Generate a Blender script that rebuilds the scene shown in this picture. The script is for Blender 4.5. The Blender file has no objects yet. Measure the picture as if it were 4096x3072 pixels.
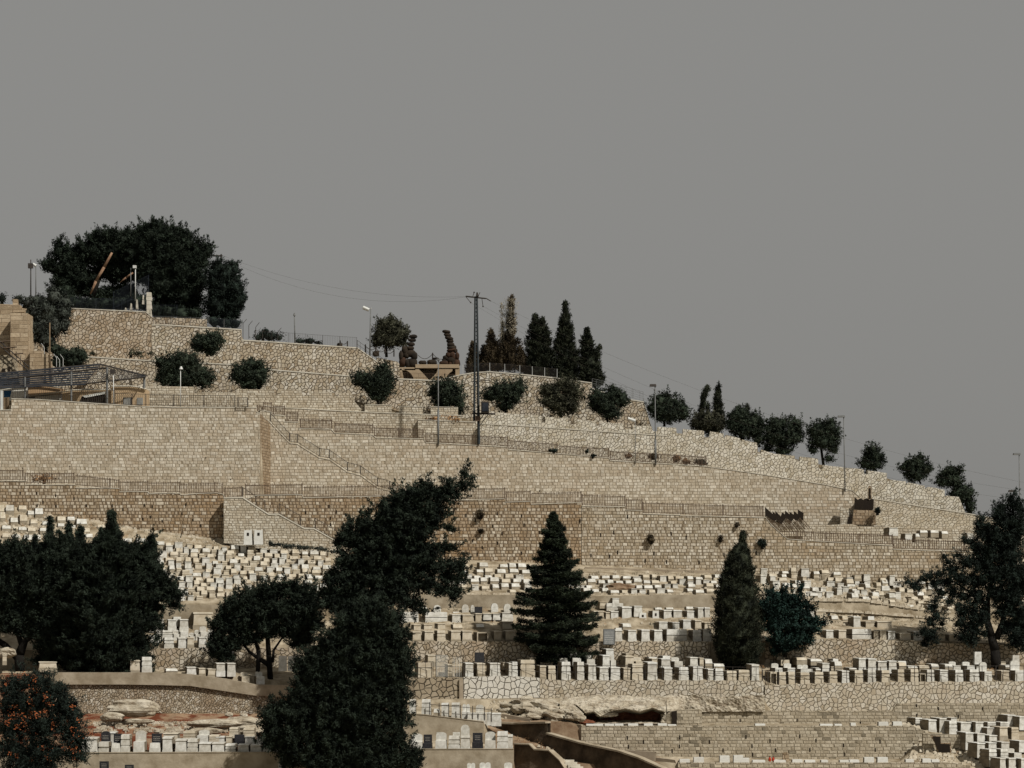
import bpy, math, random
import numpy as np
from mathutils import Vector, noise as mnoise
random.seed(7); RNG = np.random.default_rng(7)
sc = bpy.context.scene; COL = sc.collection
F = 11170.0; H0 = 2500.0
TO = dict(a=(0,800), b=(1024,1100), c=(1848,1100), d=(2672,1450), e=(3072,1600), f=(0,1536), g=(1024,1536),
          h=(2048,1900), i=(3072,2000), j=(0,2304), k=(1024,2304), l=(2048,2304), m=(3072,2304))
K = 1024/2212.0
def T(t, x, y): return (TO[t][0]+x*K, TO[t][1]+y*K)
def TL(t, pts): return [T(t, p[0], p[1])+tuple(p[2:]) for p in pts]
def P(u, v, Y): return Vector(((u-2048)/F*Y, Y, (H0-v)/F*Y))
def VZ(z, Y): return H0 - z/Y*F
def lerp(pts, u):
    if u <= pts[0][0]: return pts[0][1]
    for a, b in zip(pts, pts[1:]):
        if u <= b[0]:
            return b[1] if b[0] == a[0] else a[1]+(b[1]-a[1])*(u-a[0])/(b[0]-a[0])
    return pts[-1][1]

# ------------------------------------------------------------------ materials
MATS = {}
def newmat(name, rough=.9):
    m = bpy.data.materials.new(name); m.use_nodes = True; nt = m.node_tree
    b = nt.nodes['Principled BSDF']; b.inputs['Roughness'].default_value = rough
    b.inputs['Specular IOR Level'].default_value = .12
    MATS[name] = m
    return m, nt, b
def N(nt, kind, **kw):
    n = nt.nodes.new(kind)
    for k, v in kw.items():
        if k in n.inputs: n.inputs[k].default_value = v
        else: setattr(n, k, v)
    return n
def mixc(nt, fac, a, b, mode='MIX'):
    n = nt.nodes.new('ShaderNodeMix'); n.data_type = 'RGBA'; n.blend_type = mode
    for idx, val in ((0, fac), (6, a), (7, b)):
        if hasattr(val, 'links'): nt.links.new(val, n.inputs[idx])
        elif idx == 0: n.inputs[0].default_value = val
        else: n.inputs[idx].default_value = (*val, 1) if len(val) == 3 else val
    return n.outputs[2]
def ramp(nt, src, stops):
    n = nt.nodes.new('ShaderNodeValToRGB'); e = n.color_ramp.elements
    while len(e) < len(stops): e.new(.5)
    for el, (p, c) in zip(e, stops):
        el.position = p; el.color = (c, c, c, 1) if isinstance(c, (int, float)) else (*c, 1)
    nt.links.new(src, n.inputs[0]); return n.outputs[0]
def noise(nt, vec, scale, detail=4, rough=.6):
    n = N(nt, 'ShaderNodeTexNoise', Scale=scale, Detail=detail, Roughness=rough)
    if vec is not None: nt.links.new(vec, n.inputs['Vector'])
    return n.outputs['Fac']
def uvvec(nt, wobble=.12, wscale=.6, sx=1, sy=1):
    uv = N(nt, 'ShaderNodeUVMap').outputs[0]
    n = N(nt, 'ShaderNodeTexNoise', Scale=wscale, Detail=2)
    nt.links.new(uv, n.inputs['Vector'])
    s = nt.nodes.new('ShaderNodeVectorMath'); s.operation = 'SUBTRACT'; nt.links.new(n.outputs['Color'], s.inputs[0]); s.inputs[1].default_value = (.5,.5,.5)
    k = nt.nodes.new('ShaderNodeVectorMath'); k.operation = 'SCALE'; nt.links.new(s.outputs[0], k.inputs[0]); k.inputs['Scale'].default_value = wobble*2
    a = nt.nodes.new('ShaderNodeVectorMath'); a.operation = 'ADD'; nt.links.new(uv, a.inputs[0]); nt.links.new(k.outputs[0], a.inputs[1])
    m = nt.nodes.new('ShaderNodeVectorMath'); m.operation = 'MULTIPLY'; nt.links.new(a.outputs[0], m.inputs[0]); m.inputs[1].default_value = (sx, sy, 1)
    return uv, m.outputs[0]
def bump(nt, b, h, strength, dist):
    n = N(nt, 'ShaderNodeBump', Strength=strength, Distance=dist)
    nt.links.new(h, n.inputs['Height']); nt.links.new(n.outputs[0], b.inputs['Normal'])
def crazy(name, cols, mortar, scale, edge=.05, stain=(.3,.2,.12), stf=.35, sx=1, sy=1, jit=.14):
    m, nt, b = newmat(name)
    uv, vec = uvvec(nt, jit, 1.3, sx, sy)
    v1 = N(nt, 'ShaderNodeTexVoronoi', Scale=scale, Randomness=1.0); v1.voronoi_dimensions = '2D'
    v2 = N(nt, 'ShaderNodeTexVoronoi', Scale=scale, Randomness=1.0); v2.voronoi_dimensions = '2D'; v2.feature = 'DISTANCE_TO_EDGE'
    nt.links.new(vec, v1.inputs['Vector']); nt.links.new(vec, v2.inputs['Vector'])
    sep = nt.nodes.new('ShaderNodeSeparateColor'); nt.links.new(v1.outputs['Color'], sep.inputs[0])
    c = ramp(nt, sep.outputs[0], [(i/(len(cols)-1), x) for i, x in enumerate(cols)])
    fine = noise(nt, uv, 6, 3); c = mixc(nt, .45, c, ramp(nt, fine, [(.3,(.55,.5,.44)),(.7,(1,1,1))]), 'MULTIPLY')
    big = noise(nt, uv, .16, 5, .65)
    c = mixc(nt, ramp(nt, big, [(.45,0),(.68,stf)]), c, stain)
    en = noise(nt, uv, 1.1, 3); sb = nt.nodes.new('ShaderNodeMath'); sb.operation = 'MULTIPLY_ADD'; nt.links.new(en, sb.inputs[0]); sb.inputs[1].default_value = edge*2.6; nt.links.new(v2.outputs['Distance'], sb.inputs[2])
    e = ramp(nt, sb.outputs[0], [(edge*1.35,0),(edge*2.9,1)])
    c = mixc(nt, e, mortar, c)
    nt.links.new(c, b.inputs['Base Color']); bump(nt, b, e, 1.0, .14)
    return m
def ashlar(name, c1, c2, mortar, bw=.6, rh=.33, stain=(.3,.19,.1), st=(.45,.7), stf=.6, ms=.022, bmp=.5, dark=.0, sscale=.13, streak=0):
    """coursed blocks of uneven length with their own tone each"""
    m, nt, b = newmat(name)
    uv, vec = uvvec(nt, .085, .7)
    def mth(op, x, y=None):
        n = nt.nodes.new('ShaderNodeMath'); n.operation = op
        for i, q in enumerate((x, y)):
            if q is None: continue
            if hasattr(q, 'links'): nt.links.new(q, n.inputs[i])
            else: n.inputs[i].default_value = q
        return n.outputs[0]
    sp_ = nt.nodes.new('ShaderNodeSeparateXYZ'); nt.links.new(vec, sp_.inputs[0]); x, z = sp_.outputs[0], sp_.outputs[1]
    zr = mth('DIVIDE', z, rh); row = mth('FLOOR', zr)
    wr = N(nt, 'ShaderNodeTexWhiteNoise'); wr.noise_dimensions = '1D'; nt.links.new(row, wr.inputs['W'])
    off = mth('MULTIPLY', wr.outputs['Value'], 40.0)
    xs = mth('ADD', mth('DIVIDE', x, bw), off)
    nz = N(nt, 'ShaderNodeTexNoise', Scale=.55, Detail=1); nz.noise_dimensions = '1D'; nt.links.new(xs, nz.inputs['W'])
    xs = mth('ADD', xs, mth('MULTIPLY', nz.outputs['Fac'], 1.6)); col = mth('FLOOR', xs)
    cv = nt.nodes.new('ShaderNodeCombineXYZ'); nt.links.new(col, cv.inputs[0]); nt.links.new(row, cv.inputs[1])
    wn = N(nt, 'ShaderNodeTexWhiteNoise'); wn.noise_dimensions = '2D'; nt.links.new(cv.outputs[0], wn.inputs['Vector'])
    rnd = wn.outputs['Value']
    fx = mth('FRACT', xs); fz = mth('FRACT', zr)
    ex = mth('MULTIPLY', mth('MINIMUM', fx, mth('SUBTRACT', 1.0, fx)), bw*.7); ez = mth('MULTIPLY', mth('MINIMUM', fz, mth('SUBTRACT', 1.0, fz)), rh)
    wob = noise(nt, uv, 3.0, 2); e0 = mth('SUBTRACT', mth('MINIMUM', ex, ez), mth('MULTIPLY', mth('SUBTRACT', wob, .45), .05))
    e = ramp(nt, e0, [(ms*.35, 0), (ms*1.7, 1)])
    dk = tuple(q*.8 for q in c1); hi = tuple(min(.8, q*1.13) for q in c2); mid = tuple((p+q)/2 for p, q in zip(c1, c2))
    c = ramp(nt, rnd, [(0,dk),(.25,c1),(.55,mid),(.82,c2),(1,hi)])
    fine = noise(nt, uv, 3.2, 5, .7); c = mixc(nt, .6, c, ramp(nt, fine, [(.3,(.55,.5,.43)),(.6,(1,1,1))]), 'MULTIPLY')
    mp = N(nt, 'ShaderNodeMapping'); mp.inputs['Scale'].default_value = (1,1.8,1); nt.links.new(uv, mp.inputs[0])
    big = noise(nt, mp.outputs[0], sscale, 6, .68)
    f = ramp(nt, big, [(st[0],0),(st[1],stf)]); pale = ramp(nt, rnd, [(.7,1),(.95,.25)])
    c = mixc(nt, mth('MULTIPLY', f, pale), c, stain)
    c = mixc(nt, ramp(nt, noise(nt, uv, .9, 5, .7), [(.46,0),(.66,.5)]), c, tuple(q*.62 for q in c1))
    c = mixc(nt, ramp(nt, noise(nt, uv, 1.7, 4, .7), [(.55,0),(.7,.45)]), c, hi)
    c = mixc(nt, e, mortar, c)
    if dark:
        dm = mth('MULTIPLY', ramp(nt, rnd, [(.1,1),(.14,0)]), ramp(nt, noise(nt, uv, .35, 2), [(.45,0),(.55,dark)]))
        c = mixc(nt, dm, c, (.1,.085,.06))
    nt.links.new(c, b.inputs['Base Color'])
    bump(nt, b, mth('ADD', mth('MULTIPLY', e, .8), mth('ADD', fine, mth('MULTIPLY', rnd, .5))), bmp, .1)
    return m
def plain(name, c1, c2, scale=1.0, rough=.9, rnd=0, detail=5, bmp=0, metal=0, lo=.35, hi=.65):
    m, nt, b = newmat(name, rough)
    co = N(nt, 'ShaderNodeTexCoord').outputs['Object'] if rnd else N(nt, 'ShaderNodeNewGeometry').outputs['Position']
    f = noise(nt, co, scale, detail)
    c = mixc(nt, ramp(nt, f, [(lo,0),(hi,1)]), c1, c2)
    if rnd:
        oi = N(nt, 'ShaderNodeObjectInfo').outputs['Random']
        c = mixc(nt, rnd, c, ramp(nt, oi, [(0,(.5,.43,.33)),(.3,(.8,.76,.68)),(.6,(1,.99,.96)),(1,(1,1,1))]), 'MULTIPLY')
    nt.links.new(c, b.inputs['Base Color']); b.inputs['Metallic'].default_value = metal
    if bmp: bump(nt, b, f, bmp, .15)
    return m
crazy('crazy_tan', [(.36,.29,.2),(.5,.44,.34),(.63,.58,.49),(.44,.38,.28),(.7,.66,.58)], (0.208,0.156,0.104), 2.4, .08)
crazy('crazy_warm', [(.33,.25,.165),(.46,.38,.28),(.58,.51,.41),(.4,.32,.23),(.64,.58,.49)], (0.208,0.156,0.104), 2.4, .08)
crazy('crazy_white', [(.40,.35,.26),(.58,.54,.45),(.68,.64,.56),(.5,.45,.36),(.72,.69,.61),(.6,.55,.45)], (0.325,0.267,0.189), 2.7, .06, stf=.45, stain=(.42,.35,.24), jit=.2)
crazy('crazy_big', [(.36,.3,.21),(.56,.5,.4),(.46,.4,.3),(.64,.59,.5),(.5,.44,.34)], (0.247,0.195,0.130), 2.4, .08, stf=.5, jit=.18)
crazy('crazy_bright', [(.64,.61,.54),(.7,.68,.62),(.66,.63,.56),(.72,.7,.65)], (.15,.12,.08), 1.8, .05, stf=.1)
crazy('crazy_terrace', [(.42,.36,.27),(.6,.55,.45),(.5,.44,.35),(.68,.64,.56),(.56,.51,.41)], (0.312,0.254,0.176), 2.4, .065, stf=.5, stain=(.38,.3,.2), jit=.2)
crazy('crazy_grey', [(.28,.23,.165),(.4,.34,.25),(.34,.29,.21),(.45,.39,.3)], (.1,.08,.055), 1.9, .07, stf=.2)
crazy('rubble_loose', [(.24,.19,.13),(.42,.36,.27),(.32,.26,.18),(.66,.62,.53),(.38,.32,.23),(.5,.44,.34)], (.2,.15,.095), 4.2, .09, stain=(.27,.19,.12), stf=.7, jit=.3)
crazy('crazy_right', [(.4,.34,.25),(.54,.49,.39),(.6,.55,.46),(.47,.41,.31),(.64,.6,.51)], (0.390,0.319,0.221), 2.4, .06, sy=1.4, stf=.5, stain=(.42,.34,.23), jit=.2)
ashlar('ashlar_main', (.5,.435,.335), (.62,.57,.48), (.27,.22,.155), .47, .35, stain=(.36,.26,.165), st=(.42,.72), stf=.6)
ashlar('ashlar_mid', (.48,.42,.325), (.6,.555,.465), (.27,.22,.155), .45, .28, stain=(.4,.31,.21), st=(.45,.75), stf=.5, bmp=.7)
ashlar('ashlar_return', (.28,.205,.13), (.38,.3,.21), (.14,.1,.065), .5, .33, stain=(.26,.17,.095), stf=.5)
ashlar('ashlar_stain', (.36,.285,.195), (.58,.52,.42), (.13,.09,.055), .44, .36, stain=(.29,.185,.095), st=(.38,.62), stf=.8, sscale=.09, ms=.035)
ashlar('ashlar_stainr', (.42,.355,.26), (.6,.55,.46), (.17,.13,.085), .44, .35, stain=(.35,.255,.155), st=(.42,.64), stf=.7, sscale=.09, ms=.03)
ashlar('ashlar_low', (.4,.345,.255), (.5,.445,.35), (.31,.26,.185), .55, .31, stain=(.34,.28,.2), st=(.4,.7), stf=.5, dark=.55, bmp=.8)
ashlar('ashlar_gold', (.36,.275,.18), (.46,.37,.26), (.24,.17,.11), 1.5, .5, stain=(.33,.23,.14), st=(.45,.7), stf=.4)
plain('coping', (.46,.42,.34), (.6,.56,.48), 1.2)
plain('concrete', (.24,.195,.135), (.38,.325,.245), .8, bmp=.5, detail=9)
plain('concrete_dark', (.25,.2,.145), (.36,.3,.225), .6, bmp=.3)
plain('earth_brown', (.05,.038,.026), (.125,.095,.066), .9, bmp=1, detail=9)
plain('soil', (.17,.13,.08), (.4,.34,.25), .7, bmp=.8, detail=9)
plain('red_soil', (.12,.035,.016), (.26,.175,.11), .6, bmp=.9, detail=9, lo=.44, hi=.56)
m, nt, b = newmat('rock'); pos = N(nt, 'ShaderNodeNewGeometry').outputs['Position']
mp = N(nt, 'ShaderNodeMapping'); mp.inputs['Scale'].default_value = (.6,.6,1.5); mp.inputs['Rotation'].default_value = (0,.15,0); nt.links.new(pos, mp.inputs[0])
n1 = noise(nt, mp.outputs[0], 1.1, 10, .68); vo = N(nt, 'ShaderNodeTexVoronoi', Scale=.9); vo.feature = 'DISTANCE_TO_EDGE'
ds = nt.nodes.new('ShaderNodeVectorMath'); ds.operation = 'MULTIPLY_ADD'; nn = N(nt, 'ShaderNodeTexNoise', Scale=1.5, Detail=5); nt.links.new(pos, nn.inputs['Vector']); nt.links.new(nn.outputs['Color'], ds.inputs[0]); ds.inputs[1].default_value = (1.4,1.4,1.4); nt.links.new(mp.outputs[0], ds.inputs[2]); nt.links.new(ds.outputs[0], vo.inputs['Vector'])
cr_ = ramp(nt, vo.outputs['Distance'], [(.0,0),(.07,1)]); c = ramp(nt, n1, [(.3,(.16,.115,.07)),(.48,(.38,.33,.25)),(.7,(.56,.51,.42))]); c = mixc(nt, cr_, mixc(nt, .5, c, (.1,.06,.035)), c)
nt.links.new(c, b.inputs['Base Color']); bump(nt, b, n1, 1.0, .25)
plain('orange_soil', (.14,.085,.05), (.26,.19,.125), .9, bmp=.7)
plain('side_shade_tone', (.15,.125,.09), (.25,.21,.155), 2, rnd=.3)  # tomb flanks: shade of the gaps between tombs put into the colour
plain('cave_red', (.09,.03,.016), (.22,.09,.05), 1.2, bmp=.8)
plain('marble', (.42,.405,.36), (.68,.67,.635), 2.2, .7, rnd=.4, detail=7)
plain('marble_bright', (.55,.54,.5), (.66,.655,.62), 2.5, .6, rnd=.2)
plain('limestone', (.42,.36,.27), (.58,.53,.44), 2.0, rnd=.4)
plain('dull_base', (.24,.205,.15), (.37,.325,.255), 2.0, rnd=.4)
plain('granite', (.018,.018,.02), (.04,.04,.042), 6, .35, rnd=.2)
plain('grey_plaque', (.16,.165,.165), (.22,.225,.225), 3, .5)
plain('engraving', (.3,.28,.24), (.35,.32,.28), 3)
plain('pale_engraving', (.5,.5,.48), (.55,.54,.5), 3)
plain('dark_hole', (.015,.011,.008), (.02,.015,.01), 3)
plain('iron', (.03,.027,.024), (.06,.05,.042), 3, .6)
plain('iron_brown', (.075,.05,.035), (.12,.085,.06), 3, .7)
plain('grey_metal', (.11,.113,.11), (.17,.17,.165), 2, .55)
plain('pale_metal', (.5,.5,.48), (.6,.6,.57), 2, .5)
plain('pylon_steel', (.025,.03,.033), (.045,.052,.055), 2, .6)
plain('wood_bark', (.006,.005,.004), (.013,.011,.009), 3, bmp=.5)
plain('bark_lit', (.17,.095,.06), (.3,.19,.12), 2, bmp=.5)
plain('wood_pole', (.13,.09,.055), (.2,.145,.09), 2)
plain('stucco_tan', (.40,.29,.175), (.46,.34,.215), 1.5)
plain('stucco_orange', (.38,.25,.14), (.44,.3,.18), 1.5)
plain('stucco_white', (.62,.6,.54), (.7,.68,.62), 1.5)
plain('slat_blue', (.01,.013,.018), (.028,.033,.042), 1.5, .6)
plain('tarp_blue', (.02,.07,.16), (.03,.1,.2), 1.5)
plain('boulder', (.013,.011,.009), (.036,.026,.018), .8, bmp=.6)
plain('boulder_red', (.025,.015,.01), (.065,.036,.023), .8, bmp=.6)
plain('plinth_tan', (.29,.215,.14), (.36,.28,.19), .8)
plain('red_glaze', (.3,.03,.015), (.4,.05,.02), 2, .4)
plain('white_bars', (.6,.6,.56), (.66,.66,.62), 2)
def foliage(name, a, b_, c, scale=1.1):
    m, nt, b = newmat(name, .75)
    pos = N(nt, 'ShaderNodeNewGeometry')
    f = noise(nt, pos.outputs['Position'], scale, 3)
    col = mixc(nt, ramp(nt, f, [(.4,0),(.66,1)]), tuple(q*.6 for q in a), tuple(q*2.5 for q in b_))
    r = ramp(nt, pos.outputs['Random Per Island'], [(.8,0),(1,.7)])
    col = mixc(nt, r, col, c)
    nt.links.new(col, b.inputs['Base Color']); b.inputs['Specular IOR Level'].default_value = .08
    return m
foliage('leaf_pine', (0.0060,0.0095,0.0065), (0.0121,0.0165,0.0110), (0.0260,0.0322,0.0223))
foliage('leaf_dark', (0.0055,0.0085,0.0065), (0.0099,0.0143,0.0110), (0.0279,0.0347,0.0260))
foliage('leaf_round', (0.0090,0.0130,0.0085), (0.0165,0.0220,0.0143), (0.0527,0.0589,0.0384))
foliage('leaf_fir_old', (0.0070,0.0075,0.0050), (0.0154,0.0143,0.0088), (0.0341,0.0322,0.0211))
foliage('leaf_brown', (0.0175,0.0130,0.0080), (0.0303,0.0231,0.0132), (0.0744,0.0558,0.0341))
foliage('leaf_fir', (.006,.009,.006), (.012,.016,.009), (.036,.04,.026))
foliage('leaf_cyp', (0.0080,0.0105,0.0065), (0.0143,0.0165,0.0099), (0.0372,0.0360,0.0217))
foliage('leaf_olive', (0.0200,0.0210,0.0130), (0.0330,0.0330,0.0209), (0.0682,0.0651,0.0434))
foliage('leaf_wispy', (.11,.1,.07), (.16,.14,.1), (.22,.2,.15))
foliage('leaf_grey', (0.0140,0.0165,0.0130), (0.0231,0.0264,0.0209), (0.0620,0.0651,0.0558))
foliage('leaf_teal', (0.0040,0.0100,0.0080), (0.0077,0.0165,0.0132), (0.0248,0.0434,0.0341))
foliage('blossom', (.4,.11,.035), (.16,.05,.02), (.34,.14,.055), 3)
foliage('leaf_dry', (.13,.075,.04), (.2,.12,.06), (.27,.18,.1))

for m_ in bpy.data.materials:
    if m_.name.startswith('leaf') or m_.name in ('blossom', 'granite', 'dark_hole', 'iron', 'red_glaze'): continue
    nt_ = m_.node_tree; b_ = nt_.nodes['Principled BSDF']; l_ = b_.inputs['Base Color'].links[0]; src_ = l_.from_socket
    nt_.links.new(mixc(nt_, 1.0, src_, (.99,.99,.965), 'MULTIPLY'), b_.inputs['Base Color'])
# ------------------------------------------------------------------ object helpers
def link(o, parent=None):
    COL.objects.link(o)
    if parent is not None: o.parent = parent
    return o
def tag(o, label=None, cat=None, group=None, kind=None):
    if label: o['label'] = label
    if cat: o['category'] = cat
    if group: o['group'] = group
    if kind: o['kind'] = kind
    return o
def empty(name, label, cat, loc=(0,0,0), group=None, rz=0):
    o = bpy.data.objects.new(name, None); o.empty_display_size = .3; o.location = loc; o.rotation_euler = (0,0,rz)
    link(o); return tag(o, label, cat, group)
class MB:
    def __init__(s): s.v = []; s.f = []; s.uv = []
    def quad(s, a, b, c, d, uv=None):
        n = len(s.v); s.v += [a, b, c, d]; s.f.append((n, n+1, n+2, n+3)); s.uv += uv or [(0,0)]*4
    def poly(s, pts, uv=None):
        n = len(s.v); s.v += list(pts); s.f.append(tuple(range(n, n+len(pts)))); s.uv += uv or [(p[0], p[2]) for p in pts]
    def box(s, x0, x1, y0, y1, z0, z1, tx=0, ty=0):
        # tx, ty : taper of the top
        b = [(x0,y0,z0),(x1,y0,z0),(x1,y1,z0),(x0,y1,z0)]
        t = [(x0+tx,y0+ty,z1),(x1-tx,y0+ty,z1),(x1-tx,y1-ty,z1),(x0+tx,y1-ty,z1)]
        s.hexa(b, t)
    def hexa(s, b, t):
        n = len(s.v); s.v += b+t
        s.f += [(n+3,n+2,n+1,n),(n+4,n+5,n+6,n+7)]+[(n+i,n+(i+1)%4,n+4+(i+1)%4,n+4+i) for i in range(4)]
        for f in range(6): s.uv += [(0,0)]*4
    def bar(s, p, q, r, r2=None, n=6):
        p = Vector(p); q = Vector(q); d = (q-p)
        if d.length < 1e-6: return
        d.normalize(); up = Vector((0,0,1)) if abs(d.z) < .9 else Vector((1,0,0))
        x = d.cross(up).normalized(); y = d.cross(x)
        r2 = r if r2 is None else r2; k = len(s.v)
        for c, rr in ((p, r), (q, r2)):
            for i in range(n):
                a = 2*math.pi*i/n; s.v.append(tuple(c+x*math.cos(a)*rr+y*math.sin(a)*rr))
        for i in range(n):
            j = (i+1) % n; s.f.append((k+i, k+j, k+n+j, k+n+i)); s.uv += [(0,0)]*4
        s.f.append(tuple(range(k+n-1, k-1, -1))); s.f.append(tuple(range(k+n, k+2*n))); s.uv += [(0,0)]*(2*n)
    def tube(s, pts, radii, n=6):
        for a, b, r, r2 in zip(pts, pts[1:], radii, radii[1:]): s.bar(a, b, r, r2, n)
    def build(s, name, mat, parent=None, smooth=False, origin=None):
        me = bpy.data.meshes.new(name)
        vs = s.v if origin is None else [tuple(Vector(v)-Vector(origin)) for v in s.v]
        me.from_pydata([tuple(v) for v in vs], [], s.f)
        if any(u != (0,0) for u in s.uv) and len(s.uv) == len(me.loops):
            l = me.uv_layers.new(name='UVMap'); l.data.foreach_set('uv', [c for u in s.uv for c in u])
        me.materials.append(MATS[mat])
        if smooth: me.polygons.foreach_set('use_smooth', [True]*len(me.polygons))
        me.update()
        o = bpy.data.objects.new(name, me)
        if origin is not None: o.location = origin
        return link(o, parent)

# ------------------------------------------------------------------ walls
def wall(name, label, cat, top, bot, Y, mat, th=.6, cop=0, copmat='coping', group=None, drop=None, jag=0, cdepth=.05):
    """top: polyline (u, v[, Y]); bot: polyline (u, v) or a number"""
    pts = [(p[0], p[1], p[2] if len(p) > 2 else Y) for p in top]
    if jag:
        q = []
        for a, b in zip(pts, pts[1:]):
            n = max(1, int(abs(b[0]-a[0])/14)); q.append(a)
            for i in range(1, n):
                t = i/n; q.append((a[0]+(b[0]-a[0])*t, a[1]+(b[1]-a[1])*t+random.uniform(-jag, jag), a[2]+(b[2]-a[2])*t))
        pts = q+[pts[-1]]
    o = empty(name, label, cat, P(pts[0][0], pts[0][1], pts[0][2]), group)
    M = MB(); s = 0; C = MB()
    front = []
    for (u, v, y) in pts:
        t = P(u, v, y); bv = bot if isinstance(bot, (int, float)) else lerp(bot, u)
        front.append((t, P(u, max(bv, v+1), y)))
    for k in range(len(front)-1):
        (a, ab), (b, bb) = front[k], front[k+1]
        d = math.hypot(b.x-a.x, b.y-a.y)
        nx, ny = (-(b.y-a.y)/d, (b.x-a.x)/d) if d > 1e-4 else (0, 1)
        if d <= 1e-4 and k: nx, ny = lastn
        lastn = (nx, ny)
        off = Vector((nx*th, ny*th, 0))
        if d > 1e-4:
            M.quad(ab, bb, b, a, [(s,ab.z),(s+d,bb.z),(s+d,b.z),(s,a.z)])
            M.quad(bb+off, ab+off, a+off, b+off, [(s+d,bb.z),(s,ab.z),(s,a.z),(s+d,b.z)])
        M.quad(a, b, b+off, a+off, [(s,a.z),(s+max(d,.01),b.z),(s+d,b.z+th),(s,a.z+th)])
        if cop and (d > abs(b.z-a.z)*.3):
            f = Vector((-nx*cdepth, -ny*cdepth, 0)); z = Vector((0,0,cop)); e = Vector((0,0,.004)); off2 = off*1.05
            C.hexa([a+f+e, b+f+e, b+off2+e, a+off2+e], [a+f+z, b+f+z, b+off2+z, a+off2+z])
        s += d
    for (t, bt), r in ((front[0], 0), (front[-1], 1)):
        off = Vector((lastn[0]*th, lastn[1]*th, 0))
        q = [bt+off, bt, t, t+off] if not r else [bt, bt+off, t+off, t]
        M.quad(*q, [(0,bt.z),(th,bt.z),(th,t.z),(0,t.z)])
    w = M.build('stone_face', mat, None, origin=o.location); w.parent = o; w.location = (0,0,0)
    if cop and C.v:
        c = C.build('coping', copmat, None, origin=o.location); c.parent = o; c.location = (0,0,0)
    return o
def slots(w, pts, Y, du=5, dv=14, name='weep_hole'):
    """small dark drain openings in a wall face"""
    me = None
    for (u, v) in pts:
        p = P(u, v, Y)
        if me is None:
            M = MB(); a = du/F*Y/2; b = dv/F*Y/2; M.box(-a, a, -.02, .1, -b, b); o = M.build(name, 'dark_hole'); me = o.data
        else:
            o = bpy.data.objects.new(name, me); link(o)
        o.parent = w; o.location = p-w.location

# ------------------------------------------------------------------ railings
def railing(name, label, segs, Y, h=1.0, sp=.22, mat='iron_brown', postmat=None, r=.016, top=True, spear=False, pr=.03, post_every=2.5, mesh=False, group=None, cat='railing', rails=(.08,), lift=0):
    """segs: list of runs [(u, v), ...] giving the foot of the railing"""
    if not name.startswith('grave'): h *= .5; sp *= .68; pr *= .72; post_every *= .9; r *= (1.12 if spear else .85)
    p0 = segs[0][0]; o = empty(name, label, cat, P(p0[0], p0[1], p0[2] if len(p0) > 2 else Y), group)
    posts = []
    for run in segs:
        M = MB(); pts = [P(p[0], p[1]-lift, p[2] if len(p) > 2 else Y) for p in run]
        up = Vector((0,0,h))
        for a, b in zip(pts, pts[1:]):
            L = (b-a).length
            if L < .05: continue
            n = max(1, int(L/sp))
            for i in range(n):
                q = a.lerp(b, (i+.5)/n)
                if mesh: M.bar(q+Vector((0,0,.05)), q+up, r*.6, n=3)
                else:
                    hh = h*(1.12+.06*math.sin(i*1.7)) if spear else h
                    w = r
                    M.box(q.x-w, q.x+w, q.y-w, q.y+w, q.z+.04, q.z+hh)
            rr = list(rails)+([1.0] if top else [.86])
            for t in rr:
                M.bar(a+up*t, b+up*t, pr*.7 if not spear else r*1.1, n=4)
            m = max(1, round(L/post_every))
            for i in range(m+1): posts.append(a.lerp(b, i/m))
        w = M.build('railing_panel', mat, None, origin=o.location); w.parent = o; w.location = (0,0,0)
    M = MB(); M.box(-pr, pr, -pr, pr, 0, h*(1.16 if spear else 1.03)); me = None; last = None
    for q in posts:
        if last is not None and (q-last).length < .3: continue
        last = q
        if me is None: x = M.build('post', postmat or mat); me = x.data
        else: x = bpy.data.objects.new('post', me); link(x)
        x.parent = o; x.location = q-o.location
    return o

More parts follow.
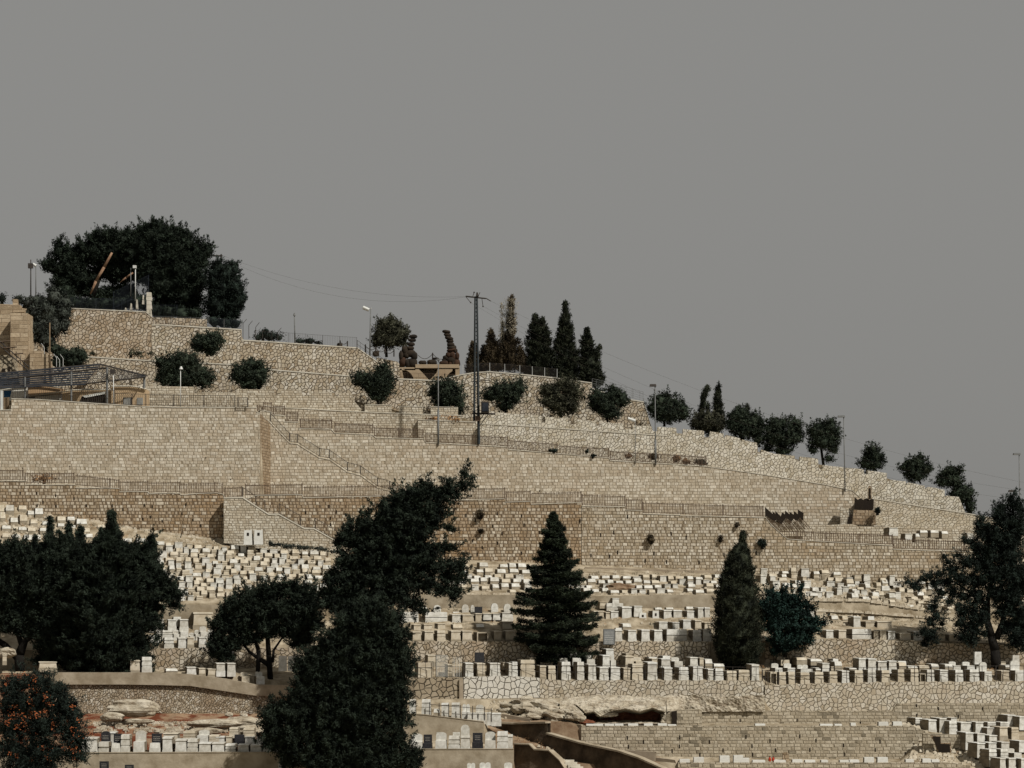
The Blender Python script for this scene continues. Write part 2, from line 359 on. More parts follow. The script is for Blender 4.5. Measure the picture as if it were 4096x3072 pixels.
# ------------------------------------------------------------------ foliage
def leafmesh(name, cen, nrm, size, mat, parent, aspect=.55, up=0.0, origin=Vector((0,0,0))):
    if mat in ('leaf_pine', 'leaf_fir', 'leaf_cyp', 'leaf_brown', 'leaf_dark') and len(cen) > 3000:
        k_ = 2 if mat == 'leaf_pine' else 1
        cen = np.repeat(cen, k_, 0)+RNG.normal(0, .05, (len(cen)*k_,3)); nrm = np.repeat(nrm, k_, 0); n = len(cen)
        t = nrm+RNG.normal(0, .45, (n,3)); t[:,2] += .25+up*.4; t /= np.linalg.norm(t, axis=1)[:,None]+1e-9
        d = RNG.normal(0, .6, (n,3))+np.array([.3,-.6,.5]); b = np.cross(d, t); b /= np.linalg.norm(b, axis=1)[:,None]+1e-9
        s = (size*1.15*RNG.uniform(.6, 1.4, n))[:,None]; asp = .24
    else:
        n = len(cen); asp = None

    if asp is None:
        d = nrm + RNG.normal(0, .38, (n,3)); d /= np.linalg.norm(d, axis=1)[:,None]+1e-9
        t = RNG.normal(0, 1, (n,3)); t[:,2] += up*3
        t -= d*(t*d).sum(1)[:,None]; t /= np.linalg.norm(t, axis=1)[:,None]+1e-9
        b = np.cross(d, t)
        s = (size*.86*RNG.uniform(.6, 1.4, n))[:,None]
    else: aspect = asp
    c = cen-np.array(origin)
    v = np.empty((n,4,3)); v[:,0] = c-t*s; v[:,1] = c+b*s*aspect; v[:,2] = c+t*s; v[:,3] = c-b*s*aspect
    me = bpy.data.meshes.new(name); me.vertices.add(n*4); me.vertices.foreach_set('co', v.reshape(-1))
    me.loops.add(n*4); me.loops.foreach_set('vertex_index', np.arange(n*4, dtype=np.int32))
    me.polygons.add(n); me.polygons.foreach_set('loop_start', np.arange(0, n*4, 4, dtype=np.int32)); me.polygons.foreach_set('loop_total', np.full(n, 4, dtype=np.int32))
    me.materials.append(MATS[mat]); me.update(calc_edges=True)
    o = bpy.data.objects.new(name, me); return link(o, parent)
def blobs_to_pts(blobs, Y, dens, leaf, clump=.45, fill=.55, depth=.9, perc=26):
    """blobs (u, v, ru, rv) in photo units at distance Y -> leaf centres and outward normals"""
    C = []; Nn = []
    for bl in blobs:
        u, v, ru, rv = bl[:4]; dy = bl[4] if len(bl) > 4 else 0
        k = Y/F; c = np.array(P(u, v, Y)); rx, rz = ru*k, rv*k; ry = depth*(rx+rz)/2; c[1] += dy
        area = 4*math.pi*((rx*rz+rx*ry+ry*rz)/3)
        n = max(4, int(area*dens/(clump*clump)))
        d = RNG.normal(0, 1, (n,3)); d /= np.linalg.norm(d, axis=1)[:,None]
        r = RNG.uniform(fill, 1.0, n)**.7*RNG.uniform(.86, 1.1, n)
        cc = c+d*r[:,None]*np.array([rx,ry,rz])
        cs = clump*RNG.uniform(.45, 1.25, n)
        q = np.repeat(np.arange(n), perc)
        o = RNG.normal(0, .5, (n*perc,3)); 
        C.append(cc[q]+o*cs[q][:,None]*np.array([1,1,.75])); 
        w = d[q]*.45+o*1.4; w[:,2] += .3; Nn.append(w/np.linalg.norm(w, axis=1)[:,None])
    return np.concatenate(C), np.concatenate(Nn)
def core(blobs, Y, mat, parent, origin, s=.72, depth=.9):
    """dense inner mass of twigs and leaves of a crown"""
    V = []; Fc = []
    for bl in blobs:
        u, v, ru, rv = bl[:4]; dy = bl[4] if len(bl) > 4 else 0
        k = Y/F; c = P(u, v, Y)+Vector((0,dy,0)); rx, rz = ru*k*s, rv*k*s; ry = depth*(rx+rz)/2
        nu, nv = 14, 9; b = len(V)
        for i in range(nv+1):
            for j in range(nu):
                th = math.pi*i/nv; ph = 2*math.pi*j/nu
                d = Vector((math.sin(th)*math.cos(ph), math.sin(th)*math.sin(ph), math.cos(th)))
                q = c+Vector((d.x*rx, d.y*ry, d.z*rz)); f = 1+.32*mnoise.noise(q*1.3)
                V.append(tuple(c+Vector((d.x*rx*f, d.y*ry*f, d.z*rz*f))-origin))
        for i in range(nv):
            for j in range(nu): Fc.append((b+i*nu+j, b+i*nu+(j+1)%nu, b+(i+1)*nu+(j+1)%nu, b+(i+1)*nu+j))
    return V, Fc
def tree(name, label, blobs, Y, mat='leaf_round', trunk=None, dens=.55, leaf=.13, clump=.5, cat='tree', group=None, extra=None, base=None, inner=.7, perc=24, barkmat='wood_bark', aspect=.55, up=0, depth=.9, fill=.55, sprig=0, spl=.8, spread=1.06, wind=(0,.65), tuft=20, tw=.11):
    """trunk: list of limbs, each [(u, v, r_px[, dy]), ...]"""
    if base is None:
        base = trunk[0][0][:2] if trunk else (blobs[0][0], max(b[1]+b[3] for b in blobs))
    blobs = [(b_[0], b_[1], b_[2]*spread, b_[3]*spread)+tuple(b_[4:]) for b_ in blobs]
    o = empty(name, label, cat, P(base[0], base[1], Y), group)
    cen, nr = blobs_to_pts(blobs, Y, dens, leaf, clump, depth=depth, perc=perc, fill=fill)
    if sprig:
        k = Y/F; ws = np.array([b_[2]*b_[3] for b_ in blobs]); idx = RNG.choice(len(blobs), sprig, p=ws/ws.sum()); C2 = []; N2 = []
        for i in idx:
            u_, v_, ru_, rv_ = blobs[i][:4]; d = RNG.normal(0, 1, 3); d[1] -= .4; d /= np.linalg.norm(d)
            c = np.array(P(u_, v_, Y)); c[1] += blobs[i][4] if len(blobs[i]) > 4 else 0
            c = c+d*np.array([ru_*k, (ru_+rv_)/2*k*depth, rv_*k])*RNG.uniform(.82,1.02)
            w_ = d*.7+np.array([wind[0],0,wind[1]])+RNG.normal(0,.22,3); w_ /= np.linalg.norm(w_)
            m_ = tuft; t_ = RNG.uniform(0, 1, m_)[:,None]*spl*RNG.uniform(.5,1.2)
            C2.append(c+w_*t_+RNG.normal(0,tw,(m_,3))*(1.3-t_/spl)); N2.append(np.tile(d,(m_,1))+RNG.normal(0,.6,(m_,3)))
        cen = np.concatenate([cen]+C2); N2 = np.concatenate(N2); nr = np.concatenate([nr, N2/np.linalg.norm(N2,axis=1)[:,None]])
    cr = leafmesh('crown', cen, nr, leaf, mat, o, aspect=aspect, up=up, origin=o.location)
    if inner:
        V, Fc = core(blobs, Y, mat, o, o.location, inner, depth)
        n0 = len(cr.data.vertices)
        me = bpy.data.meshes.new('crown'); 
        me.from_pydata(V, [], Fc); me.materials.append(MATS[mat])
        import bmesh
        bm = bmesh.new(); bm.from_mesh(cr.data); bm.from_mesh(me); bm.to_mesh(cr.data); bm.free(); bpy.data.meshes.remove(me)
    M = MB()
    if not trunk:
        b0 = blobs[0]; trunk = [[(base[0], base[1]+6, 7), (b0[0], b0[1], 4)]]
    for limb in trunk:
        M.tube([P(p[0], p[1], Y)+Vector((0, p[3] if len(p) > 3 else 0, 0)) for p in limb], [p[2]*Y/F for p in limb], 7)
    t = M.build('trunk', barkmat, None, True, origin=o.location); t.parent = o; t.location = (0,0,0)
    if extra:
        emat, ename, en, es = extra
        idx = RNG.choice(len(cen), en, replace=False); c2 = []; 
        cc = np.array(P(blobs[0][0], blobs[0][1], Y))
        for i in idx:
            if cen[i][1] < Y-.2 and mnoise.noise(Vector(cen[i])*.55) > .02: c2.append(cen[i]+np.array([0,-.25,.05])+RNG.normal(0,.14,(9,3)))
        c2 = np.concatenate(c2); leafmesh(ename, c2, np.tile([0,-.8,.5],(len(c2),1)), es, emat, o, origin=o.location)
    return o
def spire(name, label, axis, prof, Y, mat='leaf_cyp', n=9000, leaf=.16, tiers=0, group=None, cat='tree', droop=0, rough=.18, twig=.5, aspect=.28, up=1.0, inner=.55, asym=None, trunk_r=5):
    """cypress / fir: axis [(u, v)] bottom->top; prof [(t, radius_px)]"""
    o = empty(name, label, cat, P(axis[0][0], axis[0][1], Y), group)
    L = len(axis)-1; k = Y/F
    nb = n//26; ts = np.sort(RNG.uniform(0, 1, nb)); C = []; Nn = []
    pr = sum((lerp(prof, t) for t in np.linspace(0,1,50)))/50
    for t in ts:
        r = lerp(prof, t)
        if RNG.uniform() > min(1, .25+r/pr*.75): continue
        x = t*L; i = min(int(x), L-1); f = x-i
        u = axis[i][0]+(axis[i+1][0]-axis[i][0])*f; v = axis[i][1]+(axis[i+1][1]-axis[i][1])*f
        c = np.array(P(u, v, Y)); a = RNG.uniform(0, 2*math.pi)
        d = np.array([math.cos(a), math.sin(a), 0])
        lump = 1+rough*mnoise.noise(Vector((math.cos(a)*1.3, math.sin(a)*1.3, t*L*0+v*k*1.1)))*2
        tt = 1.0
        if tiers: 
            ph = (t*tiers+.15*math.sin(3*a)) % 1; tt = 1-.38*ph
        R = r*k*lump*tt*RNG.uniform(.93,1.05)
        rad = R*(RNG.uniform(.25,1)**.5)
        m = 26; s = RNG.uniform(0, 1, m)
        p = c+d*rad-d*(s[:,None]*twig*.9)+np.array([0,0,1])*(-(s[:,None])*twig*(up if not droop else -droop*.6))
        p = p+RNG.normal(0, .1+.06*tiers/8, (m,3))
        C.append(p); w = np.tile(d+np.array([0,0,.35]), (m,1))+RNG.normal(0,.5,(m,3)); Nn.append(w/np.linalg.norm(w,axis=1)[:,None])
    C = np.concatenate(C); Nn = np.concatenate(Nn)
    cr = leafmesh('crown', C, Nn, leaf, mat, o, aspect=aspect, up=0 if droop else up, origin=o.location)
    if inner:
        V = []; Fc = []; ns = 26; nu = 12
        for i in range(ns+1):
            t = i/ns; x = t*L; ii = min(int(x), L-1); f = x-ii
            u = axis[ii][0]+(axis[ii+1][0]-axis[ii][0])*f; v = axis[ii][1]+(axis[ii+1][1]-axis[ii][1])*f
            c = P(u, v, Y)
            for j in range(nu):
                a = 2*math.pi*j/nu; lump = 1+.3*mnoise.noise(Vector((math.cos(a)*2, math.sin(a)*2, v*k*2)))
                R = lerp(prof, t)*k*inner*lump*((1-.38*((t*tiers)%1)) if tiers else 1)
                V.append(tuple(c+Vector((math.cos(a)*R, math.sin(a)*R, 0))-o.location))
        for i in range(ns):
            for j in range(nu): Fc.append((i*nu+j, i*nu+(j+1)%nu, (i+1)*nu+(j+1)%nu, (i+1)*nu+j))
        me = bpy.data.meshes.new('tmp'); me.from_pydata(V, [], Fc)
        import bmesh
        bm = bmesh.new(); bm.from_mesh(cr.data); bm.from_mesh(me); bm.to_mesh(cr.data); bm.free(); bpy.data.meshes.remove(me)
    M = MB(); m = len(axis)
    M.tube([P(axis[0][0], axis[0][1]+8, Y)]+[P(q[0], q[1], Y) for q in axis[:-1]], [trunk_r*k*1.2]+[trunk_r*k*(1-i/m) for i in range(m-1)], 7)
    t = M.build('trunk', 'wood_bark', None, True, origin=o.location); t.parent = o; t.location = (0,0,0)
    return o
#@@DATA

def fir(name, label, axis, prof, Y, mat, whorls=15, per=11, leaf=.13):
    o = empty(name, label, 'tree', P(axis[0][0], axis[0][1], Y)); k = Y/F; C = []; Nn = []; L = len(axis)-1
    def at(t):
        x = t*L; i = min(int(x), L-1); f = x-i; return np.array(P(axis[i][0]+(axis[i+1][0]-axis[i][0])*f, axis[i][1]+(axis[i+1][1]-axis[i][1])*f, Y))
    for w in range(whorls):
        for j in range(per):
            t = min(.985, max(.005, (w+RNG.uniform(-.5,.5)+.4)/whorls)); c = at(t); a = 2*math.pi*(j+RNG.uniform(-.3,.3))/per+w*.7
            R = lerp(prof, t)*k*RNG.uniform(.55,1.12); d = np.array([math.cos(a), math.sin(a), 0]); n = int(70+R*190); q = RNG.uniform(.05,1,n)**.75
            side = np.array([-math.sin(a), math.cos(a), 0]); wd = (.1+.32*R*np.sin(np.pi*np.minimum(q*1.0,1))**.8)
            p = c+d*(q*R)[:,None]+side*(RNG.uniform(-1,1,n)*wd)[:,None]; z = -.32*R*q+.22*R*q**3+RNG.normal(0,.07,n)-np.abs(RNG.normal(0,.26,n)*(1.1-.5*q)); p[:,2] += z
            C.append(p); m = np.tile(d*.9+np.array([0,0,-.1]),(n,1))+side*(RNG.uniform(-1,1,n))[:,None]*.6+RNG.normal(0,.2,(n,3)); Nn.append(m/np.linalg.norm(m,axis=1)[:,None])
    t_ = RNG.uniform(0,1,1500)
    leafmesh('crown', np.concatenate(C), np.concatenate(Nn), leaf, mat, o, origin=o.location)
    M = MB(); m = len(axis); M.tube([P(axis[0][0], axis[0][1]+8, Y)]+[P(q[0], q[1], Y) for q in axis], [9*k]+[9*k*(1-i/m) for i in range(m)], 7)
    t = M.build('trunk', 'wood_bark', None, True, origin=o.location); t.parent = o; t.location = (0,0,0); return o
# ------------------------------------------------------------------ camera, light, sky
cd_ = bpy.data.cameras.new('camera'); cam = bpy.data.objects.new('camera', cd_); COL.objects.link(cam)
cam.location = (0,0,0); cam.rotation_euler = (math.pi/2,0,0)
cd_.sensor_width = 36; cd_.lens = F/4096*36; cd_.shift_y = (H0-1536)/4096; cd_.clip_start = 1; cd_.clip_end = 9000
sc.camera = cam
AZ, EL = math.radians(48), math.radians(46)
sun = bpy.data.lights.new('sun', 'SUN'); sun.energy = 4.3; sun.angle = math.radians(1.0); sun.color = (1,.965,.915)
so = bpy.data.objects.new('sun', sun); COL.objects.link(so)
sd = Vector((math.sin(AZ)*math.cos(EL), -math.cos(AZ)*math.cos(EL), math.sin(EL)))
so.rotation_euler = sd.to_track_quat('Z', 'Y').to_euler()
w = bpy.data.worlds.new('World'); sc.world = w; w.use_nodes = True; nt = w.node_tree
bg = nt.nodes['Background']; sky = nt.nodes.new('ShaderNodeTexSky'); sky.sky_type = 'NISHITA'; sky.sun_disc = False
sky.sun_elevation = EL; sky.sun_rotation = math.pi-AZ; sky.dust_density = 4; sky.air_density = 1.2
hs = nt.nodes.new('ShaderNodeHueSaturation'); hs.inputs['Saturation'].default_value = .12
nt.links.new(sky.outputs[0], hs.inputs['Color'])
nt.links.new(mixc(nt, .88, hs.outputs[0], (2.42,2.385,2.27)), bg.inputs[0]); bg.inputs[1].default_value = .1
sc.view_settings.view_transform = 'Standard'; sc.view_settings.look = 'None'; sc.view_settings.exposure = 0; sc.view_settings.gamma = 1
sc.render.engine = 'CYCLES'; sc.cycles.max_bounces = 4; sc.cycles.diffuse_bounces = 2; sc.cycles.transparent_max_bounces = 4

# ------------------------------------------------------------------ key polylines (photo units)
W5L = [(-1400,1905),(0,1925),(104,1925),(106,1940),(300,1940),(302,1952),(476,1955),(478,1968),(592,1968),(594,1974),(720,1974),(722,1980),(860,1972),(893,1978),(897,1990)]
W5R = [(897,1992),(990,1996),(1024,1982),(1208,1979),(1212,1992),(1590,1984),(1820,2002),(2018,1996),(2020,2010),(2122,2006),(2124,2018),(2325,2011),(2327,2025),(2500,2028),(2502,2041),(2569,2043),(2571,2056),(2720,2061),(2720,2063),(3063,2071),(3085,2100),(3150,2157),(3230,2163),(3570,2183),(3572,2198),(3860,2207),(5600,2290)]
W5BOT = [(-1400,1880),(0,2008),(60,2030),(180,2058),(340,2080),(480,2108),(640,2135),(760,2150),(890,2168),(1060,2195),(1400,2232),(1700,2240),(1830,2242),(2300,2262),(3060,2295),(3300,2330),(3500,2350),(3800,2400),(5600,2480)]
W8L = [(-1400,1640),(0,1641),(44,1641),(46,1596),(150,1599),(240,1605),(400,1616),(560,1626),(700,1630),(1026,1632),(1027,1650),(1040,1652)]
W8R = [(1040,1640),(1088,1650),(1090,1661),(1138,1664),(1139,1688),(1193,1690),(1194,1714),(1325,1718),(1338,1733),(1490,1740),(1503,1752),(1694,1756),(1703,1771),(2030,1789),(2033,1799),(2232,1815),(2436,1833),(2440,1843),(2800,1865),(2852,1871),(3019,1894),(3163,1917),(3302,1940),(3410,1963),(3440,1990)]
W9A = TL('b', [(-1100,925),(-900,925),(-890,960),(-540,965),(-535,1020),(-380,1010),(-160,1015),(-158,985),(0,990),(155,990),(156,1035),(214,1035),(215,988),(390,990),(400,1045),(459,1045),(460,1003),(655,1010),(656,1048),(714,1050),(715,1015),(825,1022),(850,1090),(915,1165)])
W10 = [(1903,1682),(1930,1640)]+TL('c', [(240,1172),(330,1190),(500,1205),(685,1215),(690,1270),(719,1275),(720,1225),(915,1240),(920,1288),(974,1290),(975,1247),(1155,1262),(1160,1307),(1204,1310),(1205,1268),(1390,1285),(1395,1333),(1478,1335),(1480,1298),(1640,1310),(1650,1350),(1689,1350),(1690,1312),(1850,1320),(1855,1368),(1909,1370),(1910,1330),(2090,1345),(2095,1400),(2139,1400),(2145,1352)])+ \
      TL('d', [(480,615),(485,662),(500,625),(625,655),(632,700),(640,665),(770,695),(778,780),(802,785),(805,752),(925,790),(1095,805),(1098,842),(1140,850),(1141,812),(1295,830),(1305,915),(1335,920),(1336,885),(1690,925),(1695,963),(1725,965),(1726,930),(1890,955),(1892,1030),(1930,1012),(1980,1020)])+ \
      TL('e', [(1190,702),(1192,742),(1210,712),(1355,742),(1358,778),(1380,750),(1525,775),(1530,850),(1545,825),(1650,838),(1712,990),(2300,1190),(4000,1800)])
W11B = [(-1400,1440),(300,1428),(361,1430),(616,1446),(819,1455),(926,1460),(1070,1480),(1408,1507),(1560,1514),(1580,1517),(1709,1523),(1835,1531)]
W11U = [(-1400,1230),(60,1230),(287,1235),(583,1249),(606,1268),(607,1302),(660,1302),(965,1321),(966,1363),(1024,1366),(1431,1394),(1598,1512),(1620,1514)]
W11R = [(1835,1503)]+TL('c', [(105,848),(240,840),(500,862),(820,895),(1122,937),(1124,985),(1200,1010),(1440,1080),(1570,1100),(1625,1280),(1640,1330)])

def flat(prev, Y0, Y1, d=0): return [(u, VZ((H0-v)/F*Y0+d, Y1)) for (u, v) in prev]
def sh(p, d): return [(u, v+d) for u, v in p]
# terrain: contours front to back, (Y, polyline)
G = []
G.append((40, [(0, VZ(-30,40))])); G.append((225, [(0, VZ(-18,225))]))
G.append((250.05, [(0,3130)]))
G.append((250.4, [(2056,3010),(2060,3110),(2650,3118)]))
G.append((254.95, [(-1500,2990),(1200,2985),(2056,2985),(2062,3095),(2650,3090),(3860,3085),(3930,3070)]))
G.append((255.3, [(1200,2955),(2056,2980),(2062,3060),(2650,3052),(3870,3056),(3930,3062)]))
G.append((257.65, [(1200,2935),(1940,2975),(1950,3020),(2310,3035),(3640,3047),(3850,3050),(3900,3035)]))
G.append((258.0, [(1200,2918),(1600,2862),(1935,2884),(1945,2935),(2310,3020),(3640,3044),(3850,3046),(3900,3020)]))
G.append((262.05, [(1200,2895),(1600,2848),(1935,2868),(1945,2893),(2315,2990),(2325,3037),(3600,3035),(3660,2985),(3780,2950)]))
G.append((262.4, [(1200,2885),(1600,2842),(1935,2862),(1945,2888),(2280,2888),(2330,2904),(3640,2906),(3780,2945)]))
G.append((267.45, [(1200,2852),(1600,2812),(2240,2830),(2270,2893),(2700,2893),(3640,2895),(3780,2905)]))
G.append((267.8, [(0,2700),(750,2705),(1024,2745),(1200,2755),(1600,2798),(2240,2800),(2270,2800),(2700,2846),(3580,2844),(3590,2818),(5000,2810)]))
G.append((270.1, [(0,2692),(750,2700),(1024,2738),(1200,2745),(1600,2796),(2270,2792),(3060,2792),(3080,2842),(3580,2842),(3590,2814),(5000,2810)]))
W6TOP = [(1400,2712),(1612,2712),(1840,2712),(1856,2708),(2040,2704),(2150,2718),(2270,2722),(3050,2723),(3100,2741),(3350,2733),(3600,2729),(4096,2726),(5000,2722)]
G.append((270.5, [(0,2685),(600,2690),(900,2690),(1024,2720),(1200,2725)]+sh(W6TOP, 3)))
G.append((277.15, [(0,2680),(600,2678),(1200,2664),(1600,2652),(5000,2652)]))
G.append((277.5, [(0,2600),(550,2598),(900,2596),(1200,2590),(1600,2570),(2840,2570),(3250,2556),(4096,2575)]))
G.append((286.7, [(0,2480),(600,2502),(1000,2500),(1600,2432),(2870,2432),(3260,2455),(4096,2500)]))
G.append((287.1, [(0,2450),(560,2416),(960,2412),(1100,2400),(1600,2384),(2860,2384),(3250,2402),(3450,2402),(3700,2440),(4096,2470)]))
G.append((310.1, sh(W5BOT, -4)))
W5ALL = W5L[:-1]+W5R
G.append((310.45, sh(W5ALL, 4)))
g = flat(sh(W5ALL, 4), 310.45, 316.05); G.append((316.05, g))
g2 = [(u, v) for u, v in sh(W8L, 5)]+[(1042, lerp(g, 1042))]+[(u, v) for u, v in g if u > 1060]; G.append((316.4, g2))
g3 = flat(g2, 316.4, 322.05); G.append((322.05, g3))
W8ALL = [(u, v) for u, v in W8L if u < 1035]+W8R+[(3460,2105),(3780,2110),(3830,2125),(5600,2210)]
G.append((322.4, sh(W8ALL, 5)))
g4 = flat(sh(W8ALL, 5), 322.4, 330.65); G.append((330.65, g4))
g5 = [(-1400,1610),(1100,1625),(1408,1632),(1500,1640),(1850,1672),(1903,1690),(1915,1697),(2667,1743)]; g5 += [(u, v+10) for u, v in [(2700,1760),(3050,1800),(3200,1830),(3400,1875),(3540,1900),(3700,1960),(3780,1985),(3880,2065),(4096,2098),(5600,2250)]]
G.append((331.0, g5))
g6 = flat(g5, 331.0, 336.0); G.append((336.0, g6))
g7 = [(u, v+5) for u, v in W11B if u < 1830]+[(1836,1508)]+[(u, v+5) for u, v in W11R[1:-2]]+[(2600, lerp(g6,2600))]+[(u, v) for u, v in g6 if u > 2610]
G.append((336.3, g7))
g8 = flat(g7, 336.3, 342.15); G.append((342.15, g8))
g9 = [(u, v+5) for u, v in W11U]+[(1625, lerp(g8,1625))]+[(u, v) for u, v in g8 if u > 1640]
G.append((342.5, g9))
G.append((350, flat(g9, 342.5, 350, -.1))); G.append((380, flat(g9, 342.5, 380, -2.0))); G.append((520, flat(g9, 342.5, 520, -22)))
G.append((1500, [(0, VZ(-60,1500))])); G.append((8500, [(0, VZ(-120,8500))]))
us = list(np.arange(-1504, 5632, 16.0)); V = []; Fc = []; rows = []
sub = []
for i, (Y, pl) in enumerate(G):
    if i and G[i-1][0] > 200 and Y-G[i-1][0] > 3 and Y < 400:
        for t in (.25,.5,.75): sub.append((i, t))
    sub.append((i, 1))
for (i, t) in sub:
    Y, pl = G[i]
    for u in us:
        if t == 1 or i == 0: p = P(u, lerp(pl, u), Y)
        else:
            a = P(u, lerp(G[i-1][1], u), G[i-1][0]); b = P(u, lerp(pl, u), Y); p = a.lerp(b, t); p.z += .22*mnoise.noise(p*.8)-.06
        V.append(tuple(p))
nu = len(us)
for r in range(len(sub)-1):
    for c in range(nu-1): Fc.append((r*nu+c, r*nu+c+1, (r+1)*nu+c+1, (r+1)*nu+c))
me = bpy.data.meshes.new('hillside_ground'); me.from_pydata(V, [], Fc); me.materials.append(MATS['soil']); me.materials.append(MATS['orange_soil']); me.materials.append(MATS['red_soil'])
for k, pg in enumerate(me.polygons):
    r, c = divmod(k, nu-1); u = us[c]; Y = G[sub[r][0]][0]
    if 1945 < u < 2640 and Y < 263: pg.material_index = 1
    if u < 1230 and 250.6 < Y < 268.5: pg.material_index = 2
link(tag(bpy.data.objects.new('ground', me), kind='structure'))
def gz(u, Y):
    """height of the ground at photo column u and distance Y"""
    for (ya, a), (yb, b) in zip(G, G[1:]):
        if ya <= Y <= yb:
            t = (Y-ya)/(yb-ya); za = (H0-lerp(a,u))/F*ya; zb = (H0-lerp(b,u))/F*yb
            return za+(zb-za)*t
def gY(u, v, y0, y1):
    """distance at which the ground shows at photo point (u, v), searched between y0 and y1"""
    best = None
    for i in range(61):
        Y = y0+(y1-y0)*i/60; e = abs((H0-gz(u, Y)/Y*F)-v)
        if best is None or e < best[0]: best = (e, Y)
    return best[1]

# ------------------------------------------------------------------ retaining walls
w = wall('retaining_wall', 'long pale ashlar wall with iron pickets on top, left of the upper stairs and below the pergola', 'retaining wall', W8L, sh(W5L, 60)[:-1]+[(1045,2060)], 316, 'ashlar_main', cop=.08)
slots(w, TL('f', [(88,497),(345,485),(597,500),(928,524),(1432,638),(1778,637),(197,727),(604,711),(742,801),(1993,824)]), 316, 4, 4, 'drain_hole')
w = wall('return_wall', 'brown stained corner wall receding beside the top of the long stair railing', 'wall', [(1040,1653,316.02),(1092,1705,322)], [(1040,2050),(1092,2050)], 316, 'ashlar_return', th=.5)  # deeper brown than the walls on either side
w = wall('street_retaining_wall', 'huge pale ashlar wall carrying the street fence with the long diagonal stair', 'retaining wall', W8R, [(1040,2040),(2000,2060),(3060,2160),(3440,2200)], 322, 'ashlar_main', cop=.06)
slots(w, TL('g', [(1578,685),(1545,830)])+TL('h', [(240,137)]), 322, 4, 6, 'drain_hole')
# the box-like recess with dark opening at the right end
b = wall('gate_tower', 'squat stone box with dark opening and small turret, right end of street wall', 'tower', TL('d', [(1640,1190),(1700,1175),(1790,1180),(1800,1230)]), [(3400,2110),(3540,2110)], 320.5, 'ashlar_mid', th=1.5)
def panel(name, pts, Y, mat, parent, dy=-.03):
    M = MB(); q = [P(u, v, Y)+Vector((0,dy,0)) for u, v in pts]; M.poly([tuple(x) for x in q])
    q2 = [x+Vector((0,.12,0)) for x in q]; n = len(q)
    for i in range(n): M.quad(tuple(q[i]), tuple(q2[i]), tuple(q2[(i+1)%n]), tuple(q[(i+1)%n]))
    o = M.build(name, mat, None, origin=parent.location); o.parent = parent; o.location = (0,0,0); return o
panel('dark_opening', TL('d', [(1612,1268),(1775,1272),(1778,1180),(1760,1178),(1740,1188),(1715,1172),(1690,1188),(1665,1172),(1640,1186),(1612,1165)]), 320.3, 'dark_hole', b)
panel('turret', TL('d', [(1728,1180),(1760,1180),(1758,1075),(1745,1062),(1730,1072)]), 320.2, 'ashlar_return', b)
panel('turret_slot', TL('d', [(1736,1178),(1752,1178),(1750,1085),(1738,1085)]), 320.15, 'dark_hole', b)
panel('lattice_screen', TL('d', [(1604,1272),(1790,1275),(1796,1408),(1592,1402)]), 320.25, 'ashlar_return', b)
panel('side_opening', TL('d', [(1548,1392),(1582,1392),(1590,1310),(1575,1308)]), 320.0, 'dark_hole', b)
w = wall('retaining_wall', 'low golden stone wall under the squat stone box with dark opening', 'retaining wall', TL('d', [(1490,1250),(1600,1262),(1790,1272),(1800,1400),(1910,1410)]), 2200, 320.8, 'ashlar_mid')
w = wall('retaining_wall', 'stone band between the dark stairwell and the right hand pine, above the zigzag topped fence', 'retaining wall', TL('d', [(840,1330),(1175,1412),(1590,1395),(1640,1412),(1900,1420),(1905,1440)])+TL('e', [(1080,1115),(1800,1120),(4000,1300)]), sh(W5R, 40), 318, 'ashlar_mid')
# dark stairwell
b = empty('stairwell', 'dark sawtooth edged stairwell opening in the street wall, right of the picket fence end', 'stairwell', P(3150,2080,317.6))
panel('dark_opening', TL('d', [(838,1250),(880,1285),(905,1310),(903,1283),(930,1312),(928,1282),(975,1330),(985,1295),(1010,1312),(1012,1278),(1050,1312),(1052,1290),(1085,1315),(1090,1285),(1122,1310),(1122,1270),(1170,1300),(1170,1368),(1140,1340),(1118,1370),(1085,1350),(1070,1375),(1020,1345),(980,1395),(935,1360),(925,1370),(850,1330),(840,1330)]), 317.5, 'dark_hole', b)
panel('stair_wall', TL('d', [(850,1332),(925,1372),(980,1397),(1020,1347),(1070,1377),(1118,1372),(1140,1342),(1172,1368),(1180,1470),(1180,1500),(860,1500),(850,1440)]), 317.7, 'ashlar_mid', b)
M = MB()
for i in range(14):
    x = 862+i*23; a = T('d', x, 1345+ (i%3)*8); c = T('d', x+75, 1345+95)
    M.bar(P(a[0],a[1],317.5), P(c[0],c[1],317.5), .035, n=4)
M.build('slant_streaks', 'iron_brown', None, origin=b.location).parent = b  # thin dark slanting streaks laid over the stair wall
for ch in b.children: ch.location = (0,0,0)

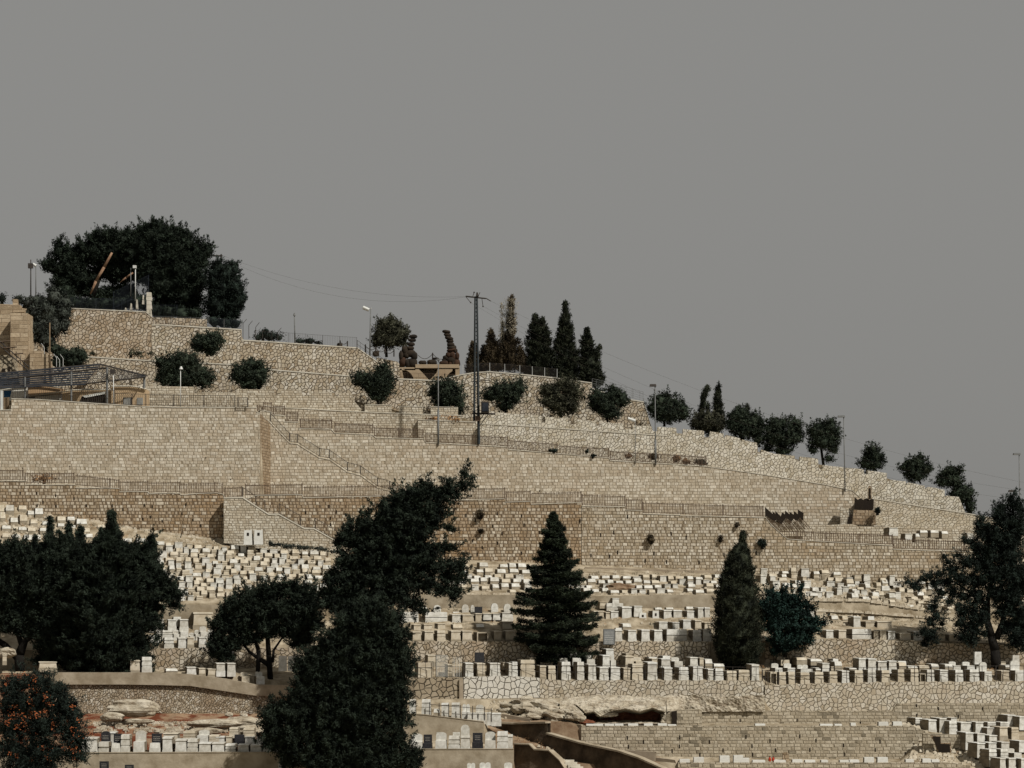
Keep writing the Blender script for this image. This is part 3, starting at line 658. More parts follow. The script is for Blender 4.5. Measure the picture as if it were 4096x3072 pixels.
w5 = wall('retaining_wall', 'brown stained ashlar retaining wall at the left above the graves, left of the lower stairs', 'retaining wall', W5L, W5BOT, 310, 'ashlar_stain', cop=.06, jag=1.2)
slots(w5, TL('f', [(175,943),(318,943),(482,965),(640,990),(372,1022),(322,1050),(482,1055),(745,1050),(970,1050),(1062,1085),(1248,1048),(1316,1060),(1232,1165),(1402,1185),(1572,1120),(1666,1175),(1735,1225),(1920,1140),(1300,1150),(1606,1042)]), 310, 5, 11)
w5r = wall('retaining_wall', 'wide brown stained ashlar retaining wall behind the leaning pine, below the picket fence', 'retaining wall', [(u,v) for u,v in W5R if u <= 2325], W5BOT, 310.05, 'ashlar_stain', cop=.06, copmat='coping', jag=0)
slots(w5r, TL('g', [(632,1057),(694,1105),(775,1130),(643,1160),(832,1178),(644,1215),(760,1240),(953,1100),(430,1110),(1708,1110),(1815,1135),(1895,1178),(2046,1228),(2085,1120),(2126,1293),(1872,1355),(2088,1375),(1955,1412),(1912,1472)])+TL('h', [(83,352),(105,432),(240,497),(82,675)]), 310.05, 5, 13)
w5s = wall('retaining_wall', 'long tan ashlar retaining wall running right from the dark fir behind the hillside graves', 'retaining wall', [(u,v) for u,v in W5R if u >= 2326], W5BOT, 310.0, 'ashlar_stainr', cop=.06, jag=0)
slots(w5s, TL('h', [(588,396),(880,497),(766,518),(1375,507),(1505,540),(912,668),(1228,677),(683,695),(843,703),(1150,743),(1336,750),(1616,755),(1832,688),(2110,675),(998,360)]), 310.0, 5, 15)
# stairs on the street wall and in front of the lower wall
SU = TL('g', [(0,262),(60,265),(125,325),(290,500),(357,508),(548,628),(635,642),(790,750),(902,778),(1050,885),(1155,912),(1290,1010)])
wall('stair_wall', 'pale ashlar flank of the upper diagonal stairs on the street wall', 'stair wall', [(u, v+6) for u, v in SU[1:]], 2060, 320.8, 'ashlar_main', th=1.1, cop=.05)
SL = [(895,1994)]+TL('f', [(2095,985),(2212,1062)])+TL('g', [(110,1132),(195,1130),(415,1252),(500,1254),(690,1362),(810,1405)])
wall('stair_wall', 'pale ashlar flank with light coping of the lower diagonal stairs above the two white tombs', 'stair wall', SL, [(895,2172),(1060,2198),(1400,2240)], 308.4, 'ashlar_mid', th=1.2, cop=.14)
# upper walls along the street
wall('street_wall', 'pale ashlar wall with notched top behind the upper street fence, left of centre', 'wall', W9A, [(0,1700),(3000,1700)], 330.6, 'ashlar_mid', th=.5)
wall('street_wall', 'low pale ashlar wall with thin coping behind the stepped street fence', 'wall', TL('b', [(60,1130),(140,1143),(300,1153),(700,1175),(1060,1192),(1440,1206),(1775,1218),(1776,1262)]), [(1000,1720),(1903,1790)], 330.0, 'ashlar_mid', cop=.1)
wall('street_wall', 'short ashlar wall with white coping below the rust coloured plants, left of the steel power pole', 'wall', TL('b', [(1400,1252),(1890,1273),(1905,1330),(1935,1400)]), 1790, 329.4, 'ashlar_mid', cop=.08)
for i, (x0, x1, y, pos) in enumerate(((940,1170,1123,'left'),(1235,1440,1138,'middle'),(1510,1745,1142,'right'))):
    wall('planter_wall', f'low pale stone planter block, {pos} of the three under the round trees', 'planter', TL('b', [(x0,y-2),(x1,y+4)]), T('b',0,1200+i*6)[1], 330.15, 'ashlar_mid', th=.9, cop=.06, group='stone planter blocks along the street')
wall('street_wall', 'rough white stone wall with notched top stepping down to the right under the round trees', 'wall', W10, [(1900,1800),(2400,1860),(2800,1890),(3020,1915),(3302,1960),(3450,2100),(3900,2140),(4000,2160)], 329.6, 'crazy_white', jag=1.0, th=1.2)
wall('street_wall', 'white rough stone plinth wall with long pale coping right of the steel power pole', 'wall', TL('c', [(150,1292),(190,1291),(600,1312),(1100,1348),(1500,1375),(1770,1392)]), [(1900,1800),(2400,1860),(2700,1880)], 328.6, 'crazy_white', cop=.1)
wall('retaining_wall', 'rough pale stone wall with thin coping sloping down to the right hand pine', 'retaining wall', TL('e', [(920,858),(1100,887),(1740,987),(1930,1022),(2300,1085),(4000,1350)]), [(3490,2118),(5200,2260)], 327.6, 'crazy_right', cop=.1)
wall('hilltop_wall', 'middle tier rough stone wall with white coping and railing, below the tallest hilltop wall', 'wall', W11B, [(-1400,1560),(1100,1580),(1400,1600),(1835,1700)], 335.9, 'crazy_tan', cop=.14)
wall('hilltop_wall', 'rough stone wall with white coping below the cypress group, right of the steel power pole', 'wall', [(1760,1520)]+W11R, [(1760,1700),(2620,1800)], 335.95, 'crazy_tan', cop=.12)
wall('hilltop_wall', 'tall warm rough stone wall topped by the black fence under the big pine', 'wall', W11U[:5], 1480, 342.0, 'crazy_warm', cop=.1)
wall('hilltop_wall', 'rough pale stone wall stepping down from the big pine to the diagonal steps', 'wall', W11U[5:], [(600,1480),(1100,1500),(1620,1530)], 342.1, 'crazy_tan', cop=.14)
wall('parapet', 'low rough stone parapet behind the grey wire fence under the pines', 'parapet', TL('a', [(1312,1014),(1500,1018),(1786,1030)]), T('a',0,1120)[1], 343.3, 'crazy_warm')
wall('hilltop_wall', 'short rough stone wall behind the diagonal steps below the round topped tree', 'wall', TL('b', [(1040,712),(1220,748),(1250,780)]), 1530, 344.0, 'crazy_tan')
# lower terraces
W3a = wall('terrace_wall', 'rough cobbled wall holding the graves between the dark left pine and the twin trunk pine', 'terrace wall', [(330,2600),(555,2595),(700,2593),(840,2592),(1200,2592),(1420,2590)], [(0,2700),(1420,2700)], 276.9, 'crazy_big')
wall('terrace_wall', 'tan rough stone terrace wall behind the railed graves, right of the lower dark pine', 'terrace wall', [(1560,2567),(1700,2566),(2048,2566),(2450,2566),(2838,2566)], 2670, 277.0, 'crazy_big', jag=.8)
wall('terrace_wall', 'tan rough stone terrace wall under the right hand pine', 'terrace wall', [(3060,2590),(3260,2557),(3500,2558),(3750,2572),(4096,2580),(5000,2590)], 2675, 277.1, 'crazy_big', jag=.8)
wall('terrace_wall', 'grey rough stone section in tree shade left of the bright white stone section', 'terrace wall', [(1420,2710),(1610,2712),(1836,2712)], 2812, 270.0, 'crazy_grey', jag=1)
wall('wall_pier', 'narrow brown stone pier between the grey and the bright white terrace wall sections', 'pier', [(1837,2716),(1853,2716)], 2812, 269.8, 'concrete_dark')
wall('terrace_wall', 'bright white crazy paved terrace wall section under the railed graves', 'terrace wall', [(1855,2708),(2040,2704),(2158,2712)], [(1855,2797),(2158,2790)], 270.0, 'crazy_bright')
wall('terrace_wall', 'pale rough stone terrace wall above the dark red cave', 'terrace wall', [(2159,2717),(2270,2722),(3050,2723),(3060,2742)], [(2159,2800),(2460,2796),(3060,2850)], 270.05, 'crazy_terrace', jag=.8)
wall('terrace_wall', 'pale rough stone terrace wall at the far right above the ashlar steps', 'terrace wall', [(3061,2742),(3100,2741),(3350,2733),(3600,2729),(4096,2726),(5000,2722)], [(3061,2850),(3575,2850),(3590,2824),(5000,2820)], 269.9, 'crazy_terrace', jag=.8)
w = wall('terrace_wall', 'coursed ashlar wall under the rough pale wall at the lower right, above the white slabs', 'terrace wall', [(2680,2850),(2710,2842),(3570,2844),(3590,2814),(4096,2812),(5000,2808)], 2930, 267.4, 'ashlar_low', jag=.7)
slots(w, TL('m', [(252,1247),(800,1270),(1472,1146),(1854,1146),(1283,1120),(1285,1203),(1645,1213)])+TL('l',[(1567,1250),(1972,1248)]), 267.4, 5, 12)
w = wall('terrace_wall', 'broad tan ashlar wall below the cave with a row of small white slabs on top', 'terrace wall', [(2325,2903),(3650,2903),(3700,2925),(3760,2990)], 3060, 262.0, 'ashlar_low', jag=.6)
slots(w, TL('l', [(997,1398),(1137,1434),(1006,1476),(1450,1395),(1447,1472),(1706,1433),(1384,1510),(2022,1390),(2074,1470),(1624,1545),(1824,1506),(2079,1542)])+TL('m',[(18,1425),(275,1385),(415,1422),(653,1462),(660,1540),(968,1430),(1262,1462),(927,1502),(362,1502),(65,1505),(1186,1535)]), 262.0, 5, 15)
wall('terrace_wall', 'lowest ashlar wall at the bottom right edge carrying the thin white slabs', 'terrace wall', [(2712,3050),(3790,3050),(3880,3062)], 3140, 254.9, 'ashlar_low')
wall('terrace_wall', 'plain tan concrete wall at the bottom left under the row of white tombs', 'terrace wall', [(-1400,3012),(330,3012),(1140,3010),(1644,2998),(2055,2997)], 3140, 250.0, 'concrete', cop=.05, copmat='concrete')
wall('terrace_wall', 'tan concrete wall behind the tombs beside the lower dark pine', 'terrace wall', [(1600,2854),(1700,2860),(1935,2888)], 2995, 257.6, 'concrete', cop=.05, copmat='concrete')
# concrete parapet with rubble wall below, left
wall('rubble_wall', 'loose rubble stone wall above the red earth, under the curved concrete parapet', 'rubble wall', [(200,2735),(500,2738),(750,2740),(1024,2780),(1160,2785)], [(200,2880),(600,2850),(1160,2870)], 267.2, 'rubble_loose', jag=2)
wall('parapet', 'curved tan concrete parapet above the loose rubble wall at the left', 'parapet', [(200,2690),(500,2690),(620,2690),(760,2697),(900,2715),(1024,2738),(1160,2742)], [(200,2738),(500,2738),(750,2742),(1024,2783),(1160,2788)], 266.9, 'concrete', th=.9)
# concrete bands between the graves
wall('concrete_band', 'tan concrete wall behind the arched headstones left of the twin trunk pine', 'concrete wall', [(560,2412),(700,2418),(830,2420),(960,2414),(1010,2414)], 2520, 286.6, 'concrete')
wall('concrete_band', 'tan concrete wall above the arched headstones between leaning pine and fir', 'concrete wall', [(1600,2382),(1800,2378),(2100,2380)], 2450, 286.6, 'concrete')
wall('concrete_band', 'tan concrete wall between the fir and the tall cypress', 'concrete wall', [(2300,2384),(2602,2384),(2603,2378),(2860,2380)], 2450, 286.65, 'concrete')
wall('concrete_band', 'brown concrete strip at the foot of the tan ashlar wall between fir and cypress', 'concrete wall', [(2340,2268),(2600,2276),(2900,2284)], 2325, 307.5, 'concrete_dark')
wall('concrete_band', 'tan concrete wall among the scattered graves right of the teal bush', 'concrete wall', [(3240,2402),(3340,2400),(3440,2408)], 2462, 287.2, 'concrete')
# lower middle ramp walls
wall('ramp_wall', 'long dark brown wall with sloping pale coping running down to the bottom centre', 'ramp wall', [(1937,2893,261.8),(2060,2897,260.6),(2190,2893,258.4),(2192,2937,258.4),(2330,2976,256),(2480,3008,253.6),(2560,3035,252.2),(2660,3080,250.6)], 3180, 258, 'earth_brown', th=.5, cop=.16, copmat='concrete', cdepth=.35)
wall('ramp_wall', 'shorter dark brown stepped wall beside the pale steps at the bottom centre', 'ramp wall', [(2056,2978,254),(2120,2980,253),(2140,3000,252.8),(2200,3004,252),(2245,3045,251),(2270,3085,250.4)], 3180, 253, 'earth_brown', th=.4, cop=.12, copmat='concrete', cdepth=.25)
wall('ramp_wall', 'dark concrete wall end left of the tan ashlar wall and below the boulders', 'ramp wall', [(2150,2888,264.5),(2325,2902,262.2)], 3010, 263, 'concrete_dark', th=.4, cop=.08, copmat='concrete')
wall('ramp_wall', 'dark low concrete wall below the tan ashlar wall, beside the sloping coping', 'ramp wall', [(2450,2998,258),(2620,3008,256.6),(2622,3030,256.6),(2700,3040,255.4),(2712,3075,255)], 3150, 256, 'concrete_dark', th=.4)
wall('ramp_wall', 'dark low wall between the ramp and the rocks', 'ramp wall', [(2005,2855,264),(2120,2875,262.5),(2125,2890,262.5)], 2960, 263, 'concrete_dark', th=.4)
o = empty('steps', 'short flight of pale steps at the bottom edge beside the dark stepped wall', 'steps', P(2270,3060,250.6))
for i in range(5):
    M = MB(); q = P(2248+i*12, 3040+i*9, 251.2-i*.35); M.box(q.x, q.x+1.1, q.y, q.y+.5, q.z-1, q.z); s = M.build('step', 'coping', None, origin=o.location); s.parent = o; s.location = (0,0,0)
# rusty stair flank lower right
o = empty('stair_flank', 'dark rusty stepped pit wall left of the crowded white tombs at the lower right', 'stair wall', P(3750,3040,259.5))
panel('dark_opening', TL('m', [(1400,1375),(1492,1378),(1494,1440),(1580,1442),(1582,1510),(1665,1512),(1660,1590),(1495,1592),(1480,1540),(1455,1500),(1440,1440),(1415,1400)]), 259.6, 'ashlar_return', o)
panel('dark_opening', TL('m', [(1425,1385),(1490,1388),(1492,1450),(1572,1452),(1576,1585),(1500,1588),(1484,1530),(1458,1480)]), 259.5, 'dark_hole', o)
wall('terrace_wall', 'stepped golden block wall behind the dark pit at the lower right', 'terrace wall', TL('m', [(1340,1360),(1490,1365),(1665,1372),(1666,1420),(1760,1425),(1762,1500),(1900,1510),(1905,1600)]), 3100, 260.2, 'ashlar_low', th=.8)
# ------------------------------------------------------------------ railings
def seg(t, x0, y0, x1, y1): return TL(t, [(x0,y0),(x1,y1)])
railing('picket_fence', 'brown pickets on the long left ashlar wall, running to its corner gate', [TL('f',[(990,178),(1140,186),(1260,188)]),TL('f',[(1262,188),(1500,194),(1760,198),(2030,200)])], 316.2, h=3.1*.85, sp=.3, mat='iron', top=True, r=.02, pr=.05, post_every=3.6)
railing('picket_fence', 'tall posts and top rail on the far left of the pergola wall', [TL('f',[(105,125),(240,130),(530,150),(990,178)])], 316.25, h=3.2, sp=.35, mat='iron', r=.018, pr=.045, post_every=3.4)
railing('stair_gate', 'dark slanted iron railing at the head of the upper stairs', [TL('f',[(2055,198),(2140,200)])], 315.7, h=2.1, sp=.25, mat='iron', r=.02, pr=.06, post_every=1.5)
railing('picket_fence', 'stepped brown picket fence on top of the street retaining wall', [seg('b',10,1205,62,1212),seg('b',62,1180,135,1182),seg('b',147,1208,248,1210),seg('b',265,1263,362,1265),seg('b',382,1324,655,1330),seg('b',680,1358,1010,1370),seg('b',1022,1396,1445,1412),seg('b',1465,1444,2175,1480),seg('c',395,1504,825,1538),seg('c',835,1552,1270,1578),seg('c',1280,1600,2110,1648)],
        322.15, h=1.95, sp=.24, r=.028, pr=.045, spear=True, post_every=4)
railing('picket_fence', 'brown spear topped fence along the top of the left stained wall', [seg('f',-600,828,200,832),seg('f',215,858,640,858),seg('f',650,872,950,905),seg('f',950,905,1030,918),seg('f',1035,930,1280,928),seg('f',1285,940,1555,936),seg('f',1560,948,1855,942),seg('f',1858,938,1925,948),seg('f',1942,986,2090,975)],
        310.2, h=2.1, sp=.27, r=.024, pr=.05, spear=True, post_every=3.6)
railing('picket_fence', 'brown spear topped fence above the stained wall, right of the lower stairs', [seg('g',-90,962,400,958),seg('g',412,978,1230,966),seg('g',1240,966,1710,995),seg('g',1710,999,2150,992),seg('h',-50,236,160,230),seg('h',168,246,598,238),seg('h',605,262,975,272),seg('h',985,300,1125,304),seg('h',1130,330,2170,362)],
        310.25, h=2.2, sp=.26, r=.024, pr=.05, spear=True, post_every=5)
railing('picket_fence', 'low fence with rusty zigzag top, right of the dark stairwell', [seg('e',0,1208,500,1228),seg('e',500,1228,1075,1250),seg('e',1080,1282,1700,1305)], 310.3, h=2.0, sp=.36, mat='iron_brown', r=.03, pr=.06, spear=True, post_every=4)
RU = [(p[0], p[1]) for p in SU[2:]]
railing('stair_railing', 'black railing of the long diagonal stairs on the street wall', [[a, b] for a, b in zip(RU, RU[1:])], 320.9, h=1.95, sp=.26, mat='iron', r=.016, pr=.055, post_every=30)
railing('stair_railing', 'black railing with open landings on the lower diagonal stairs', [TL('f',[(2096,985),(2212,1062)])+TL('g',[(78,1100)]), TL('g',[(200,1125),(385,1232)]), TL('g',[(510,1252),(700,1362)])], 308.9, h=2.35, sp=.33, mat='iron', r=.012, pr=.055, post_every=30)
railing('stair_railing', 'thin brown railing across the landings of the lower diagonal stairs', [TL('g',[(80,1118),(200,1125)]), TL('g',[(388,1232),(508,1245)])], 309.0, h=1.6, sp=.33, mat='iron_brown', r=.012, pr=.03, post_every=30)
# hilltop fences
railing('mesh_fence', 'black mesh fence with tall posts on the warm wall under the big pine', [[T('a',612,940),T('a',1265,958)]], 342.3, h=2.7, sp=.22, mat='slat_blue', r=.014, pr=.03, post_every=3.5)
railing('mesh_fence', 'black fence sloping up to the white stone pillar under the big pine', [[T('a',980,945),T('a',1285,800)]], 343.4, h=4.3, sp=.2, mat='slat_blue', r=.014, pr=.035, post_every=2.6)
railing('mesh_fence', 'thin dark fence between the white pillar and the bare gap in the pines', [[T('a',1322,1010),T('a',1530,1010)]], 342.5, h=2.9, sp=.28, mat='slat_blue', r=.01, pr=.025, post_every=2.4)
railing('mesh_fence', 'grey wire fence standing in front of the short stone parapet', [[T('a',1325,1082),T('a',1805,1095)]], 342.2, h=2.2, sp=.24, mat='grey_metal', r=.01, pr=.022, post_every=2.8)
railing('mesh_fence', 'dark railing at the right hand foot of the big pine group', [[T('a',1788,1092),T('a',2085,1118)]], 342.25, h=2.1, sp=.2, mat='slat_blue', r=.014, pr=.035, postmat='grey_metal', post_every=2.6)
railing('mesh_fence', 'pale thin fence on the coped wall left of the diagonal steps', [[T('b',-10,572),T('b',870,632)]], 342.25, h=2.6, sp=.3, mat='iron', r=.009, pr=.026, post_every=2.35)
railing('stair_railing', 'dark handrail running down the steps beside the hilltop wall', [[T('b',875,632),T('b',1245,895)]], 342.0, h=1.9, sp=1.2, mat='iron', r=.016, pr=.04, post_every=3, rails=(.5,))
railing('mesh_fence', 'thin railing on the middle tier wall left of the boulder monument', [[T('b',60,812),T('b',830,876)]], 336.1, h=1.75, sp=.26, mat='iron_brown', r=.009, pr=.024, post_every=2.4)
railing('mesh_fence', 'thin railing on the middle tier wall in front of the monument arches', [[T('b',1170,890),T('b',1250,900),T('b',1720,918)]], 336.1, h=1.6, sp=.26, mat='iron_brown', r=.01, pr=.028, post_every=2.4)
railing('mesh_fence', 'pale framed dark fence in front of the cypress group', [[T('c',10,853),T('c',105,846),T('c',240,838),T('c',500,858),T('c',822,890)]], 336.15, h=2.15, sp=.17, mat='iron', postmat='pale_metal', r=.014, pr=.03, post_every=2.0)
railing('mesh_fence', 'tall open wire fence stepping down behind the round trees, right of the cypresses', [[T('c',1125,978),T('c',1280,1010),T('c',1565,1092)]], 336.2, h=2.3, sp=1.2, mat='grey_metal', r=.016, pr=.03, rails=(.08,.3,.52,.76), post_every=1.8)
railing('mesh_fence', 'short section of wire fence behind the lamp post on the right', [[T('c',1570,1150),T('c',1625,1180)]], 336.2, h=2.3, sp=1.0, mat='grey_metal', r=.016, pr=.03, rails=(.08,.3,.52,.76), post_every=1.3)
railing('grave_railing', 'thin dark railing in front of the tombs on the long terrace, centre part', [TL('k',[(1400,848),(1530,856)]),TL('k',[(1800,858),(1960,862),(2212,862)]),TL('l',[(0,866),(240,886),(700,890),(1300,892),(2060,905),(2160,910)])], 270.35, h=1.3, sp=50, mat='iron', r=.02, pr=.026, rails=(.5,), post_every=1.7)
railing('grave_railing', 'thin dark railing in front of the tombs on the long terrace, right part', [TL('l',[(2165,945),(2212,944)])+TL('m',[(90,942),(380,930),(680,925),(1120,912),(1850,908),(2212,905)])], 270.3, h=1.45, sp=50, mat='iron', r=.022, pr=.03, rails=(.52,), post_every=1.6)
railing('grave_railing', 'row of plain dark posts before the small graves beside the lower dark pine', [TL('k',[(1500,1205),(1665,1220),(1975,1245),(2035,1258)])], 258.2, h=1.2, sp=50, mat='iron', r=.012, pr=.035, rails=(), top=False, post_every=1.1)
# white barred gate
g = empty('white_gate', 'pale barred metal gate standing among the terrace graves beside the dark pine', 'gate', P(*T('k',1680,870),270.6))
M = MB()
for i in range(16):
    x = 1560+i*10; a = T('k', x, 870-(0 if i > 8 else 0)); t = T('k', x, 682)
    if i > 9: a = T('k', 1562+i*14, 870); t = T('k', 1562+i*14, 700)
    M.bar(P(a[0],a[1],270.6)-g.location, P(t[0],t[1],270.6)-g.location, .02, n=4)
M.build('gate_bars', 'white_bars', g)
M = MB()
for y in (690, 780, 865): M.bar(P(*T('k',1555,y),270.62)-g.location, P(*T('k',1790,y+5),270.62)-g.location, .025, n=4)
for x in (1555, 1790): M.bar(P(*T('k',x,872),270.62)-g.location, P(*T('k',x,676),270.62)-g.location, .035, n=4)
M.build('gate_frame', 'iron', g)

# ------------------------------------------------------------------ poles and lamps
def pole(name, label, t, x, y0, y1, Y, r=2.2, mat='grey_metal', head=None, r2=None, cat='lamp post', thick=None, dx=0):
    a = T(t, x, y1); b = T(t, x+dx, y0); o = empty(name, label, cat, P(a[0], a[1], Y)); L = o.location; k = Y/F
    M = MB(); pa = Vector((0,0,0)); pb = P(b[0], b[1], Y)-L
    M.bar(pa-Vector((0,0,.3)), pb, r*k, (r2 or r*.7)*k, 8); M.build('pole', mat, o, True)
    if thick:
        M = MB(); pc = pa.lerp(pb, thick); M.bar(pa, pc, r*1.7*k, r*1.7*k, 8); M.build('pole_base', mat, o, True)
    if head:
        kind, hx0, hx1, hy0, hy1, hm = head
        p = P(*T(t, hx0, hy1), Y)-L; q = P(*T(t, hx1, hy0), Y)-L; M = MB()
        if kind == 'flat': M.box(p.x, q.x, -.35, .35, p.z, q.z, .05, .05)
        elif kind == 'box': M.box(p.x, q.x, -.25, .25, p.z, q.z)
        elif kind == 'cone': 
            c = (p+q)/2; M.bar((c.x,0,p.z), (c.x,0,q.z), abs(q.x-p.x)/2, abs(q.x-p.x)/5, 10)
        elif kind == 'cam':
            M.bar((p.x,-.1,q.z), (q.x,-.1,p.z), .16, .2, 8); M.bar((q.x*.6,0,p.z), pb, .05, .05)
        elif kind == 'twin':
            for s in (0, .5): M.bar((p.x+.1*s,-.2+.5*s,q.z-.12-s*.1), ((p.x+q.x)/2+.2,-.2+.5*s,p.z+.1), .2, .2, 8)
            M.bar(((p.x+q.x)/2,0,p.z+.1), (q.x,0,q.z-.2), .05, .05)
        M.build('lamp_head', hm, o)
    return o
pole('lamp_post', 'tall thin post with twin white floodlights at the head of the hilltop steps', 'b', 983, 285, 680, 342.9, 3, 'grey_metal', ('twin',925,1000,272,310,'pale_metal'), dx=8)
pole('lamp_post', 'short post with small round head behind the hilltop fence', 'b', 338, 345, 592, 343, 3, 'grey_metal', ('cone',320,346,328,352,'grey_metal'), dx=-6)
pole('lamp_post', 'plain grey post with thick base in front of the boulder monument', 'b', 1575, 735, 1450, 321.9, 2.6, 'grey_metal', ('box',1562,1588,724,738,'grey_metal'), thick=.4)
pole('street_lamp', 'tall lamp post with flat dark head, just left of a round tree', 'c', 1672, 955, 1622, 321.9, 2.6, 'grey_metal', ('flat',1620,1679,944,963,'iron'), thick=.3, dx=-4)
pole('camera_post', 'shorter post with white camera on top, left of the tall flat headed lamp', 'c', 1496, 1245, 1612, 321.9, 1.8, 'grey_metal', ('cam',1433,1495,1240,1262,'pale_metal'))
pole('street_lamp', 'slim pale lamp post with flat head near the notched white wall', 'd', 1530, 465, 1095, 321.8, 2.6, 'grey_metal', ('flat',1467,1528,458,473,'grey_metal'), dx=-12)
pole('street_lamp', 'farthest slim lamp post rising above the right hand pine', 'e', 2180, 465, 1250, 315, 2.6, 'grey_metal', ('flat',2118,2180,459,474,'grey_metal'), dx=-10)
pole('street_lamp', 'lamp with flat dark head just showing above the right hand pine', 'e', 2122, 785, 1250, 313, 2.4, 'iron', ('flat',2078,2136,778,795,'iron'))
pole('lamp_post', 'dark post with box head left of the big pine', 'a', 266, 515, 840, 346, 2.8, 'iron', ('box',244,284,548,590,'iron'))
pole('lamp_post', 'thin grey post standing close beside the box headed post', 'a', 310, 560, 840, 346.5, 2.4, 'grey_metal', ('cam',285,312,552,572,'pale_metal'))
pole('lamp_post', 'thin post with white floodlight against the dark big pine', 'a', 1170, 575, 850, 343.2, 2.2, 'pale_metal', ('box',1150,1178,566,590,'pale_metal'))
pole('lamp_post', 'thin bare post left of the white floodlight under the big pine', 'a', 1130, 590, 812, 343.3, 2.0, 'grey_metal', ('cone',1124,1138,588,604,'grey_metal'))
pole('lamp_post', 'white lamp post with round cap in front of the large round tree', 'a', 1560, 1452, 1790, 317, 1.8, 'pale_metal', ('cone',1548,1582,1438,1462,'pale_metal'))
pole('lamp_post', 'white post with dark box head at the pergola corner', 'a', 980, 1480, 1770, 316.6, 2.4, 'pale_metal', ('box',952,992,1464,1500,'iron'))
pole('wooden_pole', 'weathered wooden pole rising behind the pergola roof', 'a', 430, 1060, 1520, 328, 3.2, 'wood_pole', cat='pole')
# steel power pole
o = empty('power_pole', 'tall lattice steel power pole with crossarm and transformer on the street', 'power pole', P(*T('b',1925,1462),321.9))
L0 = o.location; Yp = 321.9
def q_(x, y, dy=0): return P(*T('b', x, y), Yp)-L0+Vector((0,dy,0))
M = MB(); M.bar(q_(1893,185), q_(1885,1260), .1, .13, 4); M.build('leg', 'pylon_steel', o)
M = MB(); M.bar(q_(1910,185), q_(1925,1462), .1, .17, 4); M.build('leg', 'pylon_steel', o)
M = MB(); ys = list(range(200, 1250, 34))
for i, (a, b) in enumerate(zip(ys, ys[1:])):
    xa = 1893-8*(a-185)/1075; xb = 1910+13*(a-185)/1200; xa2 = 1893-8*(b-185)/1075; xb2 = 1910+13*(b-185)/1200
    M.bar(q_(xa, a), q_(xb2, b), .035, n=4) if i % 2 else M.bar(q_(xb, a), q_(xa2, b), .035, n=4)
M.build('lattice', 'pylon_steel', o)
M = MB(); M.bar(q_(1812,184), q_(1985,203), .09, .08, 4); M.bar(q_(1985,200), q_(2030,226), .06, .05, 4); M.box(q_(1900,0).x, q_(1922,0).x, -.2, .2, q_(0,185).z, q_(0,152).z, .05); M.build('crossarm', 'iron', o)
for (x, y, x2, y2) in ((1815,190,1855,238),(1952,205,1962,272),(1872,188,1885,150),(1935,150,1918,190)):
    M = MB(); M.bar(q_(x,y), q_(x2,y2), .035, n=4); M.bar(q_(x2,y2-5), q_(x2,y2+5), .1, .1, 6); M.build('insulator', 'iron', o)
M = MB(); M.bar(q_(1868,921), q_(2025,908), .05, n=4); M.bar(q_(1868,1196), q_(2068,1200), .1, n=4); M.bar(q_(2010,1202,-.3), q_(1935,1300,-.1), .05, n=4); M.bar(q_(1970,1202,-.3), q_(1930,1262,-.1), .05, n=4); M.build('bracket', 'iron', o)
M = MB(); a = q_(1945,1192); b = q_(2012,1098); M.box(a.x, b.x, -.9, .1, a.z, b.z); M.build('transformer', 'iron', o)
M = MB(); a = q_(1956,1182); b = q_(2008,1110); M.box(a.x, b.x, -.96, -.9, a.z, b.z); tp = M.build('transformer_panel', 'slat_blue', o)
M = MB(); a = q_(1895,1262); b = q_(1940,1222); M.box(a.x, b.x, -.35, .1, a.z, b.z); M.build('junction_box', 'iron_brown', o)
def wire(label, a, b, sag, r=.02):
    M = MB(); n = 24; pts = []
    for i in range(n+1):
        t = i/n; p = a.lerp(b, t); p.z -= sag*4*t*(1-t); pts.append(p)
    M.tube(pts, [r]*(n+1), 3); tag(M.build('power_line', 'iron', None, origin=a), label, 'power line', 'power lines strung over the hill')
wire('thin upper power line from the big pine down to the steel power pole', P(*T('a',1925,480),350), P(*T('b',1815,186),322), 1.6, .009)
wire('lower power line from the big pine down to the steel power pole', P(*T('a',1925,500),350), P(*T('b',1818,188),322), 2.4, .009)
wire('upper power line falling from the steel power pole to the far right', P(*T('b',2030,226),322), P(4200,1950,320), 2.4, .008)
wire('middle power line falling from the steel power pole to the far right', P(*T('b',1962,270),322), P(4200,1975,321), 3.6, .008)
wire('lowest power line falling from the steel power pole to the far right', P(*T('b',1855,238),322), P(4200,2010,322), 4.4, .008)
# small crossarm pole in the big pine
o = empty('power_pole', 'wooden crossarm end sticking out right of the big pine', 'power pole', P(*T('a',1905,1020),350))
M = MB(); M.bar((0,0,0), P(*T('a',1908,478),350)-o.location, .1, .08, 5); M.build('pole', 'iron', o)
M = MB(); M.bar(P(*T('a',1842,482),350)-o.location, P(*T('a',1922,482),350)-o.location, .1, n=4); M.bar(P(*T('a',1912,468),350)-o.location, P(*T('a',1912,512),350)-o.location, .1, n=5); M.build('crossarm', 'iron', o)
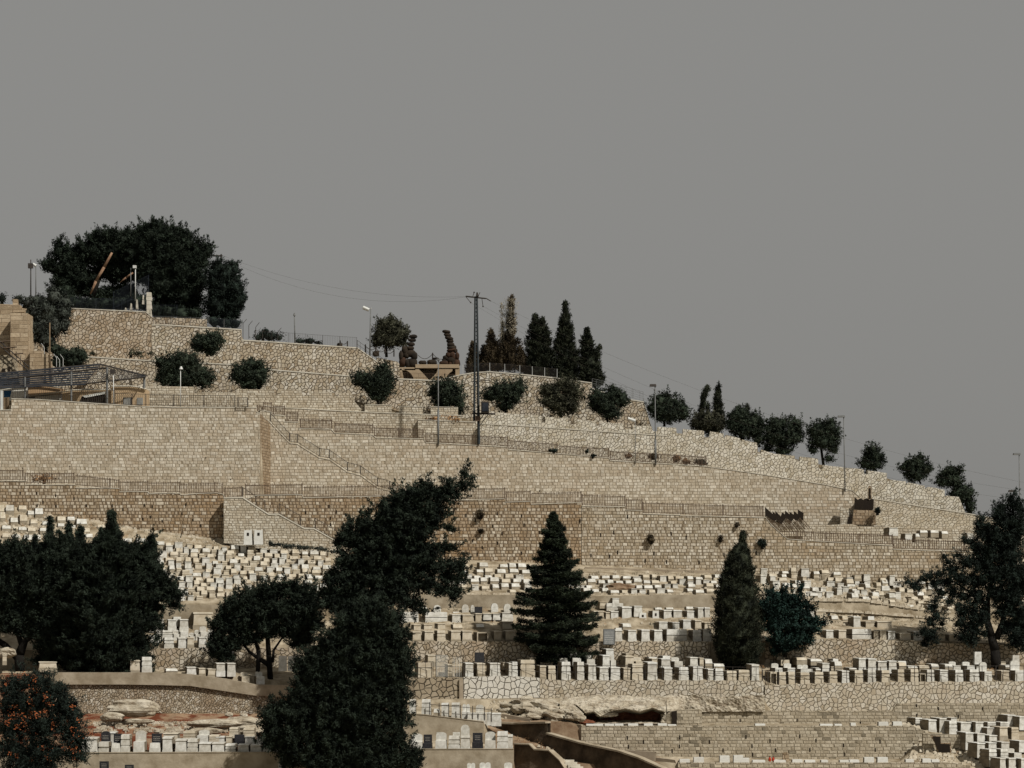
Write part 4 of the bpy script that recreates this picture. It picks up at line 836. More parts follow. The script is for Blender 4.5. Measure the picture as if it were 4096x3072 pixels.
# bent fence posts on the skyline
for i, (x, y0, y1, lab) in enumerate(((5,1160,1215,''),(2100,1045,1200,'a'),(2150,1060,1200,'a'),(2210,1075,1200,'a'),(2268,1120,1200,'a'),(2400,1120,1205,'a'))):
    if not lab: continue
    p = P(*T('a',x,y1),343); M = MB(); q = P(*T('a',x,y0+22),343); M.bar(p, q, .035, n=4); M.bar(q, q+Vector((.45,0,.55)), .03, n=4)
    tag(M.build('bent_fence_post', 'iron', None, origin=p), 'bent topped iron fence post on the skyline right of the big pine', 'fence post', 'bent topped fence posts on the hilltop')
for i, (x, y0, y1) in enumerate(((488,1340,1440),(515,1360,1445),(545,1345,1445),(382,1250,1330))):
    p = P(*T('a',x,y1),327); M = MB(); q = P(*T('a',x,y0+22),327); M.bar(p, q, .03, n=4); M.bar(q, q+Vector((-.35,0,.45)), .025, n=4)
    tag(M.build('bent_fence_post', 'pale_metal', None, origin=p), 'pale bent topped fence post in front of the dark bush above the pergola', 'fence post', 'pale bent fence posts above the pergola')
# white pillars under the big pine
for (x0, x1, y0, y1, lab) in ((1262,1310,795,1015,'tall pillar of stacked white stones at the end of the sloping fence'),(1122,1140,890,950,'short white post, second from the left below the sloping fence'),(1172,1190,855,940,'white post, third from the left below the sloping fence'),(1228,1244,818,900,'white post nearest the tall stone pillar'),(1075,1092,928,952,'smallest white post below the sloping fence')):
    M = MB(); a = P(*T('a',x0,y1),342.9); b = P(*T('a',x1,y0),342.9); n = 6 if x1-x0 > 30 else 2; h = (b.z-a.z)/n
    for i in range(n): M.box(a.x+(i%2)*.05, b.x-(i%2)*.05, 342.9, 343.5, a.z+i*h, a.z+(i+1)*h-.03, .03)
    tag(M.build('stone_pillar', 'coping', None, origin=a), lab, 'pillar')

# ------------------------------------------------------------------ boulder monument
o = empty('boulder_monument', 'monument of dark brown boulders stacked in two columns on an arched tan platform', 'monument', P(*T('b',1500,900),337.8))
L0 = o.location; Ym = 337.6
def bp(x, y, dy=0): return P(*T('b',x,y),Ym)-L0+Vector((0,dy,0))
M = MB(); a = bp(1245,812); b = bp(1757,780); M.box(a.x, bp(1380,0).x, -1.4, 2.4, a.z-.25, b.z-.35); M.box(bp(1380,0).x+.01, b.x, -1.5, 2.5, a.z, b.z); M.build('platform', 'plinth_tan', o)
M = MB(); a = bp(1240,1010); b = bp(1757,812); M.box(a.x, b.x, 1.0, 2.2, a.z, b.z-.1); M.build('back_wall', 'concrete_dark', o)
def arcpts(cx, cy, rx, ry, a0, a1, n=10): return [(cx+rx*math.cos(math.radians(a0+(a1-a0)*i/n)), cy-ry*math.sin(math.radians(a0+(a1-a0)*i/n))) for i in range(n+1)]
def slab(name, pts, mat, dy0=-1.2, dy1=1.0):
    M = MB(); f = [bp(x,y,dy0) for x,y in pts]; g2_ = [bp(x,y,dy1) for x,y in pts]; n = len(f)
    M.poly([tuple(p) for p in f]); 
    for i in range(n): M.quad(tuple(f[i]), tuple(g2_[i]), tuple(g2_[(i+1)%n]), tuple(f[(i+1)%n]))
    return M.build(name, mat, o)
slab('pier', [(1247,818),(1262,818),(1275,880),(1290,960),(1290,1000),(1247,1000)], 'plinth_tan')
slab('pier', [(1270,818)]+arcpts(1265,930,102,105,80,0)[1:]+[(1367,1000),(1560,1000),(1545,965),(1500,918),(1440,850),(1405,818)], 'plinth_tan')
slab('pier', [(1572,818),(1700,818)]+arcpts(1755,925,115,100,120,180)+[(1640,1000),(1520,1000),(1500,918),(1565,850)], 'plinth_tan', -1.21)
slab('pier', [(1725,822),(1757,818),(1757,1000),(1728,1000)], 'plinth_tan')
def boulder(x, y, rx, ry, mat='boulder', dy=0, rot=0):
    V = []; Fc = []; nu, nv = 12, 8; k = Ym/F*K; c = bp(x, y, dy); sd_ = random.random()*50
    for i in range(nv+1):
        for j in range(nu):
            th = math.pi*i/nv; ph = 2*math.pi*j/nu
            d = Vector((math.sin(th)*math.cos(ph), math.sin(th)*math.sin(ph), math.cos(th)))
            d = Vector([math.copysign(abs(q)**.8, q) for q in d]); f = 1+.16*mnoise.noise(d*1.5+Vector((sd_,0,0)))
            px, pz = d.x*rx*k*f, d.z*ry*k*f; cr, sr = math.cos(rot), math.sin(rot)
            V.append(tuple(c+Vector((px*cr-pz*sr, d.y*max(rx*.8,ry)*k*f, px*sr+pz*cr))))
    for i in range(nv):
        for j in range(nu): Fc.append((i*nu+j, i*nu+(j+1)%nu, (i+1)*nu+(j+1)%nu, (i+1)*nu+j))
    M = MB(); M.v = V; M.f = Fc; M.uv = []; return M.build('boulder', mat, o, True)
for a in [(1358,532,37,18),(1350,563,35,16),(1340,598,33,18),(1332,632,36,18),(1285,650,28,40),(1255,700,22,45),(1335,680,45,32),(1368,700,28,36),(1300,690,28,34),(1268,750,32,42,'boulder_red'),(1262,785,25,20),(1310,765,26,40),(1352,762,44,42),(1355,798,26,16),
          (1645,490,36,15,'boulder',0,-.12),(1655,518,33,14,'boulder',0,-.1),(1668,546,38,18,'boulder',0,-.3),(1676,572,32,16),(1682,602,34,20,'boulder'),(1690,630,40,18),(1712,625,20,18),(1688,648,42,14,'boulder_red',0,.2),(1722,655,20,20),
          (1665,690,26,26,'boulder_red'),(1695,688,26,28,'boulder_red'),(1738,700,20,32,'boulder_red'),(1712,712,24,26,'boulder_red'),(1640,715,26,22),(1628,735,22,16),(1690,735,40,26),(1735,762,30,34,'boulder_red'),(1680,765,18,28,'boulder_red'),(1705,765,16,30),
          (1440,757,36,19),(1520,755,46,24),(1550,722,30,10),(1625,760,42,20,'boulder_red')]: boulder(*a)
for (x, y0, y1, lab) in ((1526,672,740,'chain post on the monument between the boulder columns'),(945,600,672,'thick dark chain post at the head of the hilltop steps'),(790,570,625,'dark chain post near the small dark mound'),(727,565,620,'dark chain post at the small dark mound'),(1035,620,690,'chain post beside the brown boulder'),(1112,640,680,'chain post left of the tree trunk'),(1192,640,705,'chain post right of the tree trunk')):
    p = P(*T('b',x,y1),343.5); M = MB(); M.bar(p, P(*T('b',x,y0),343.5), .09, n=6); tag(M.build('chain_post', 'iron', None, origin=p), lab, 'post')
def chain(x0, y0, x1, y1, sag, lab):
    a = P(*T('b',x0,y0),343.5); b = P(*T('b',x1,y1),343.5); M = MB(); n = 10; pts = []
    for i in range(n+1):
        t = i/n; p = a.lerp(b, t); p.z -= sag*4*t*(1-t); pts.append(p)
    M.tube(pts, [.035]*(n+1), 4); tag(M.build('chain', 'iron', None, origin=a), lab, 'chain')
chain(1398,690,1526,680,.55,'iron chain hanging left of the post on the monument'); chain(1526,678,1640,715,.4,'iron chain hanging right of the post on the monument')
chain(727,575,790,578,.3,'iron chain between the two posts by the dark mound'); chain(945,610,1035,630,.35,'iron chain from the steps to the brown boulder'); chain(1035,630,1112,648,.35,'iron chain left of the round tree trunk'); chain(1112,648,1192,650,.4,'iron chain around the round tree trunk')
def rockblob(name, label, u, v, ru, rv, Y, mat='rock', rough=.3, cat='rock', depth=1.0, group=None, sq=.75):
    k = Y/F; c = P(u, v, Y); V = []; Fc = []; nu, nv = 22, 14; s0 = random.random()*90
    for i in range(nv+1):
        for j in range(nu):
            th = math.pi*i/nv; ph = 2*math.pi*j/nu
            d = Vector((math.sin(th)*math.cos(ph), math.sin(th)*math.sin(ph), math.cos(th)))
            d = Vector([math.copysign(abs(q)**sq, q) for q in d])
            f = 1+rough*mnoise.noise(d*1.3+Vector((s0,0,0)))+rough*.3*mnoise.noise(d*4+Vector((s0,0,0)))
            V.append((d.x*ru*k*f, d.y*depth*min(ru,rv*2)*k*f, d.z*rv*k*f))
    for i in range(nv):
        for j in range(nu): Fc.append((i*nu+j, i*nu+(j+1)%nu, (i+1)*nu+(j+1)%nu, (i+1)*nu+j))
    M = MB(); M.v = V; M.f = Fc; o = M.build(name, mat, None); o.location = c; return tag(o, label, cat, group)
rockblob('rock', 'brown boulder at the foot of the round topped tree', *T('b',1035,680), 13, 12, 343.2, 'boulder')
rockblob('rock', 'small dark mound behind the hilltop fence', *T('b',722,612), 11, 11, 344, 'boulder')

# ------------------------------------------------------------------ left buildings and pergola
def tri(t, pts): return TL(t, pts)
def solid(name, label, pts, Y, th, mat, cat, parent=None):
    f = [P(u, v, Y) for u, v in pts]; M = MB(); M.poly([tuple(p) for p in f], [(p.x, p.z) for p in f]); n = len(f)
    for i in range(n):
        a, b = f[i], f[(i+1) % n]; o2 = Vector((0,th,0)); L = (b-a).length
        M.quad(tuple(a), tuple(a+o2), tuple(b+o2), tuple(b), [(0,0),(0,th),(L,th),(L,0)])
    M.poly([tuple(p+Vector((0,th,0))) for p in reversed(f)], [(p.x, p.z) for p in reversed(f)])
    if parent is None:
        o = M.build(name, mat, None, origin=f[0]); return tag(o, label, cat)
    o = M.build(name, mat, None, origin=parent.location); o.parent = parent; o.location = (0,0,0); return o
b = empty('stone_building', 'golden stone block building at the left edge under the pines', 'building', P(*T('a',120,1400),330))
solid('wall', '', tri('a', [(-700,880),(-100,895),(170,905),(172,930),(205,935),(206,968),(90,972),(92,1330),(258,1440),(258,1600),(-700,1600)]), 332, 6, 'ashlar_gold', '', b)
solid('wall', '', tri('a', [(90,975),(238,978),(242,1300),(258,1305),(258,1600),(90,1600)]), 329.5, 4, 'ashlar_gold', '', b)
solid('low_wall', '', tri('a', [(258,1300),(390,1310),(395,1330),(415,1335),(415,1600),(258,1600)]), 328.6, 3, 'ashlar_gold', '', b)
solid('chimney', '', tri('a', [(110,855),(152,857),(152,905),(110,903)]), 333, 1, 'ashlar_gold', '', b)
solid('annex', '', tri('a', [(-300,1345),(60,1340),(115,1350),(120,1440),(160,1500),(160,1600),(-300,1600)]), 326.5, 2.5, 'crazy_grey', '', b)
for (x0, x1, y0, y1) in ((20,45,1455,1500),(70,90,1440,1480),(100,112,1470,1500)):
    solid('window', '', tri('a', [(x0,y0),(x1,y0),(x1,y1),(x0,y1)]), 326.4, .08, 'dark_hole', '', b)
M = MB(); a = P(*T('a',-40,1225),325.9); c = P(*T('a',250,1480),325.9)
for dz in (0, .5): M.bar(a+Vector((0,0,dz)), c+Vector((0,0,dz)), .06, n=4)
for i in range(9): q = a.lerp(c, i/8); M.bar(q, q+Vector((0,0,1.0)), .035, n=4)
s = M.build('stair_rail', 'iron', None, origin=b.location); s.parent = b; s.location = (0,0,0)
for (x0,y0,x1,y1) in ((10,1225,90,1215),(25,1280,145,1270),(120,1330,200,1325),(150,1390,250,1385)):
    M = MB(); M.bar(P(*T('a',x0,y0),325.8), P(*T('a',x1,y1),325.8), .07, n=4); s = M.build('stair_tread', 'iron_brown', None, origin=b.location); s.parent = b; s.location = (0,0,0)
# sheds between wall and pergola (detail zoom 640/2212 px, origin 0,1400)
KZ = 640/2212.0
def Z(x, y): return (x*KZ, 1400+y*KZ)
def zz(pts): return [Z(*p) for p in pts]
sh_ = [('shed', 'orange walled shed with white roof edge under the pergola, left one', [(385,510),(560,495),(850,525),(850,600),(600,615),(385,630)], 'stucco_orange', 321.5),
       ('shed', 'long tan shed with pale roof under the right half of the pergola', [(1000,560),(1500,545),(1530,560),(1530,780),(860,740),(860,590)], 'stucco_tan', 320.5),
       ('shed', 'tan shed with two barred white windows right of the pergola', [(1535,500),(1800,500),(2020,540),(2020,800),(1535,780)], 'stucco_tan', 319.5),
       ('shed', 'stone shed with sloping roof line behind the pergola posts', [(1000,540),(1110,465),(1890,380),(1990,375),(1990,560),(1000,580)], 'ashlar_gold', 323.5),
       ('shed', 'pale low shed with white railing at the left under the pergola', [(0,540),(200,505),(380,500),(385,700),(860,680),(860,600),(600,640),(380,640),(380,700),(0,700)], 'stucco_white', 322.5)]
sheds = []
for nm, lab, pts, mat, Y in sh_:
    o = empty(nm, lab, 'shed', P(*Z(*pts[0]), Y)); solid('wall', '', zz(pts), Y, 3, mat if mat != 'ashlar_gold' else 'crazy_tan', '', o); sheds.append(o)
def bead(name, pts, Y, r, mat, parent):
    M = MB(); M.tube([P(*Z(*p), Y) for p in pts], [r]*len(pts), 5); s = M.build(name, mat, None, origin=parent.location); s.parent = parent; s.location = (0,0,0)
bead('roof_edge', [(385,500),(480,490),(560,490),(700,505),(850,525)], 321.3, .09, 'coping', sheds[0])
bead('roof_edge', [(1000,555),(1280,550),(1530,548)], 320.3, .08, 'coping', sheds[1]); bead('roof_edge', [(380,640),(640,610),(860,580),(1000,560)], 320.3, .08, 'concrete', sheds[1])
bead('roof_edge', [(1535,502),(1800,500),(1900,512),(2020,540)], 319.3, .09, 'coping', sheds[2])
bead('roof_edge', [(0,540),(120,520),(240,500),(380,492)], 322.3, .09, 'coping', sheds[4])
for (x0, x1, y0, y1) in ((1705,1825,655,760),(1895,1970,660,755)):
    o = sheds[2]; wf = solid('window', '', zz([(x0,y0),(x1,y0),(x1,y1),(x0,y1)]), 319.4, .1, 'dark_hole', '', o)
    M = MB(); 
    for i in range(int((x1-x0)/15)+1): p = P(*Z(x0+i*15,y1),319.3); M.bar(p, P(*Z(x0+i*15,y0),319.3), .02, n=4)
    s = M.build('bars', 'white_bars', None, origin=o.location); s.parent = wf; s.location = (0,0,0)
solid('window', '', zz([(1130,640),(1460,590),(1460,740),(1100,720)]), 320.4, .06, 'dark_hole', '', sheds[1]); solid('white_shutter', '', zz([(1135,635),(1455,575),(1455,605),(1180,660)]), 320.3, .06, 'white_bars', '', sheds[1])
solid('doorway', '', zz([(330,640),(480,640),(480,720),(330,700)]), 322.3, .06, 'dark_hole', '', sheds[4])
o = solid('tarpaulin', 'small blue tarpaulin hanging at the far left behind the wall', zz([(55,565),(160,558),(140,650),(55,655)]), 318.5, .05, 'tarp_blue', 'tarpaulin')
solid('gate_post', 'pale gate post at the left end of the pergola wall', zz([(5,560),(35,560),(35,830),(5,830)]), 316.2, .4, 'pale_metal', 'gate post')
solid('door', 'brown door standing behind the wall end at the far left', zz([(40,660),(125,655),(130,820),(45,825)]), 317, .1, 'wood_pole', 'door')
# pergola
o = empty('pergola', 'dark blue slatted pergola on steel posts above the long left wall', 'pergola', P(*Z(980,700),321))
def pz(x, y, Y): return P(*Z(x, y), Y)-o.location
A_, B_, C_, D_ = pz(120,370,317.8), pz(1480,245,318.6), pz(2010,370,324.5), pz(1000,500,317)
# roof as slats running from back-left to front-right
bl, br_, fr, fl = pz(-100,330,326), pz(1380,195,326), pz(2020,360,319), pz(-100,520,317.2)
M = MB(); n = 9
for i in range(n):
    t = i/(n-1)
    p = bl.lerp(fl, t); q = br_.lerp(pz(1180,465,317.2), t); e_ = (fl-bl).normalized()*.7; h_ = Vector((0,0,.03))
    M.hexa([tuple(p-h_), tuple(q-h_), tuple(q+e_-h_), tuple(p+e_-h_)], [tuple(p+h_), tuple(q+h_), tuple(q+e_+h_), tuple(p+e_+h_)])
M.build('roof_slats', 'slat_blue', o)
M = MB(); n = 30
for i in range(n):
    t = i/(n-1); p = br_.lerp(pz(2020,355,322), t); q = pz(1180,465,317.2).lerp(pz(2010,375,318), t)
    M.bar(p, q, .03, n=4)
for i in range(9):
    t = i/8; M.bar(br_.lerp(pz(1180,465,317.2), t), pz(2020,355,322).lerp(pz(2010,375,318), t), .02, n=4)
M.build('shade_net', 'slat_blue', o)
M = MB()
for a, b_ in ((bl, br_), (br_, pz(2020,355,322)), (pz(1180,465,317.2), pz(2010,375,318)), (pz(-100,520,317.2), pz(1180,465,317.2)), (pz(100,400,318.4), pz(1480,245,318.8)), (pz(2020,355,322), pz(2010,375,318)), (br_, pz(1180,465,317.2))): M.bar(a, b_, .09, n=4)
M.build('roof_frame', 'iron', o)
for (x, y0, y1, Y, r) in ((345,375,670,316.9,.1),(985,300,710,316.9,.12),(1480,240,745,316.9,.14),(1990,365,525,319.3,.12),(2003,365,525,319.3,.06)):
    M = MB(); M.bar(pz(x,y1,Y), pz(x,y0,Y), r, n=6); M.build('post', 'grey_metal', o)

# ------------------------------------------------------------------ rocks, cave, earth
def relief(name, label, u0, u1, v0, v1, fY, mat, nu=90, nv=40, cat=None, kind=None, top=None, amp=.3, fr=1.2):
    V = []; Fc = []
    for j in range(nv+1):
        for i in range(nu+1):
            u = u0+(u1-u0)*i/nu; t = j/nv; vt = top(u) if top else v0; vb_ = v1(u) if callable(v1) else v1; v = vt+(vb_-vt)*t
            Y = fY(u, v, t); p = P(u, v, Y); n_ = mnoise.noise(p*fr)+.5*mnoise.noise(p*fr*2.7)+.3*mnoise.noise(p*fr*6); p.y -= amp*n_; p.z += amp*.35*n_; V.append(p)
    for j in range(nv):
        for i in range(nu): a = j*(nu+1)+i; Fc.append((a, a+nu+1, a+nu+2, a+1))
    c = V[nu//2]; M = MB(); M.v = [tuple(q) for q in V]; M.f = Fc; o = M.build(name, mat, None, origin=c); return tag(o, label, cat, kind=kind)
def cave(u, v, t):
    top = lerp([(2280,2812),(2310,2822),(2340,2852),(2375,2846),(2400,2866),(2440,2846),(2500,2836),(2560,2848),(2610,2832),(2640,2842),(2660,2850),(2700,2850)], u)
    bot = lerp([(2280,2805),(2330,2850),(2345,2893),(2640,2893),(2660,2845),(2700,2840)], u)
    d = min(v-top, bot-v)/14
    back = 263.6+(max(0,2838-v)/55)*3.2
    if u > 2670: back = min(back, 266.9)+min(1,(u-2670)/70)*max(0, 267.15-min(back,266.9))
    return min(back,267.15)+3.5*max(0, min(1, d))
relief('rock_outcrop', 'pale rock ledge overhanging the dark red cave below the terrace wall', 2240, 3060, 2783, lambda u: 2897 if u < 2665 else 2846, cave, 'rock', 240, 60, 'rock', top=lambda u: 2783+4*math.sin(u*.02), amp=.22)
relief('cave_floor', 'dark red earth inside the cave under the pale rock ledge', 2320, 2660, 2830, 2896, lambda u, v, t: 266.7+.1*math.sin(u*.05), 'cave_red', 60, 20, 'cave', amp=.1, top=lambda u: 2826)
panel('doorway', TL('l', [(1380,1170),(1425,1165),(1425,1280),(1385,1280)]), 263.9, 'dark_hole', solid('stone_hut', 'small ashlar hut end with dark doorway at the right end of the cave', TL('l', [(1290,1195),(1430,1160),(1640,1150),(1640,1290),(1300,1290)]), 264.0, 1.5, 'ashlar_low', 'hut'))
for a in [(2110,2820,70,32,265.6),(2180,2835,60,36,265),(2040,2830,40,22,266),(2215,2862,45,24,263.6),(2300,2865,36,20,262.9),(2140,2858,50,22,263.9)]:
    rockblob('rock', 'pale broken boulder in the rock pile left of the dark red cave', a[0], a[1], a[2], a[3], a[4], 'rock', .5, group='boulders left of the cave', depth=.8)
big = [(535,2832,105,36,261.8,'broad smooth pale boulder below the rubble wall at the left'),(450,2868,46,18,260.2,'dark fronted boulder under the broad smooth boulder'),(600,2850,28,14,261.4,'small tan boulder right of the broad smooth boulder'),(860,2895,110,18,257.9,'long flat rock ledge above the bottom left tombs'),(820,2925,70,14,256.6,'low grey rock ledge right behind the tombs'),(980,2890,90,22,258.6,'grey rock ledge left of the lower dark pine'),(915,2858,17,9,260.8,'small round pale stone on the red earth'),(975,2862,16,8,261,'second small pale stone on the red earth, near the pine'),(1000,2920,60,20,256.8,'pale rock beside the pine above the tombs'),(560,2885,60,10,259.4,'thin rock ledge crossing the red earth')]
for u, v, ru, rv, Y, lab in big: rockblob('rock', lab, u, v, ru, rv, Y, 'rock', .28, depth=.7, sq=.9)
rockblob('rock', 'pale rock with orange base among the small graves below the tan wall', 2480, 2352, 60, 18, 292, 'orange_soil', .5, depth=.7)
rockblob('rock', 'rough tan rock heap under the dark pines at far left', 20, 2610, 40, 20, 271.5, 'rock', .4)
rs = random.Random(5)
M = MB(); 
def stones(name, label, cat, regions, n, mat, s0, s1, kind='stuff'):
    M = MB()
    for _ in range(n):
        u0, u1, v0, v1, ya, yb = rs.choice(regions); u = rs.uniform(u0,u1); v = rs.uniform(v0,v1)
        Y = gY(u, v, ya, yb); p = Vector(((u-2048)/F*Y, Y, gz(u, Y))); s = rs.uniform(s0,s1)
        b = [tuple(p+Vector((a*s*rs.uniform(.7,1.3), c*s*rs.uniform(.7,1.2), -.1))) for a, c in ((-1,-1),(1,-1),(1,1),(-1,1))]
        t = [tuple(p+Vector((a*s*rs.uniform(.4,.8), c*s*rs.uniform(.4,.8), s*rs.uniform(.5,1)))) for a, c in ((-1,-1),(1,-1),(1,1),(-1,1))]
        M.hexa(b, t)
    return tag(M.build(name, mat, None), label, cat, kind=kind)
stones('loose_stones', 'loose pale stones strewn over the red earth at the lower left', 'stones', [(380,1200,2855,2930,255.5,262)], 900, 'rock', .05, .28)
stones('rubble', 'loose stones scattered between the hillside graves', 'stones', [(0,900,2060,2170,296,310),(600,1400,2180,2400,288,309),(1820,3700,2290,2430,288,309),(3100,3800,2330,2460,284,305),(3100,3800,2330,2460,284,305)], 2400, 'limestone', .07, .26)
stones('rubble', 'heap of broken stones beside the crowded tombs at the lower right', 'stones', [(3640,3960,2930,3062,250.5,263),(3560,4096,2885,2910,262.5,266)], 700, 'limestone', .08, .26)
stones('rubble', 'loose stones on the lower terraces between the tombs', 'stones', [(1640,3700,2575,2690,271,277),(1640,3700,2440,2500,278,286),(1960,2300,2800,2880,262,268),(2070,2300,2990,3060,250.5,258)], 500, 'limestone', .05, .16)

rockblob('rock', 'pale jagged stone hanging in the dark red cave mouth', 2425, 2858, 44, 9, 264.2, 'rock', .5, depth=.8)
rockblob('rock', 'small dark stone on the cave floor at its left', 2345, 2888, 30, 9, 263.6, 'cave_red', .5, depth=.8)
# ------------------------------------------------------------------ vegetation
def Bl(t, L): return [T(t, b[0], b[1])+(b[2]*K, b[3]*K)+tuple(b[4:]) for b in L]
RS = random.Random(3)
def rt(label, t, L, Y, base, mat='leaf_round', limbs=None, **kw):
    bx, by = T(t, *base); bl = Bl(t, L); k = kw.pop('k', 5)
    tr = [[(bx, by, k), (bx+ (bl[0][0]-bx)*.4, (by+bl[0][1])/2, k*.8), (bl[0][0], bl[0][1], k*.4)]]
    for b in bl[1:4]: tr.append([(bx+(bl[0][0]-bx)*.3, (by+bl[0][1])/2, k*.5), (b[0], b[1], k*.25)])
    kw.setdefault('sprig', 130); kw.setdefault('spl', .75); kw.setdefault('spread', RS.uniform(.92,1.04)); kw.setdefault('tuft', 26); kw.setdefault('tw', .14); kw.setdefault('dens', .75); kw.setdefault('leaf', .12); kw.setdefault('clump', .42)
    return tree('round_tree', label, bl, Y, mat, tr, group=None, **kw)
rt('small round dark tree in front of the pale rough wall below the big pine','a',[(1800,1240,125,85),(1740,1250,85,70),(1850,1200,85,70),(1830,1290,70,50),(1700,1270,50,45)],337.5,(1790,1350))
rt('large bushy tree behind the white lamp post with round cap','a',[(1500,1440,130,110),(1620,1400,120,90),(1450,1520,110,100),(1700,1480,110,90),(1580,1560,160,80),(1770,1540,90,90),(1390,1400,50,50),(1560,1340,50,40)],332.5,(1560,1660))
rt('round dark tree left of the notched ashlar street wall','a',[(2110,1500,100,90),(2180,1430,90,70),(2250,1500,90,100),(2160,1580,110,80),(2060,1520,70,80)],332.6,(2160,1670))
rt('dark tree with pointed top and lower left bulge, left of the three planter blocks','b',[(950,900,110,70),(900,910,80,60),(1100,860,85,90),(1060,960,110,90),(1060,1040,100,65),(1140,950,60,100),(1090,800,45,35),(990,960,80,70)],332.6,(1060,1120))
rt('dark round tree below the monument, partly behind the plain grey post','b',[(1640,990,130,100),(1560,1010,80,90),(1700,1050,100,90),(1620,1090,90,70),(1760,1110,55,70),(1760,1180,20,40)],332.7,(1755,1200))
rt('wide topped tree with bare trunk beside the chain posts on the hilltop','b',[(1110,450,90,90),(1180,430,90,80),(1240,500,90,90),(1080,530,90,80),(1150,560,100,80),(1260,570,60,60),(1040,590,50,40)],345,(1128,710),'leaf_olive',k=6)
rt('dark tree with high right lobe behind the pole transformer','c',[(300,1000,95,80),(240,1040,70,60),(370,1050,100,90),(490,980,65,90),(420,1000,90,80),(370,1130,90,50),(450,1060,80,60)],332.5,(380,1190))
rt('reddish loose tree on the notched wall, between two dark round trees','c',[(800,1010,90,80),(880,950,80,60),(960,1010,85,90),(740,1080,70,60),(850,1130,120,90),(720,990,55,60),(930,1120,90,80)],332.6,(860,1230),'leaf_olive',inner=.6)
rt('dark round tree below the open wire fence','c',[(1180,1060,95,90),(1300,1040,80,70),(1380,1070,70,80),(1250,1130,110,80),(1150,1120,70,60),(1310,990,45,40),(1290,1190,90,60)],332.5,(1260,1270))
rt('round tree right of the tall flat headed lamp post','c',[(1720,1090,90,70),(1830,1130,110,80),(1680,1150,80,80),(1770,1210,130,85),(1910,1190,70,70),(1760,1040,40,35)],333,(1750,1310))
rt('olive toned bush below the pair of slim cypresses','d',[(330,510,90,80),(420,520,75,80),(270,540,60,55),(370,560,110,60),(225,520,25,40)],332.8,(350,610),'leaf_olive')
rt('dark crowded tree just right of the pair of slim cypresses','d',[(600,470,85,80),(640,430,50,45),(720,500,100,80),(560,540,70,70),(660,590,120,80),(780,560,60,90),(780,670,50,60)],333,(640,700))
rt('dark twin lobed tree in the middle of the right skyline row','d',[(920,560,80,90),(980,520,60,50),(1100,540,75,80),(1080,640,90,80),(980,660,110,90),(1000,760,90,40),(880,650,60,80),(860,750,40,40)],332.6,(1000,810))
rt('round crowned tree with open trunk left of the slim pale lamp','d',[(1290,590,95,90),(1390,560,80,75),(1440,620,60,70),(1330,680,110,80),(1250,760,40,40),(1420,720,60,70),(1390,830,40,40)],332.4,(1345,900),k=6)
rt('small lone egg shaped tree right of the slim pale lamp','d',[(1760,790,75,80),(1800,850,70,60),(1720,860,70,60),(1770,890,80,40)],332.4,(1708,960),k=4)
rt('bushy lone tree second from the right end of the skyline row','e',[(1230,580,90,70),(1310,550,70,60),(1320,500,35,35),(1360,600,60,60),(1270,650,90,60),(1180,590,50,40)],332.2,(1320,725),k=4)
rt('last and largest tree at the right end of the skyline row','e',[(1560,630,80,60),(1620,620,70,60),(1500,700,70,50),(1600,710,90,60),(1680,790,85,70),(1640,850,80,70),(1730,820,50,70),(1740,920,50,70)],332.5,(1700,990))
spire('cypress','thin leaning cypress, left one of the slim pair', TL('d',[(285,480),(290,380),(310,270),(340,195)]), [(0,16),(.4,15),(.8,8),(1,1)], 334, 'leaf_cyp', 5000, .13)
spire('cypress','slim pointed cypress, right and taller one of the pair', TL('d',[(430,480),(432,400),(430,280),(440,150)]), [(0,26),(.4,24),(.7,14),(.88,6),(1,1)], 334, 'leaf_cyp', 7000, .13)
spire('cypress','tiny cypress tip rising from the crowded skyline trees', TL('d',[(685,440),(685,350)]), [(0,8),(.6,7),(1,2)], 334, 'leaf_cyp', 1200, .12)
spire('cypress','small low cypress between the slim pair', TL('d',[(345,470),(345,330)]), [(0,13),(.6,10),(1,2)], 334.3, 'leaf_cyp', 1500, .12)
tree('hedge','dark undergrowth behind the fence at the foot of the huge pine', Bl('a',[(680,900,80,50),(800,905,90,55),(930,905,90,50),(1050,900,90,55),(1170,880,80,60),(1260,900,60,60),(1360,960,60,60),(1460,975,80,55),(1580,980,80,50),(1680,985,70,50),(600,860,60,60),(560,800,70,60)]), 345.5, 'leaf_pine', cat='hedge', inner=.85)
tree('hedge','dark undergrowth below the conifer right of the huge pine', Bl('a',[(1850,1050,60,45),(1940,1060,70,45),(2030,1070,50,40)]), 345, 'leaf_dark', cat='hedge', inner=.85)
# cypress group
spire('cypress','short cypress at the left end of the group, behind the steel power pole', TL('c',[(100,850),(100,720),(95,570)]), [(0,37.5),(.4,32.5),(.8,15),(1,3.75)], 339.5, 'leaf_brown', 9000, .15, up=.7)
spire('cypress','second short cypress right of the steel power pole', TL('c',[(180,800),(190,700),(190,600)]), [(0,27.5),(.5,20),(1,3.75)], 339.8, 'leaf_brown', 5000, .15)
spire('cypress','brown cypress with two blunt tips beside the dry wispy one', TL('c',[(265,800),(262,640),(250,475)]), [(0,52.5),(.4,40),(.7,25),(.9,15),(1,3.75)], 339.2, 'leaf_brown', 13000, .15, up=.7)
spire('cypress','tall dry wispy cypress with bare tan top', TL('c',[(400,800),(405,600),(420,380),(430,165)]), [(0,68.8),(.3,60),(.45,42.5),(.55,25),(.75,18.8),(1,2.5)], 339.4, 'leaf_brown', 16000, .14, inner=.45)
spire('cypress','bare wispy side spire of the dry cypress', TL('c',[(350,560),(350,400),(338,235)]), [(0,17.5),(.6,11.2),(1,2.5)], 339.0, 'leaf_wispy', 1300, .12, inner=0, twig=.7)
